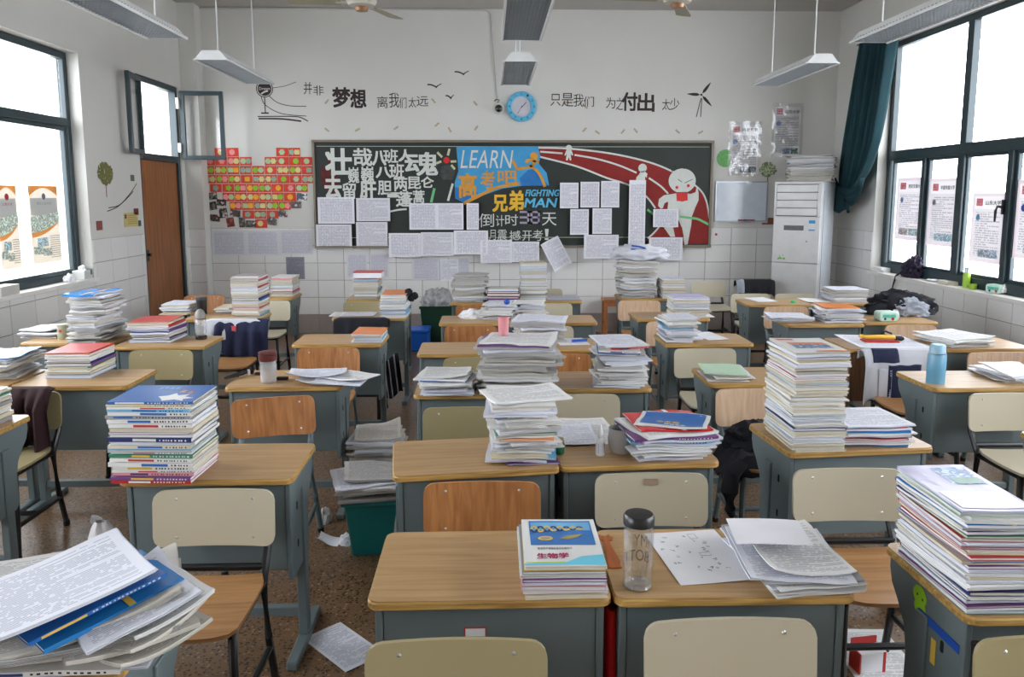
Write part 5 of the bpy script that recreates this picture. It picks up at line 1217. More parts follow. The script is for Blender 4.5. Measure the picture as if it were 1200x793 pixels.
COLS = {'plain': [('white', 5), ('cream', 4), ('grey', 1), ('lightblue', .6), ('navy', .3), ('green', .2), ('red', .3)],
        'mixed': [('white', 4), ('cream', 2), ('blue', 1.2), ('red', 1), ('green', .6), ('purple', .5), ('navy', .8), ('lightblue', .8), ('yellow', .4), ('orange', .4), ('pink', .3)]}
def pick(r, tab):
    x = r.random()*sum(b for a, b in tab)
    for a, b in tab:
        x -= b
        if x <= 0: return a
    return tab[-1][0]
def stack(u0, u1, vb, vt, style, phrase, depth=.27, zb=ZT, cols='plain', seed=1, first=(), last=(), spines='fbr', amp=None, res=(4, 4), grow=0.0, rz=None, curl=0.0, tscale=1.0, lean=(0, 0), toprot=None):
    """a pile standing on a surface at height zb; its front lower edge runs from u0 to u1 at row vb, its front upper edge lies at row vt"""
    A = onZ(u0, vb, zb); B_ = onZ(u1, vb, zb); w_ = (B_-A).length; a = math.atan2(B_.y-A.y, B_.x-A.x)
    a = max(-.25, min(.25, a)) if rz is None else rz
    M_ = (A+B_)/2; ey = Vector((-math.sin(a), math.cos(a), 0)); ex = Vector((math.cos(a), math.sin(a), 0))
    h_ = onY((u0+u1)/2, vt, M_.y).z-zb; wts, (t0, t1), am, jit, rj, rough = STY[style]
    am = am if amp is None else amp; r = R(seed); plan = []; z = 0
    for k in first[::-1]: pass
    while z < h_-.003:
        kind = pick(r, wts); t = r.uniform(t0, t1)*tscale*(1.25 if M_.y > 4.5 else 1.0); t = min(t, max(.004, h_-z))
        plan.append([kind, pick(r, COLS[cols]), t]); z += t
    for k, (kind, colour) in enumerate(last): plan[k][0], plan[k][1] = kind, colour        # from the bottom
    for k, (kind, colour) in enumerate(first): plan[-1-k][0], plan[-1-k][1] = kind, colour     # from the top
    g0 = bendfn(seed, am, w_, depth); n = len(plan); out = []; z = zb+.0006
    for k, (kind, colour, t) in enumerate(plan):
        s = min(1, (k+.3)/max(3, n*.25)) ; mn = am*1.25*s
        g = lambda x, y, zz, s=s: g0(x, y, zz)*s
        ww = w_*(1+r.uniform(-.05, .02)+grow*k/n); dd = depth*(1+r.uniform(-.05, .02)+grow*k/n)
        c = M_+ey*(depth/2)+ex*(r.uniform(-jit, jit)+lean[0]*k/n)+ey*(r.uniform(-jit, jit)+lean[1]*k/n)
        i = n-1-k
        kw = colour+' ' if kind in ('textbook', 'folder') else ''
        lab = ('%s%s on top of %s' % (kw, ADJ[kind], phrase)) if i == 0 else ('%s%s, %s from top in %s' % (kw, ADJ[kind], ordinal(i), phrase))
        vr = {'papers': .12, 'news': .10, 'white': .05}.get(style, 0); ww *= 1+r.uniform(-vr, vr*.6); dd *= 1+r.uniform(-vr, vr*.4)
        rj_ = a+r.uniform(-rj, rj)
        if toprot and i == 0: rj_, ww, dd = a+toprot[0], toprot[1], toprot[2]
        sp_ = r.choice(spines) if r.random() < .6 else r.choice('br')
        if 'f' in spines and (k < len(last) or i < len(first)): sp_ = 'f'
        o_, f_ = item(kind, colour, ww, dd, t*.88, (c.x, c.y), z+mn*.9, rj_, g, sp_, lab, 'items in '+phrase, res=res, seed=seed+k, rough=rough, curl=curl if i < 1 else 0, off=(c.x-M_.x, c.y-M_.y), sd0=seed)
        out.append((o_, f_, t*.88)); z += t
    return out
def deco(top, name, shapes, m, dz=.0006, kind=None, n=6):
    """flat print on a cover that follows the sheet's own curve; shapes: rectangles (i0,i1,j0,j1) in the cover's unit square"""
    o_, f_, t = top; mb = MB()
    for s in shapes:
        if len(s) == 4 and not isinstance(s[0], tuple): mb.grid(n, n, lambda i, j: (lambda p: (p[0], p[1], p[2]+t+dz))(f_(s[0]+(s[1]-s[0])*i, s[2]+(s[3]-s[2])*j)))
        else: mb.add([(lambda p: (p[0], p[1], p[2]+t+dz))(f_(*q_)) for q_ in s], [tuple(range(len(s)))])
    return put(name, mb, m, o_, kind=kind)
def deco_text(top, name, text, i0, i1, j0, j1, m, dz=.001, bold=.02):
    o_, f_, t = top; mb = MB(); glyph_into(mb, text, i0, i1, j0, j1, 0, bold)
    mb.v = [(lambda p: (p[0], p[1], p[2]+t+dz+v[2]))(f_(v[0], v[1])) for v in mb.v]; return put(name, mb, m, o_, kind='stuff')

# ---- front rows
T = stack(130, 228, 567, 471, 'books', 'the blue-topped stack', .225, seed=11, cols='mixed', first=[('textbook', 'blue'), ('textbook', 'cream'), ('textbook', 'white'), ('textbook', 'lightblue'), ('textbook', 'white'), ('textbook', 'grey'), ('textbook', 'white'), ('textbook', 'white')], last=[('textbook', 'red'), ('textbook', 'purple'), ('textbook', 'pink'), ('textbook', 'white'), ('textbook', 'white'), ('textbook', 'white'), ('textbook', 'white'), ('textbook', 'green'), ('textbook', 'white')], spines='ffb', res=(5, 5), tscale=.82)
tp_ = T[-1]; deco(tp_, 'white_burst_print', [((.62, .05), (.55, .2), (.50, .28), (.60, .34), (.66, .48), (.72, .34), (.84, .42), (.82, .28), (.95, .20), (.84, .14), (.86, .04), (.74, .12))], CV['white'])
deco_text(tp_, 'cover_lettering', '五年高考', .34, .60, .72, .86, CV['lightblue'])
deco(tp_, 'orange_print', [(.68, .74, .5, .66), (.79, .84, .46, .58)], CV['orange'], .0009)
T = stack(927, 990, 530, 413, 'mags', 'the tallest tower', .29, seed=12, first=[('textbook', 'white'), ('exam_paper', ''), ('textbook', 'grey'), ('textbook', 'yellow')], res=(4, 5), tscale=.9, spines='bbr', rz=0)
tp_ = T[-1]; deco(tp_, 'landscape_print', [(.15, .85, .25, .62)], photo_like((96, 116, 150))); deco(tp_, 'orange_print', [(.15, .85, .52, .66), (.4, 1, .02, .08)], CV['orange'], .0012); deco(tp_, 'red_print', [(.08, .4, .84, .93)], CV['red'], .0012)
T = stack(1132, 1222, 722, 603, 'mags', 'the colourful corner stack', .30, seed=13, cols='mixed', first=[('textbook', 'lavender'), ('textbook', 'palegreen'), ('textbook', 'white'), ('textbook', 'white'), ('folder', 'blue'), ('textbook', 'white'), ('textbook', 'navy'), ('textbook', 'green'), ('textbook', 'red')], res=(5, 6), tscale=.85, spines='rbl', rz=.0, amp=.006, lean=(-.02, .0))
tp_ = T[-1]; deco(tp_, 'sky_print', [(.42, .92, .55, .93)], photo_like((104, 132, 180))); deco(tp_, 'meadow_print', [(.5, .88, .56, .7)], CV['green'], .0012); deco(tp_, 'pale_print', [(.05, .95, .05, .4)], CV['white'], .0012)
T = stack(613, 714, 703, 664, 'books', 'the biology book stack', .275, seed=14, cols='plain', first=[('textbook', 'white'), ('textbook', 'yellow'), ('textbook', 'grey'), ('textbook', 'white'), ('textbook', 'purple'), ('textbook', 'white'), ('textbook', 'pink')], res=(5, 6), tscale=.75, rz=.0, spines='l', lean=(.0, .0), amp=.002)
tp_ = T[-1]
deco(tp_, 'blue_cover_print', [(.10, .94, .42, .96)], mat('biology_blue', (58, 118, 186), .3, var=.2, scale=6)); deco(tp_, 'light_sky_print', [(.12, .92, .74, .92)], mat('biology_light_blue', (110, 172, 216), .3, var=.2, scale=14), .0010)
for ph_, mm in ((0, CV['yellow']), (math.pi, CV['navy'])):
    o_, f_, t_2 = tp_; mb = MB(); pts = [(.12+.7*s/24, .76+.075*math.sin(s*1.05+ph_)*(1-s/40)+.03*s/24) for s in range(25)]; mb2 = MB(); ribbon(mb2, pts, .028); mb.add([(lambda p: (p[0], p[1], p[2]+t_2+.0016))(f_(v[0], v[1])) for v in mb2.v], mb2.f); put('helix_print', mb, mm, o_, kind='stuff')
mb2 = MB(); disc(mb2, .30, .56, .10, .05); deco(tp_, 'yellow_shell_print', [tuple((v[0], v[1]) for v in mb2.v)], CV['yellow'], .0014); mb2 = MB(); disc(mb2, .30, .56, .065, .03); deco(tp_, 'dark_shell_print', [tuple((v[0], v[1]) for v in mb2.v)], CV['grey'], .0018)
deco(tp_, 'gold_print', [((.48, .56), (.60, .62), (.80, .66), (.72, .58), (.60, .54))], mat('gold_brown', (170, 150, 90), .4), .0014)
deco_text(tp_, 'cover_title', '生物学', .16, .56, .14, .25, mat('magenta_print', (168, 40, 96), .5), bold=.03); deco_text(tp_, 'cover_small_lettering', '普通高中课程标准实验教科书', .18, .62, .32, .37, M_ink, bold=.0)
deco(tp_, 'cyan_swoosh_print', [((.0, .02), (.99, .02), (.99, .22), (.72, .18), (.52, .07), (.0, .05))], mat('cover_cyan', (110, 200, 224), .35), .0011); deco(tp_, 'yellow_line_print', [(.02, .5, .055, .075)], mat('lime_print', (190, 206, 84), .4), .0015)
T = stack(585, 653, 546, 473, 'papers', 'the sheet-topped tower', .27, seed=15, first=[('exam_paper', '')], res=(6, 6), cols='mixed', grow=.10, rz=.08, amp=.006, lean=(-.018, -.01), curl=.01, toprot=(.22, .29, .21))
tp_ = T[-1]
T = stack(564, 650, 462, 404, 'news', 'the purple-topped tower', .29, seed=16, first=[('exam_paper', ''), ('folder', 'purple'), ('newspaper', ''), ('exam_paper', '')], res=(7, 6), grow=.06, rz=-.02, curl=.02)
T = stack(604, 660, 402, 377, 'news', 'the news pile behind the purple-topped tower', .26, seed=17, res=(7, 6), grow=.1)
T = stack(704, 757, 455, 405, 'papers', 'the stack with red and blue bands', .28, seed=18, first=[('exam_paper', ''), ('exam_paper', ''), ('textbook', 'white'), ('textbook', 'red'), ('textbook', 'white'), ('textbook', 'blue')], rz=0, res=(5, 5))
T = stack(748, 840, 541, 508, 'papers', 'the messy pile with blue cover', .25, seed=19, first=[('textbook', 'white'), ('folder', 'red'), ('exam_paper', ''), ('textbook', 'purple'), ('exam_paper', ''), ('textbook', 'lightblue')], rz=.12, res=(7, 7), amp=.010, curl=.02, grow=.08, toprot=(-.5, .26, .19))
tp_ = T[-1]; deco(tp_, 'blue_cover_print', [(.06, .94, .18, .97)], CV['blue']); deco_text(tp_, 'yellow_lettering', '金考卷', .28, .62, .34, .46, CV['yellow']); deco_text(tp_, 'white_lettering', '特快专递', .4, .7, .22, .31, CV['white'])
T = stack(986, 1071, 525, 499, 'white', 'the pile of red and blue folders', .26, seed=20, first=[('exam_paper', ''), ('folder', 'red'), ('exam_paper', ''), ('folder', 'blue'), ('exam_paper', '')], last=[('folder', 'blue')], rz=0, res=(5, 5), tscale=.8)
T = stack(900, 1006, 697, 679, 'papers', 'the fanned pile on the bottle desk', .30, seed=21, rz=.07, res=(8, 8), amp=.006, curl=.035, tscale=.6, grow=.10)
q_ = T[-1][0].location; o_ = put('exam_paper', MB().slab(6, 6, lambda i, j: ((i-.5)*.19, (j-.5)*.15, .004*math.sin(2.5*i)+.002*j), .0012), mat('blank_white_paper', (224, 224, 230), .7), None, (q_.x-.05, q_.y+.03, q_.z+.030), (0, 0, -.12)); tag(o_, 'blank folded white sheet lying on the fanned pile on the bottle desk', 'paper')
T = stack(1177, 1232, 449, 440, 'papers', 'the pile on the thermos desk', .29, seed=22, rz=0, tscale=.7)
T = stack(54, 106, 443.5, 414, 'books', 'the red-topped stack', .28, seed=23, cols='mixed', first=[('textbook', 'red'), ('textbook', 'orange'), ('textbook', 'white'), ('textbook', 'white')], rz=0, spines='rr')
T = stack(-62, 8, 447, 424, 'news', 'the far left newspaper pile', .33, seed=24, first=[('folder', 'blue'), ('exam_paper', ''), ('newspaper', '')], rz=0, curl=.02)
T = stack(-126, -34, 513, 473, 'books', 'the stack at the far left edge', .27, seed=25, cols='plain', rz=0, spines='r')
# ---- middle and back rows
T = stack(84, 121, 402, 346, 'news', 'the newspaper tower by the left window', .33, seed=26, first=[('folder', 'blue')], rz=0, grow=.05, tscale=1.1)
T = stack(152, 200, 402, 378, 'white', 'the pile beside the grey-capped bottle', .28, seed=27, cols='mixed', first=[('textbook', 'red')], rz=0, spines='rb')
T = stack(188, 222, 369, 358, 'white', 'the low white pile near the door', .3, seed=28, rz=0)
T = stack(272, 304, 371, 324, 'books', 'the tall book pile under the red heart', .3, seed=29, cols='mixed', rz=0, spines='rr', tscale=.85, first=[('textbook', 'grey'), ('textbook', 'white'), ('textbook', 'red'), ('textbook', 'white'), ('textbook', 'white')])
T = stack(318, 343, 347, 325, 'books', 'the back row pile under the red heart', .28, seed=30, rz=0, first=[('textbook', 'white'), ('textbook', 'pink')])
T = stack(413, 448, 402, 392, 'mags', 'the small magazine pile', .28, seed=31, rz=0, first=[('textbook', 'orange'), ('textbook', 'white'), ('textbook', 'lightblue')], spines='r')
T = stack(446, 476, 372.5, 345, 'mags', 'the bow-topped pile', .3, seed=32, rz=0, cols='mixed', first=[('textbook', 'orange'), ('textbook', 'white')], spines='rr')
T = stack(414, 443, 350, 328, 'books', 'the back row pile with red-edged box', .27, seed=33, rz=0)
T = stack(531, 570, 354, 323, 'news', 'the thick grey pile in the back row', .27, seed=34, rz=0)
T = stack(571, 608, 355, 339, 'books', 'the blue and red spined row pile', .24, seed=35, rz=0, cols='mixed', spines='ff', first=[('textbook', 'white'), ('textbook', 'blue'), ('textbook', 'white'), ('textbook', 'red')], last=[('textbook', 'red'), ('textbook', 'white')], tscale=.7)
T = stack(610, 641, 353, 309, 'mags', 'the tall white pile in the back row', .27, seed=36, rz=0, first=[('textbook', 'cream'), ('textbook', 'white')])
T = stack(568, 603, 375, 359, 'papers', 'the pile behind the pink cup', .24, seed=37, rz=0)
T = stack(605, 640, 372, 357, 'papers', 'the pile right of the blue ball', .24, seed=38, rz=0)
T = stack(491, 550, 466, 447, 'papers', 'the ragged pile left of the purple-topped tower', .26, seed=39, rz=-.03, amp=.01, curl=.03, first=[('exam_paper', ''), ('exam_paper', ''), ('textbook', 'blue')])
T = stack(783, 818, 401.5, 376, 'papers', 'the white layered exam stack', .30, seed=40, rz=0, amp=.005)
T = stack(790, 832, 372, 349, 'white', 'the open book pile behind the white exam stack', .26, seed=41, rz=0, first=[('textbook', 'lavender')])
T = stack(727, 769, 349, 307, 'news', 'the tallest newspaper tower in the back row', .26, seed=42, rz=0, amp=.010)
T = stack(776, 803, 350, 328, 'mags', 'the round-cornered pile by the back wall', .25, seed=43, rz=0)
T = stack(968, 1012, 378, 363, 'papers', 'the orange-topped messy pile', .26, seed=44, rz=0, first=[('textbook', 'orange')], amp=.01, curl=.02)
T = stack(909, 956, 378.5, 372, 'papers', 'the blue-white papers before the air conditioner', .26, seed=45, rz=.04, amp=.006, tscale=.7)
T = stack(977, 1018, 354, 340, 'white', 'the low white pile beside the window wall', .28, seed=46, rz=0)
T = stack(1113, 1172, 407, 399, 'papers', 'the white fan of papers', .32, seed=47, rz=.22, tscale=.6, curl=.02)
T = stack(833, 884, 446.5, 440, 'papers', 'the papers under the green sheet', .27, seed=48, rz=0, tscale=.6, first=[('textbook', 'palegreen')])
T = stack(22, 66, 397, 389, 'papers', 'the curved white sheets by the left wall', .28, seed=49, rz=0, amp=.008, curl=.03)
T = stack(251, 272, 368, 361, 'papers', 'the flat pile beside the tall heart-side books', .24, seed=50, rz=0)
# newspapers on the air conditioner, on the floor and on the teal crate
def pile_at(x, y, zb, w_, d_, h_, style, phrase, seed, rz=0.0, amp=None, first=(), res=(5, 5), grow=0.0, curl=0.0):
    wts, (t0, t1), am, jit, rj, rough = STY[style]; am = am if amp is None else amp; r = R(seed); z = 0; plan = []
    while z < h_: t = r.uniform(t0, t1); plan.append([pick(r, wts), pick(r, COLS['plain']), t]); z += t
    for k, (a_, b_) in enumerate(first): plan[-1-k][:2] = [a_, b_]
    g0 = bendfn(seed, am, w_, d_); n = len(plan); z = zb+.0006; out = []
    for k, (kind, colour, t) in enumerate(plan):
        s = min(1, (k+.3)/max(3, n*.25)); i = n-1-k; kw = colour+' ' if kind in ('textbook', 'folder') else ''
        lab = ('%s%s on top of %s' % (kw, ADJ[kind], phrase)) if i == 0 else ('%s%s, %s from top in %s' % (kw, ADJ[kind], ordinal(i), phrase))
        jx, jy = r.uniform(-jit, jit), r.uniform(-jit, jit)
        o_, f_ = item(kind, colour, w_*(1+r.uniform(-.06, .03)+grow*k/n), d_*(1+r.uniform(-.06, .03)), t*.88, (x+jx, y+jy), z+am*1.1*s, rz+r.uniform(-rj, rj), lambda a, b, c, s=s: g0(a, b, c)*s, r.choice('frb'), lab, 'items in '+phrase, res=res, seed=seed+k, rough=rough, curl=curl if i < 1 else 0, off=(jx, jy), sd0=seed)
        out.append((o_, f_, t*.88)); z += t
    return out
pile_at(3.64, 8.70, 1.81, .46, .32, .27, 'news', 'the newspaper pile on the air conditioner', 60, rz=-.35, amp=.009, grow=.12, curl=.02)
p_ = onZ(432, 604, 0); pile_at(p_.x+.035, p_.y+.14, 0, .24, .28, .40, 'news', 'the floor pile beside the bottle desk', 61, rz=.05, curl=.03)
# teal crate with newspapers
pc = onZ(436, 655, 0); CX, CY = pc.x-.005, pc.y+.13
cr_ = thing('teal_crate', 'teal plastic crate on the floor filled with newspapers', 'crate', (CX, CY, 0), .06)
M_teal = mat('teal_plastic', (20, 112, 112), .35, spec=.5); mb = MB()
def ring4(w_, d_, z): return [(-w_/2, -d_/2, z), (w_/2, -d_/2, z), (w_/2, d_/2, z), (-w_/2, d_/2, z)]
v = ring4(.19, .19, 0)+ring4(.25, .25, .27)+ring4(.235, .235, .27)+ring4(.175, .175, .012)
mb.add(v, [(3, 2, 1, 0)]+[(a+4*k, (a+1) % 4+4*k, (a+1) % 4+4*k+4, a+4*k+4) for k in range(3) for a in range(4)]+[(12, 13, 14, 15)]); put('crate_body', mb, M_teal, cr_, bevel=.006)
mb = MB(); v = ring4(.275, .275, .255)+ring4(.275, .275, .275)+ring4(.236, .236, .275)+ring4(.248, .248, .255); mb.add(v, [((a) % 4+4*k, (a+1) % 4+4*k, ((a+1) % 4+4*(k+1)) % 16, (a+4*(k+1)) % 16) for k in range(4) for a in range(4)]); put('crate_rim', mb, M_teal, cr_, bevel=.003)
pile_at(CX+.0, CY, .277, .30, .27, .075, 'news', 'the newspapers in the teal crate', 62, rz=.15, amp=.012, first=[('newspaper', ''), ('exam_paper', '')], curl=.03, grow=.1)
# ---- messy near left pile
FLc, _ = DESK['FL']
pn = onZ(70, 782, ZT)
def loose(kind, u, v, z, w_, d_, t, rz, label, tilt=(0, 0), curl=.03, colour='white', seed=1, amp=.008, res=(8, 8)):
    p_ = onZ(u, v, z); g = bendfn(seed, amp, w_, d_); return item(kind, colour, w_, d_, t, (p_.x, p_.y), z+.0, rz, g, 'f', label, None, res=res, curl=curl, seed=seed, tilt=tilt, rough=.002)+(t,)
z_ = ZT+.004
MS = 'the messy near left corner pile'
loose('exam_paper', 100, 752, z_+.004, .33, .24, .006, .10, 'white stapled sheets at the very bottom of '+MS, seed=70, amp=.003, curl=.01)
loose('textbook', 75, 750, z_+.016, .34, .25, .010, .02, 'white textbook low in '+MS, seed=71, amp=.003, curl=.0)
loose('newspaper', 70, 738, z_+.034, .40, .27, .012, .22, 'lowest thick folded newspaper in '+MS, seed=72, amp=.006)
loose('newspaper', 95, 728, z_+.052, .38, .28, .014, .36, 'second thick folded newspaper of '+MS, seed=73, amp=.008, tilt=(0, -.04))
loose('newspaper', 105, 712, z_+.075, .36, .27, .014, .42, 'grey folded newspaper near the top of '+MS, seed=74, amp=.009, tilt=(0, -.09), curl=.05)
loose('folder', 116, 703, z_+.098, .28, .20, .010, .85, 'blue plastic folder with yellow band sticking out of '+MS, colour='blue', seed=75, amp=.004, tilt=(.0, -.14))
loose('exam_paper', 150, 704, z_+.100, .22, .25, .008, .72, 'grey-white sheaf leaning at right side of '+MS, seed=76, amp=.008, tilt=(0, -.12), curl=.06)
loose('textbook', 96, 695, z_+.120, .27, .19, .008, .85, 'white-edged textbook beside the blue folder in '+MS, colour='blue', seed=77, amp=.003, tilt=(0, -.13), curl=0)
loose('exam_paper', 62, 690, z_+.138, .33, .27, .007, .72, 'handwritten exam sheets covering the top of '+MS, seed=78, amp=.008, tilt=(0, -.10), curl=.02)
loose('newspaper', 0, 712, z_+.085, .36, .26, .012, .45, 'folded newspaper at the left picture edge of '+MS, seed=79, amp=.01, curl=.04)
loose('newspaper', -8, 690, z_+.112, .36, .26, .012, .3, 'uppermost folded newspaper at the left picture edge of '+MS, seed=80, amp=.01, curl=.04)
for k, (u, v, zz, w_, d_, rz, tx, l) in enumerate(((165, 742, .028, .20, .22, .95, -.10, 'crumpled newspaper corner low at the right side of '), (168, 722, .062, .20, .22, 1.05, -.22, 'curled newspaper standing at the right side of '), (182, 706, .085, .17, .20, .85, -.30, 'white sheaf with raised edge at the right end of '), (150, 736, .048, .24, .2, .6, -.12, 'folded newspaper between the lower right sheaves of '))):
    loose('newspaper' if k != 2 else 'exam_paper', u, v, z_+zz, w_, d_, .009, rz, l+MS, seed=85+k, amp=.006, tilt=(0, tx), curl=.03)
# ---- single sheets
def sheet(u0, v0, u1, v1, u2, v2, u3, v3, z, label, m=None, name='paper_sheet', curl=.004, seed=1, nx=8):
    """quadrilateral sheet on a horizontal surface; corners in the photograph, going round"""
    P4 = [onZ(u0, v0, z), onZ(u1, v1, z), onZ(u2, v2, z), onZ(u3, v3, z)]; c = sum(P4, Vector())/4
    ex = ((P4[1]-P4[0])+(P4[2]-P4[3]))/2; ey = ((P4[3]-P4[0])+(P4[2]-P4[1]))/2; a = math.atan2(ex.y, ex.x); w_, d_ = ex.length, ey.length
    r = R(seed); q_ = [r.random()*curl for _ in range(4)]
    f = lambda i, j: ((i-.5)*w_, (j-.5)*d_, .001+q_[0]*((1-i)*(1-j))**2+q_[1]*(i*(1-j))**2+q_[2]*((1-i)*j)**2+q_[3]*(i*j)**2+.001*math.sin(5*i+seed)*math.sin(4*j))
    s = put(name, MB().slab(nx, nx, f, .0004), m or EXAM[0], None, (c.x, c.y, z), (0, 0, a)); tag(s, label, 'paper'); return s, f, .0004
M_white = mat('white_paper', (226, 226, 230), .7)
sh = sheet(786, 687, 882, 680, 845, 621, 765, 626, ZT, 'white sheet covered in small doodles beside the clear bottle', M_white)
r = R(8); mb = MB(); o_, f_, t_2 = sh
def doodle(mb, f_, t_2, n, r, i0, i1, j0, j1, s=.02, wd=.006):
    for k in range(n):
        cx, cy = r.uniform(i0, i1), r.uniform(j0, j1); pts = []
        for q_ in range(6): pts.append((cx+r.uniform(-s, s)*1.5, cy+r.uniform(-s, s)))
        m2 = MB(); ribbon(m2, spline(pts, 3), wd); mb.add([(lambda p: (p[0], p[1], p[2]+t_2+.0008))(f_(max(0, min(1, v[0])), max(0, min(1, v[1])))) for v in m2.v], m2.f)
doodle(mb, f_, t_2, 26, r, .08, .75, .2, .92, .022, .0045)
for cx, cy, w2_, h2_ in ((.62, .88, .05, .05), (.60, .52, .07, .03)):
    pts = [(cx-w2_, cy-h2_), (cx+w2_, cy-h2_), (cx+w2_, cy+h2_), (cx-w2_, cy+h2_), (cx-w2_, cy-h2_)]; m2 = MB(); ribbon(m2, pts, .006); mb.add([(lambda p: (p[0], p[1], p[2]+t_2+.0009))(f_(v[0], v[1])) for v in m2.v], m2.f)
put('ink_doodle', mb, mat('pale_ink', (90, 90, 104), .7), o_, kind='stuff')
sh = sheet(398, 793, 443, 768, 406, 727, 361, 745, 0, 'densely printed sheet lying on the floor by the front desk', EXAM[1], seed=2)
sheet(982, 800, 1064, 797, 1058, 742, 985, 738, 0, 'white sheet with handwriting on the floor under the right chair', EXAM[0], seed=3)
sheet(655, 523, 716, 520, 722, 490, 662, 492, ZT, 'printed sheet beside the mug and green jar', EXAM[0], curl=.02, seed=4)
sheet(650, 521, 700, 523, 694, 497, 648, 500, ZT+.003, 'folded notebook page in front of the printed sheet', EXAM[1], curl=.01, seed=5)
sheet(641, 352, 680, 351.5, 676, 346, 640, 346, ZT, 'flat white sheet on the back row desk right of the tall pile', EXAM[1], seed=6)
sheet(652, 405, 690, 404, 684, 396, 652, 397, ZT, 'white sheet with blue marker on the desk behind the tall tower', M_white, seed=7)
sheet(820, 399, 848, 398, 838, 389, 818, 390, ZT, 'white sheets right of the white layered exam stack', M_white, seed=8)
sheet(884, 354, 906, 353.5, 900, 348.5, 876, 349, ZT, 'white sheet on the back row desk with the green dot', M_white, seed=9)
sheet(942, 354, 970, 354, 966, 349.5, 938, 349.5, ZT, 'white sheet by the low white pile in the back row', M_white, seed=10)
sheet(1000, 407, 1088, 408, 1060, 393, 985, 393, ZT, 'wide white sheet under the yellow pencil pouch', EXAM[1], seed=11)
sheet(385, 371, 412, 371, 414, 366, 392, 366, ZT, 'flat sheets on the desk left of the bow-topped pile', EXAM[0], seed=12)
sheet(398, 370.5, 440, 370.5, 440, 366, 402, 366, ZT+.003, 'second flat sheets on the desk left of the bow-topped pile', EXAM[1], seed=13)
sheet(798, 372, 836, 372, 830, 366, 800, 366, ZT+.001, 'x', M_white, seed=14)[0]['label'] = 'pale sheet sticking out under the open book pile'
sheet(372, 640, 398, 640, 399, 632, 374, 630, 0, 'crumpled white strip of paper on the aisle floor', M_white, curl=.05, seed=15)
sheet(538, 330+0, 1, 1, 1, 1, 1, 1, ZT, 'x') if False else None
# loose papers on the brown-lidded bottle desk
PB = 'on the brown-lidded bottle desk'
for k, (u, v, w_, d_, rz, zz, l, kd) in enumerate(((378, 446, .24, .18, .1, .003, 'dark-edged booklet low in the loose heap ', 'exam_paper'), (398, 447, .26, .18, -.12, .010, 'white sheaf at the lower right of the loose heap ', 'exam_paper'), (408, 441, .26, .20, -.5, .018, 'fanned sheets overhanging the edge ', 'exam_paper'), (372, 438, .29, .20, .12, .026, 'top white sheaf of the loose heap ', 'exam_paper'))):
    loose(kd, u, v, ZT+zz, w_, d_, .006, rz, l+PB, seed=90+k, amp=.006, curl=.04)
# ================================================================== SMALL THINGS, CLOTHES
def topz(T_): return T_  # readability only
M_pet = glass('clear_plastic_bottle', (.98, .985, .985), .14, .012)
M_water = glass('frosted_plastic', (.86, .86, .88), .12, .25)
def lathe_thing(name, label, cat, loc, parts):
    t = thing(name, label, cat, loc)
    for nm, prof, m, *n in parts: put(nm, MB().lathe(prof, n[0] if n else 28), m, t, smooth=True)
    return t
# clear bottle with black cap and lettering on its far side
p = onZ(747, 686, ZT); bz = onY(748, 601, p.y).z-ZT; r0 = .0365
bt = lathe_thing('water_bottle', 'clear cylindrical bottle with black cap and black lettering on the front desk', 'bottle', (p.x, p.y, ZT), [
    ('bottle_body', [(r0-.004, .0), (r0, .005), (r0, bz*.80), (r0-.003, bz*.835), (r0-.003, bz*.85)], M_pet, 36),
    ('bottle_base', [(.001, .006), (r0*.45, .008), (r0*.5, .012), (r0*.85, .010), (r0*.93, .004)], glass('thick_clear_plastic', (.9, .92, .93), .3, .15), 36),
    ('inner_wall', [(r0-.003, .006), (r0-.003, bz*.80)], M_pet, 36),
    ('cap', [(.001, bz*.845), (r0-.001, bz*.85), (r0+.0015, bz*.86), (r0+.0015, bz*.965), (r0-.003, bz*.995), (.001, bz)], mat('black_cap', (22, 22, 24), .3, spec=.5), 36)])
def curved_text(s, w_, h_, z0, r_, a0):
    mb = MB(); glyph_into(mb, s, -w_/2, w_/2, 0, h_, 0, .008)
    mb.v = [(r_*math.cos(a0+v[0]/r_), r_*math.sin(a0+v[0]/r_), z0+v[1]) for v in mb.v]; return mb
M_txt = mat('black_print', (30, 28, 28), .5)
put('lettering', curved_text('MY', .034, .030, bz*.46, r0+.0006, HALF-.35), M_txt, bt, kind='stuff')
put('lettering', curved_text('BOTTLE', .094, .030, bz*.25, r0+.0006, HALF+.30), M_txt, bt, kind='stuff')
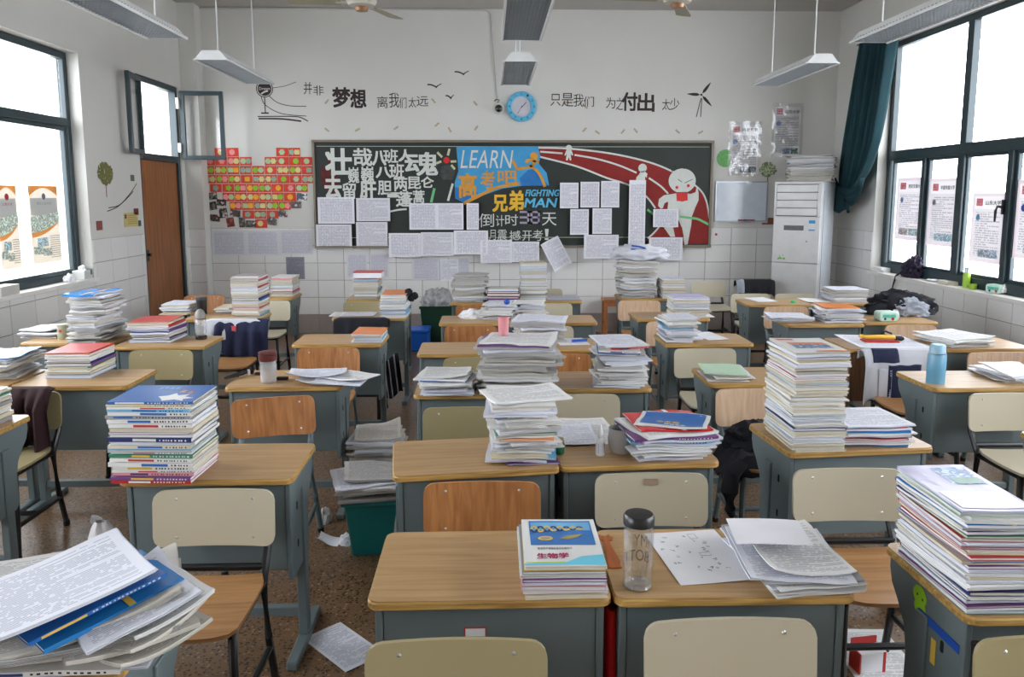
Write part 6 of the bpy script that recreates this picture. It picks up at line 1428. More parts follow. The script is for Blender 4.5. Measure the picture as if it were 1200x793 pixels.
# bottle with brown lid
p = onZ(315, 448, ZT); hz = onY(315, 411, p.y).z-ZT; M_brn = mat('maroon_plastic', (92, 44, 42), .3, spec=.5)
lathe_thing('water_bottle', 'square-shouldered clear bottle with maroon lid beside the folded umbrella', 'bottle', (p.x, p.y, ZT), [('bottle_body', [(.036, 0), (.04, .006), (.042, hz*.7), (.044, hz*.72)], M_water, 16), ('bottle_liquid', [(.03, .01), (.034, .012), (.036, hz*.6)], M_water, 16), ('cap', [(.044, hz*.70), (.046, hz*.72), (.046, hz*.88), (.040, hz*.90), (.046, hz*.92), (.046, hz*.97), (.03, hz)], M_brn, 20)])
p = onZ(236, 397, ZT); hz = onY(236, 362, p.y).z-ZT
lathe_thing('water_bottle', 'transparent bottle with grey dome cap and dark base at the desk edge', 'bottle', (p.x, p.y, ZT), [('bottle_base', [(.036, 0), (.037, .02), (.03, .026)], mat('dark_base', (40, 36, 40), .4)), ('bottle_body', [(.028, .026), (.036, .05), (.036, hz*.66), (.033, hz*.68)], M_water), ('collar', [(.034, hz*.66), (.034, hz*.70)], M_brn), ('cap', [(.034, hz*.70), (.033, hz*.84), (.022, hz*.95), (.008, hz)], mat('grey_cap', (132, 130, 124), .4))])
p = onZ(237, 368, ZT)
lathe_thing('tumbler', 'black ribbed tumbler on the desk near the door', 'cup', (p.x, p.y, ZT), [('tumbler_body', [(.036, 0), (.038, .01), (.042, .11), (.042, .125)], mat('black_ribbed_plastic', (34, 32, 34), .4)), ('tumbler_lid', [(.045, .12), (.045, .14), (.03, .145)], mat('dark_grey_lid', (70, 70, 72), .4))])
p = onZ(75, 397, ZT)
t_ = lathe_thing('tea_tin', 'pale green patterned tin standing by the left newspaper tower', 'tin', (p.x, p.y, ZT), [('tin_body', [(.036, 0), (.037, .003), (.037, .092), (.036, .094)], mat('pale_green_tin', (158, 160, 138), .4, var=.15, scale=50)), ('lid', [(.039, .09), (.039, .1), (.036, .102)], mat('tin_lid', (170, 168, 152), .35))])
put('red_seal', MB().lathe([(.010, 0), (.010, .001)], 12, Matrix.Translation((0, -.037, .06)) @ Matrix.Rotation(HALF, 4, 'X')), CV['red'], t_)
# blue thermos
p = onZ(1096, 448, ZT); hz = onY(1097, 403, p.y).z-ZT; M_tb = mat('sky_blue_enamel', (104, 160, 190), .3, spec=.5)
lathe_thing('thermos_flask', 'light blue thermos flask standing on the desk by the windows', 'thermos', (p.x, p.y, ZT), [('flask_body', [(.043, 0), (.045, .006), (.044, hz*.72), (.040, hz*.76)], M_tb), ('steel_ring', [(.0415, hz*.745), (.0415, hz*.775)], mat('brushed_steel', (170, 174, 176), .3, .8)), ('cup_lid', [(.040, hz*.775), (.036, hz*.96), (.031, hz*.995), (.01, hz)], mat('pale_blue_lid', (142, 184, 206), .35, spec=.5))])
# dropper bottle, mug, jar
p = onZ(703.5, 533, ZT)
t_ = lathe_thing('dropper_bottle', 'small white eye drop bottle with pointed cap beside the mug', 'bottle', (p.x, p.y, ZT), [('bottle_body', [(.015, 0), (.0165, .003), (.0165, .058), (.012, .066), (.008, .068)], mat('milky_plastic', (214, 214, 216), .35)), ('cap', [(.010, .068), (.011, .072), (.009, .09), (.004, .104), (.0035, .115), (.001, .117)], mat('white_cap', (228, 228, 228), .35)), ])
put('bottle_label', MB().lathe([(.0168, .012), (.0168, .048)], 24, cap=False), printed('tiny_label', (208, 210, 216), (120, 130, 170), .005, .55, .01), t_)
p = onZ(727, 530, ZT); M_mug = mat('grey_glazed_ceramic', (150, 146, 142), .25, var=.08, scale=20, spec=.6)
t_ = lathe_thing('mug', 'grey glazed ceramic mug between the dropper bottle and messy pile', 'mug', (p.x, p.y, ZT), [('mug_body', [(.028, 0), (.036, .004), (.046, .03), (.048, .055), (.044, .08), (.045, .095), (.042, .096), (.040, .08), (.043, .05), (.035, .01), (.001, .008)], M_mug, 32)])
put('handle', MB().tube([(-.043, .0, .078), (-.062, 0, .074), (-.068, 0, .052), (-.062, 0, .03), (-.045, 0, .026)], .006, 8), M_mug, t_, (0, 0, 0), (0, 0, -2.2), smooth=True)
p = onZ(655, 531, ZT)
lathe_thing('glass_jar', 'small dark green jar with brassy lid beside the sheet-topped tower', 'jar', (p.x, p.y, ZT), [('jar_body', [(.018, 0), (.021, .004), (.021, .038), (.018, .044)], mat('green_glass_balm', (24, 92, 60), .2, spec=.6)), ('lid', [(.020, .042), (.020, .056), (.018, .058)], mat('brassy_lid', (150, 138, 96), .3, .6))])
# cat shaped wooden ruler
z3 = lambda x, y: (600+x/6.1, 590+y/6.1)
pts = [onZ(*z3(x, y), ZT) for x, y in [(615, 235), (628, 228), (640, 240), (670, 240), (690, 226), (700, 240), (724, 248), (718, 268), (692, 276), (722, 330), (768, 408), (776, 428), (772, 448), (788, 466), (694, 468), (682, 440), (668, 340), (655, 276), (625, 264)]]
c_ = sum(pts, Vector())/len(pts)
o_ = put('wooden_cat', MB().prism([(q_.x-c_.x, q_.y-c_.y) for q_ in pts[::-1]], 0, .004), wood('cherry_wood', (176, 98, 46), (150, 80, 36), .4, 'Y', 1), None, (c_.x, c_.y, ZT+.001), bevel=.0008); tag(o_, 'flat cat-shaped wooden piece lying between the biology books and clear bottle', 'ornament')
for (x, y) in ((648, 250), (684, 250)): q_ = onZ(*z3(x, y), ZT); put('eye', MB().lathe([(.0015, 0), (.0015, .0006)], 8), M_ink, o_, (q_.x-c_.x, q_.y-c_.y, .004))
# folded umbrella and small black case on the bottle desk
a, b = onZ(264, 446, ZT), onZ(297, 437, ZT); z = ZT+.014
t_ = thing('folded_umbrella', 'black folded umbrella with white clip lying on the bottle desk', 'umbrella', ((a.x+b.x)/2, (a.y+b.y)/2, ZT))
d_ = b-a; put('umbrella_body', MB().tube([tuple(-d_/2+Vector((0, 0, .014))), tuple(d_*.1+Vector((0, 0, .016))), tuple(d_*.35+Vector((0, 0, .022)))], [.008, .013, .012], 10), mat('black_nylon', (20, 20, 22), .6), t_, smooth=True)
put('handle', MB().tube([tuple(d_*.35+Vector((0, 0, .022))), tuple(d_*.5+Vector((0, -.0, .016))), tuple(d_*.5+Vector((.0, -.03, .012)))], [.013, .016, .012], 10), M_ink, t_, smooth=True); put('clip', MB().box(-.006, .006, -.004, .004, 0, .03, Matrix.Translation(d_*.40+Vector((0, -.03, 0)))), mat('white_plastic', (206, 204, 200), .4), t_)
p = onZ(331, 445, ZT); tag(put('black_case', MB().box(-.03, .03, -.012, .012, 0, .016), M_ink, None, (p.x, p.y, ZT+.001), bevel=.003), 'small black case right of the maroon-lidded bottle', 'case')
p = onZ(301, 441, ZT); tag(put('black_case', MB().box(-.018, .018, -.01, .01, 0, .016), M_ink, None, (p.x, p.y+.03, ZT+.001), bevel=.003), 'tiny black case left of the maroon-lidded bottle', 'case')
# yellow pencil pouch on the brown desk
p = onZ(1032, 401, ZT); t_ = thing('pencil_pouch', 'yellow and black pencil pouch on a red booklet on the brown desk', 'pencil case', (p.x, p.y+.02, ZT), -.06)
put('booklet', MB().box(-.10, .11, -.05, .06, 0, .012), CV['red'], t_); put('pouch', MB().tube([(-.12, 0, .036), (-.08, 0, .030), (0, 0, .032), (.08, 0, .030), (.11, 0, .028)], [.012, .020, .022, .021, .016], 10, flat=.7), mat('yellow_nylon', (226, 178, 40), .5, var=.1), t_, smooth=True)
put('pouch_end', MB().tube([(.10, 0, .028), (.14, -.005, .024), (.155, -.005, .022)], [.018, .022, .012], 10, flat=.8), M_ink, t_, smooth=True); put('pouch_end', MB().tube([(-.13, .0, .038), (-.11, 0, .036)], [.011, .013], 8), CV['yellow'], t_, smooth=True); put('strap', MB().tube([(.02, .02, .05), (.05, .03, .065), (.09, .02, .05)], .006, 6), M_ink, t_, smooth=True)

def blob(rx, ry, rz, seed, amp=.25, fr=2.2, sub=4, flat=True, ridge=False):
    b = bmesh.new(); bmesh.ops.create_icosphere(b, subdivisions=sub, radius=1); mb = MB()
    for v in b.verts:
        n_ = v.co.normalized(); q_ = mnoise.noise(n_*fr+Vector((seed*7.1, seed, 0))); q2 = mnoise.noise(n_*fr*2.7+Vector((seed, 3, seed)))
        if ridge: q_ = .5-abs(q_)*2.2; q2 = .5-abs(q2)*2
        k = 1+amp*(q_+.45*q2); z = n_.z*k
        if flat: z = max(z, -.35)
        mb.v.append((n_.x*k*rx, n_.y*k*ry, (z+(.35 if flat else 0))*rz))
    mb.f = [tuple(v.index for v in f.verts) for f in b.faces]; b.free(); return mb
def heap(name, label, cat, loc, rx, ry, rz, m, seed, amp=.25, fr=2.2, rot=0, smooth=True, ridge=True, sub=4, group=None):
    o_ = put(name, blob(rx, ry, rz, seed, amp, fr, sub, True, ridge), m, None, loc, (0, 0, rot))
    if smooth:
        for p_ in o_.data.polygons: p_.use_smooth = True
    tag(o_, label, cat, group); return o_
M_mint = mat('mint_tissue_wrap', (196, 226, 214), .3, var=.12, scale=30, spec=.5); M_plw = mat('white_film', (226, 228, 228), .3, spec=.5)
def tissue(x, y, z, rz, label):
    t = thing('tissue_pack', label, 'tissue pack', (x, y, z), rz); f = blob(.075, .045, .055, 3, .06, 2.0)
    put('wrap', MB().prism(rrect(.145, .075, .022, 4, 0, .0385), -.05, .05, 'y'), M_mint, t, smooth=True, bevel=.006)
    put('wrap_end', blob(.02, .045, .05, 7, .3, 3, 3), M_plw, t, (.075, 0, .015), smooth=True)
    put('print', MB().box(-.05, .05, -.0515, -.0508, .03, .055), mat('teal_print', (90, 186, 160), .4, var=.2, scale=60), t); put('print', MB().lathe([(.012, 0), (.012, .001)], 12, Matrix.Translation((.03, -.0505, .022)) @ Matrix.Rotation(HALF, 4, 'X')), CV['red'], t); put('print', MB().lathe([(.010, 0), (.010, .001)], 12, Matrix.Translation((-.03, -.0505, .022)) @ Matrix.Rotation(HALF, 4, 'X')), CV['navy'], t)
    return t
p = onZ(1042, 377, ZT); tissue(p.x, p.y+.055, ZT, 0, 'mint green tissue pack on the desk in front of the jacket heap')
SZ = .8465
p = onX(1165, 343, XR+.06); tissue(XR+.085, p.y, SZ, -HALF+.3, 'mint green tissue pack on the right window sill')
# jacket heap
p = onZ(1066, 371, ZT); t_ = thing('jacket_heap', 'crumpled black and grey school jacket heaped on the desk by the window', 'jacket', (p.x, p.y+.13, ZT), 0)
M_blkc = mat('black_cloth', (22, 22, 30), .85, var=.1); M_greyc = mat('light_grey_cloth', (150, 156, 168), .85, var=.06); M_navy = mat('navy_cloth', (30, 36, 66), .85, var=.1); M_whc = mat('white_cloth', (196, 198, 206), .85, var=.03); M_mar = mat('dark_maroon_cloth', (44, 20, 24), .9, var=.1)
put('black_cloth_fold', blob(.27, .13, .135, 5, .35, 1.6, 4, True, True), M_blkc, t_, (0, .02, 0), smooth=True); put('grey_lining', blob(.14, .08, .10, 9, .35, 2.0, 4, True, True), M_greyc, t_, (.03, -.075, .0), smooth=True); put('sleeve', MB().tube([(-.12, -.02, .09), (-.2, -.03, .07), (-.27, -.04, .035), (-.29, -.05, .012)], [.035, .04, .035, .015], 10), M_blkc, t_, smooth=True); put('white_piping', MB().tube([(.12, -.06, .13), (.2, -.05, .10), (.25, -.03, .05)], .005, 6), M_whc, t_, smooth=True)
# clothes over chair backs
def drape(key, wd, front, back, m, label, cat='jacket', dx=0.0, seed=1, hem=.06, puff=.014, extra=()):
    c, rz = CHAIR[key]; t = thing('draped_jacket' if cat == 'jacket' else 'draped_shirt', label, cat, (c.x, c.y, .70), rz)
    def fn(i, j, off=0.0, w_=wd, f_=front, b_=back):
        x = dx+(i-.5)*w_; s = -f_+(f_+b_)*j; e = mnoise.noise(Vector((i*5+seed, 0, 3)))
        fold = mnoise.noise(Vector((i*7+seed*2.3, s*2.5, seed)))
        if s < 0: L_ = s*(1+hem*3*e); y = .195-.012-puff*(1+1.5*fold)*min(1, -s*12)-off; z = .012+L_
        else: y = .262+.012+.006*fold*min(1, s*10); z = .012-s*(1+hem*e)
        k = abs(s)
        if k < .03: a = (s/.03); y = .228+.043*a if s >= 0 else .228+.043*a; z = .018-.008*a*a+off
        side = abs(i-.5)*2
        return (x*(1-.0*side), y, z-.05*max(0, side-.82)*4*min(1, .3+k*3))
    cloth('cloth_panel', 34, 34, fn, m, t, .004)
    for nm, i0, i1, j0, j1, mm in extra: cloth(nm, 12, 16, lambda i, j: fn(i0+(i1-i0)*i, j0+(j1-j0)*j, .006), mm, t, .003)
    return t
t_ = drape('A5', .44, .14, .05, M_whc, 'white T-shirt with small red print over a chair before the tall book pile', 'shirt', seed=2, extra=[('red_print', .42, .56, .28, .5, mat('red_textile_print', (186, 70, 80), .8))])
drape('A5', .40, .27, .0, M_navy, 'navy jacket hanging under the white T-shirt on the same chair', dx=.06, seed=4, puff=.026)
drape('B5', .42, .15, .06, M_blkc, 'black jacket over the chair below the bow-topped pile', seed=5)
drape('G7', .44, .16, .06, M_blkc, 'black jacket over the back wall chair left of the air conditioner', seed=6, extra=[('grey_sleeve', .0, .2, .1, .8, M_greyc)])
drape('G4', .46, .30, .05, M_whc, 'white and navy school jacket over the chair before the brown desk', seed=7, puff=.02, extra=[('navy_band', .30, .75, .0, .62, M_navy), ('navy_shoulder', .1, .45, .66, .82, M_navy), ('white_sleeve', .18, .34, .0, .55, M_whc)])
drape('A3', .30, .28, .0, M_mar, 'dark maroon cloth hanging under the olive-cream chair back on the left', dx=.02, seed=8, puff=.05)
# trousers over the seat of the pale chair
c, rz = CHAIR['E3']; t_ = thing('black_trousers', 'black trousers hanging over the seat of the pale veneer chair', 'trousers', (c.x, c.y, .432))
def fn(i, j):
    x = -.25+.40*i; y = -.19+.33*j; sag = 0
    if x < -.185: sag = (-.185-x)*1.6
    if j < .12: sag += (.12-j)*.5
    return (x, y, .016+.028*mnoise.noise(Vector((i*4, j*4, 2)))**2*4-sag+.008*mnoise.noise(Vector((i*9, j*9, 5))))
cloth('seat_fold', 30, 24, fn, M_blkc, t_, .006)
put('trouser_leg', MB().tube([(-.17, -.14, .01), (-.225, -.16, -.03), (-.235, -.16, -.12), (-.23, -.165, -.20), (-.22, -.165, -.235)], [.035, .045, .042, .036, .02], 12, flat=.7), M_blkc, t_, smooth=True)
put('bunched_cloth', blob(.15, .09, .10, 12, .3, 2, 4, True, True), M_blkc, t_, (-.04, .06, .005), smooth=True)
# jacket with white stripes hanging beside the small magazine pile desk
p = onZ(455, 437, .30); t_ = thing('striped_jacket', 'black jacket with white stripes hanging from the chair beside the magazine pile desk', 'jacket', (p.x, p.y+.02, .30))
fn = lambda i, j: ((i-.5)*.15+.03*j, .02*math.sin(i*9)+.01*mnoise.noise(Vector((i*4, j*4, 1))), .12-.30*j-.03*math.sin(i*5))
cloth('jacket_cloth', 18, 18, fn, M_blkc, t_, .006)
for k in range(3): cloth('white_stripe', 2, 18, lambda i, j: tuple(Vector(fn(.25+.25*k+.05*i, j))+Vector((0, -.008, 0))), M_whc, t_, .002)
# white cloth and blue scissors on the newspaper tower
p = onZ(748, 349, ZT); zt_ = onY(748, 306, p.y).z
o_ = heap('crumpled_white_cloth', 'crumpled white paper bag on top of the back row newspaper tower', 'bag', (p.x+.02, p.y+.12, zt_+.012), .25, .15, .10, M_whc, 21, .38, 1.8, sub=4)
t_ = thing('scissors', 'blue-handled scissors on the white bag above the newspaper tower', 'scissors', (p.x+.0, p.y+.02, zt_+.125)); M_bl = mat('blue_plastic', (30, 80, 176), .35, spec=.5)
put('handle', MB().tube([(-.07, 0, .02), (0, 0, .012), (.06, 0, -.004)], .008, 8), M_bl, t_, smooth=True); put('handle', MB().tube([(-.08, -.02, -.012), (0, -.02, -.016), (.07, -.02, -.014)], .008, 8), M_bl, t_, smooth=True)
# pink cup and blue ball
p = onZ(584, 462, ZT); q_ = onZ(585, 384, 1.0)
q_ = [o for o in C.objects if o.get('label', '').endswith('on top of the purple-topped tower')][0].location; zc = q_.z+.012
p = Vector((q_.x-.08, q_.y+.08, zc))
t_ = lathe_thing('pink_cup', 'translucent pink plastic cup standing on the purple-topped tower', 'cup', (p.x, p.y, zc), [('cup_body', [(.022, 0), (.025, .003), (.028, .075), (.028, .09), (.026, .09), (.024, .006)], mat('pink_plastic', (208, 136, 142), .3, spec=.5))])
zc = [o for o in C.objects if o.get('label', '').endswith('on top of the pile behind the pink cup')][0].location.z+.016; p = onZ(594, 357, zc)
tag(put('blue_ball', MB().lathe([(.001, 0), (.015, .004), (.024, .018), (.024, .03), (.015, .044), (.001, .048)], 18), M_bl, None, (p.x, p.y, zc), smooth=True), 'small blue ball on the paper pile behind the pink cup', 'ball')
# crumpled white paper on the middle column desk
p = onZ(554, 374, ZT); heap('crumpled_paper', 'crumpled white paper lying on the middle column desk', 'paper', (p.x, p.y+.06, ZT), .10, .06, .05, M_white, 31, .4, 2.2, smooth=False, sub=3)
# black bow
zc = [o for o in C.objects if o.get('label', '').endswith('on top of the bow-topped pile')][0].location; t_ = thing('hair_bow', 'black fluffy hair bow on the book pile in the back left', 'hair bow', (zc.x+.13, zc.y-.05, zc.z-.02))
for a_, (x, z) in enumerate(((-.02, .03), (.025, .0), (.0, -.015))): put('bow_loop', blob(.03, .025, .03, 40+a_, .2, 3, 3, False), M_blkc, t_, (x, -.02, z), smooth=True)
zc = [o for o in C.objects if o.get('label', '').endswith('on top of the back row pile with red-edged box')][0].location
t_ = thing('red_edged_box', 'white box with red edge on the back row pile', 'box', (zc.x+.02, zc.y, zc.z+.016)); put('box_body', MB().box(-.13, .13, -.10, .10, .004, .05), M_white, t_); put('red_lid', MB().box(-.132, .132, -.102, .102, .05, .058), CV['red'], t_); put('red_edge', MB().box(-.132, .132, -.102, .102, 0, .004), CV['pink'], t_)
p = onZ(931, 355, ZT); tag(put('bottle_cap', MB().lathe([(.022, 0), (.022, .012), (.018, .016)], 14), mat('bright_green_plastic', (40, 184, 110), .4), None, (p.x, p.y+.03, ZT+.0008), smooth=True), 'small bright green plastic token lying on the back row desk', 'bottlecap')  # the green dot on this desk, a plastic bottle cap
p = onZ(680, 403, ZT); tag(put('marker_pen', MB().tube([(-.05, 0, .01), (.05, .02, .01)], .009, 8), M_bl, None, (p.x, p.y+.04, ZT+.004), smooth=True), 'blue marker pen on the white sheet behind the tall tower', 'marker')
# right window sill
def sill(u, v=322): return onX(u, v, XR+.07).y
y = sill(1033, 317); 
for k, l in enumerate(('lower', 'upper')): tag(put('textbook', MB().box(-.09, .09, -.125, .125, 0, .022), PG['white'], None, (XR+.105, y, SZ+k*.024), (0, 0, .1-.2*k), bevel=.002), l+' of two white books lying at the far end of the window sill', 'book', 'items on the right window sill')
t_ = thing('folded_umbrella', 'dark purple crumpled umbrella bundle with hanging strap on the window sill', 'umbrella', (XR+.08, sill(1068, 322), SZ)); M_pur = mat('dark_purple_nylon', (42, 34, 56), .5, var=.2, scale=30)
put('umbrella_cloth', blob(.07, .15, .12, 51, .5, 2.6, 4, True, True), M_pur, t_, smooth=True); put('umbrella_cloth', blob(.06, .08, .09, 52, .5, 2.6, 4, True, True), M_pur, t_, (-.02, -.08, .09), smooth=True); put('strap', MB().tube([(-.06, .08, .06), (-.10, .12, .0), (-.115, .14, -.10), (-.12, .15, -.18)], [.022, .02, .012, .004], 8, flat=.5), M_pur, t_, smooth=True)
y = sill(1092, 326); tag(put('paper_sheet', MB().slab(6, 6, lambda i, j: ((i-.5)*.12, (j-.5)*.2, .012*math.sin(4*i)*math.sin(5*j)+.012), .001), M_white, None, (XR+.08, y, SZ), (0, 0, .2)), 'crumpled white paper on the window sill beside the umbrella bundle', 'paper')
y = sill(1111, 335); o_ = put('textbook', MB().box(-.07, .07, -.10, .10, .001, .030), PG['cream'], None, (XR+.09, y, SZ), (0, 0, -.1)); put('cover', MB().box(-.072, .072, -.102, .102, .03, .0315), CV['white'], o_); tag(o_, 'thick book lying on the window sill left of the green thermos', 'book', 'items on the right window sill')
M_lime = mat('lime_green_enamel', (158, 196, 62), .35, spec=.5)
lathe_thing('thermos_flask', 'lime green thermos with steel top on the right window sill', 'thermos', (XR+.07, sill(1132, 337), SZ), [('flask_body', [(.030, 0), (.031, .004), (.031, .125), (.028, .13)], M_lime), ('steel_cap', [(.022, .13), (.022, .175), (.019, .18)], mat('brushed_steel', (170, 174, 176), .3, .8)), ])
lathe_thing('thermos_cup', 'lime green cup beside the lime green thermos', 'cup', (XR+.05, sill(1141, 339)-.01, SZ), [('cup_body', [(.024, 0), (.034, .01), (.036, .045), (.033, .045), (.03, .01), (.001, .006)], M_lime)])
# left window sill
LZs = .9345
def lsill(u, v): return onX(u, v, XL-.06).y
t_ = thing('tissue_box', 'white tissue box at the far end of the left window sill', 'tissue box', (XL-.055, lsill(96, 332)+.03, LZs), .1); put('box_body', MB().box(-.05, .05, -.11, .09, 0, .075), mat('white_card_box', (214, 216, 214), .5), t_, bevel=.002); put('box_print', MB().box(-.03, .0505, .02, .0905, .03, .0755), mat('dark_green_print', (70, 100, 96), .5), t_); put('tissue', blob(.03, .03, .035, 60, .4, 3, 3), M_white, t_, (0, -.02, .07))
heap('crumpled_tissue', 'crumpled white tissue in front of the tissue box', 'tissue', (XL-.03, lsill(79, 335)-.02, LZs), .045, .05, .05, M_white, 61, .35, 3, smooth=False, sub=3)
tag(put('cardboard_box', MB().box(-.06, .06, -.11, .11, 0, .07), mat('white_grey_box', (190, 188, 182), .6), None, (XL-.05, lsill(2, 352), LZs), bevel=.002), 'flat white box on the left window sill at the picture edge', 'box')
# floor things
p = onZ(489, 412, 0); t_ = thing('blue_storage_box', 'blue plastic storage box on the floor in front of the bin', 'box', (p.x-.0, p.y+.15, 0)); M_bb = mat('bright_blue_plastic', (26, 92, 190), .35, spec=.5)
put('box_body', MB().box(-.12, .12, -.15, .15, 0, .20), M_bb, t_, bevel=.01); put('box_lid', MB().box(-.13, .13, -.16, .16, .20, .235), M_bb, t_, bevel=.008)
p = onZ(512, 404, 0); t_ = thing('waste_bin', 'dark green plastic waste bin overflowing with bags by the back wall', 'bin', (p.x, p.y+.2, 0)); M_bin = mat('dark_green_plastic', (28, 60, 44), .4, spec=.4)
mb = MB(); v = ring4(.30, .26, 0)+ring4(.37, .32, .42)+ring4(.35, .30, .42)+ring4(.28, .24, .02); mb.add(v, [(3, 2, 1, 0)]+[(a+4*k, (a+1) % 4+4*k, (a+1) % 4+4*k+4, a+4*k+4) for k in range(3) for a in range(4)]+[(12, 13, 14, 15)]); put('bin_body', mb, M_bin, t_, bevel=.004); put('bin_rim', MB().box(-.195, .195, -.17, -.155, .40, .43).box(-.195, .195, .155, .17, .40, .43), M_bin, t_)
binx, biny = p.x, p.y+.2
heap('rubbish_bag', 'clear plastic bag full of rubbish in the green bin', 'bag', (binx, biny, .405), .17, .15, .15, mat('cloudy_plastic_bag', (168, 168, 170), .3, var=.35, scale=18, spec=.5), 71, .35, 2.6)
p = onZ(716, 394, 0); t_ = thing('wooden_stool', 'small wooden stool against the back wall beside the newspaper tower desk', 'stool', (onY(722, 370, YB-.28).x, YB-.22, 0)); M_st = wood('stool_wood', (176, 112, 62), (144, 86, 44), .45, 'Z', .8)
put('stool_seat', MB().box(-.16, .16, -.13, .13, .41, .44), M_st, t_, bevel=.006)
for sx in (-1, 1):
    for sy in (-1, 1): put('leg', MB().box(-.018, .018, -.018, .018, 0, .41, Matrix.Translation((sx*.13, sy*.10, 0))), M_st, t_)
    put('rail', MB().box(-.012, .012, -.085, .085, .14, .17, Matrix.Translation((sx*.13, 0, 0))), M_st, t_)
put('apron', MB().box(-.13, .13, -.115, -.10, .36, .41), M_st, t_)
M_bag = mat('thin_white_plastic', (196, 192, 194), .35, var=.08, spec=.5); M_bagr = mat('red_bag_print', (196, 30, 40), .4)
bc, brz = DESK['B2']; bx, by = bc.x-DW/2-.13, bc.y+.02
t_ = thing('plastic_bag', 'white plastic bag with red print hanging at the left side of the blue-topped stack desk', 'bag', (bx+.02, by-.12, .22))
put('bag_film', MB().grid(20, 14, lambda i, j: (lambda a, k: (math.cos(a)*(.085*(1-j)**.8+.02)*(1+.24*math.sin(a*6+j*4)), math.sin(a)*(.07*(1-j)**.8+.014)*(1+.24*math.cos(a*5+j*3)), .008+.29*j))(i*2*math.pi, 0)), M_bag, t_, smooth=True)
put('red_print', MB().grid(8, 4, lambda i, j: (lambda a, jj: (math.cos(a)*(.088*(1-jj)**.8+.022)*(1+.24*math.sin(a*6+jj*4)), math.sin(a)*(.073*(1-jj)**.8+.016)*(1+.24*math.cos(a*5+jj*3)), .01+.29*jj))(3.9+i*1.2, .10+.22*j)), M_bagr, t_, smooth=True)
t_ = thing('plastic_bag', 'clear white plastic bag hanging beside the teal crate', 'bag', (CX+.165, CY-.13, 0))
put('bag_film', MB().grid(20, 12, lambda i, j: (lambda a: (math.cos(a)*(.07*(1-j)**.7+.01)*(1+.18*math.sin(a*5+j*4)), math.sin(a)*(.05*(1-j)**.7+.01), .01+.30*j))(i*2*math.pi)), glass('cloudy_film', (.9, .9, .92), .2, .35), t_, smooth=True)
p = onZ(406, 637, 0); heap('crumpled_paper', 'crumpled paper ball on the aisle floor by the teal crate', 'paper', (p.x, p.y, .001), .035, .03, .035, M_white, 81, .4, 3, smooth=False, sub=3)
p = onZ(391, 600, 0); heap('crumpled_paper', 'grey crumpled paper on the floor left of the teal crate', 'paper', (p.x-.02, p.y-.12, .001), .035, .04, .05, mat('grey_paper', (150, 148, 146), .7), 82, .4, 3, smooth=False, sub=3)
p = onZ(110, 616, 0); tag(put('paper_cup', MB().lathe([(.018, 0), (.028, .03), (.028, .034), (.024, .03), (.014, .004)], 14), M_white, None, (p.x, p.y, .012), (0, .5, .4), smooth=True), 'small white paper cup lying on the left aisle floor', 'cup')
p = onZ(1017, 783, 0); t_ = thing('snack_carton', 'white and red carton on the paper under the right chair', 'box', (p.x, p.y, .0015), .15)
put('carton_body', MB().box(-.05, .05, -.03, .03, 0, .075), M_white, t_, bevel=.002); put('red_panel', MB().box(-.055, -.0505, -.03, .03, 0, .075).box(-.05, .05, .03, .034, 0, .10), CV['red'], t_); put('red_stripe', MB().box(.035, .046, -.0306, -.03, 0, .075), CV['red'], t_)
# red bag hanging in the gap between the two front desks
f1, _ = DESK['F1']; f2, _ = DESK['F2']; gx = (f1.x+DW/2+f2.x-DW/2)/2
t_ = thing('red_bag', 'glossy red plastic bag with white lettering hanging between the front desks', 'bag', (gx, f1.y-.10, .18))
put('bag_film', MB().grid(16, 10, lambda i, j: (.004+(.028+.012*math.sin(i*7))*math.cos(i*2*math.pi)*(1-.4*j), (.055+.01*math.sin(j*5))*math.sin(i*2*math.pi), .46*j)), mat('glossy_red_film', (196, 26, 30), .25, var=.15, spec=.6), t_, smooth=True)
mb = MB(); glyph_into(mb, '红', -.018, .006, .18, .22, 0, .02); glyph_into(mb, '枣', -.018, .006, .12, .16, 0, .02); put('white_lettering', mb, M_white, t_, (0, -.066, 0), (HALF, 0, 0), kind='stuff')
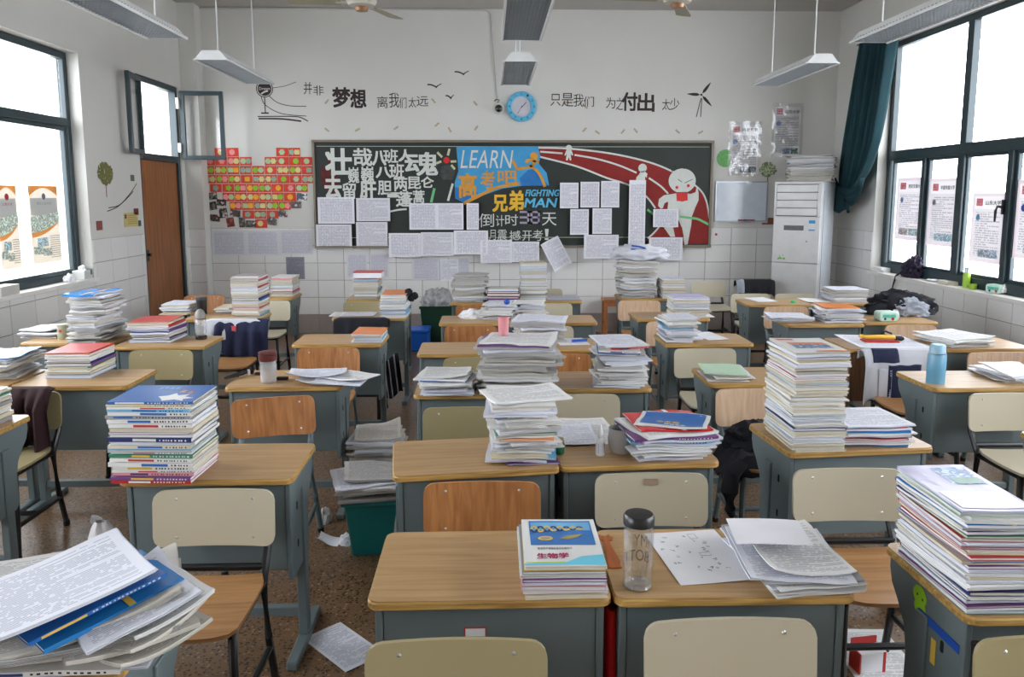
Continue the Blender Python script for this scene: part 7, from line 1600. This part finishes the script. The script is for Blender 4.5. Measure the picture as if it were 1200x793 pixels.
# stickers on furniture
def put_quad(name, mb, m, label, loc, rot, cat='sticker'): return tag(put(name, mb, m, None, loc, rot), label, cat)
fc = f1; a = onY(557, 741, fc.y-DD/2+.033)
o_ = put_quad('inventory_label', MB().box(-.027, .027, -.013, .013, 0, .0008), CV['red'], 'small red-bordered label on the front panel of the biology book desk', (a.x, fc.y-DD/2+.0345, a.z), (HALF, 0, 0)); put('label_paper', MB().box(-.024, .024, -.010, .010, .0008, .0012), M_white, o_)
c3, _ = DESK['F3']; xs = c3.x-(DW/2-.025)-.0095
a = onX(1078, 703, xs); mb = MB(); disc(mb, -.0, .012, .030, .026); disc(mb, .004, -.018, .026, .022, z=.00002)
o_ = put_quad('apple_sticker', mb, mat('lime_sticker', (150, 206, 40), .4), 'lime green apple-shaped sticker on the side of the corner desk', (xs-.0012, a.y, a.z), (HALF, 0, -HALF)); mb = MB(); disc(mb, -.01, .012, .0035, z=.0006); disc(mb, .014, .008, .0035, z=.0006); put('dot', mb, M_ink, o_, kind='stuff')
a = onX(1100, 738, xs); o_ = put_quad('label_strip', MB().box(-.085, .085, -.011, .011, 0, .001), M_bl, 'blue adhesive strip on the side of the corner desk', (xs-.001, a.y, a.z), (HALF, 0, -HALF)); o_.rotation_mode = 'QUATERNION'; o_.rotation_quaternion = (Matrix.Rotation(-HALF, 4, 'Z') @ Matrix.Rotation(HALF, 4, 'X')).to_quaternion()
a = onX(1094, 762, xs); put_quad('yellow_sticker', MB().box(-.010, .010, -.035, .03, 0, .001), CV['yellow'], 'small yellow sticker low on the side of the corner desk', (xs-.001, a.y, a.z), (HALF, 0, -HALF))
c_, _ = CHAIR['D2']; put_quad('tape_patch', MB().box(-.024, .024, -.011, .011, 0, .0008), mat('brown_tape', (150, 130, 112), .5, var=.1), 'brown tape patch on the cream chair before the mug desk', (c_.x+.0, c_.y+.2285, .662), (HALF-.1, 0, 0))
a = onY(839, 274.5, YB); put_quad('red_magnet', MB().lathe([(.016, 0), (.014, .006)], 14), mat('crimson_plastic', (196, 30, 66), .4), 'small crimson dot stuck on the tiles under the whiteboard', (a.x, YB-.010, a.z), (HALF, 0, 0))
a = onY(723, 329, YB); put_quad('wall_plug', MB().lathe([(.022, 0), (.018, .006)], 14), mat('grey_cement', (140, 138, 134), .8), 'small grey patch on the tiles left of the newspaper tower', (a.x, YB-.010, a.z), (HALF, 0, 0))
bpy.context.view_layer.update()
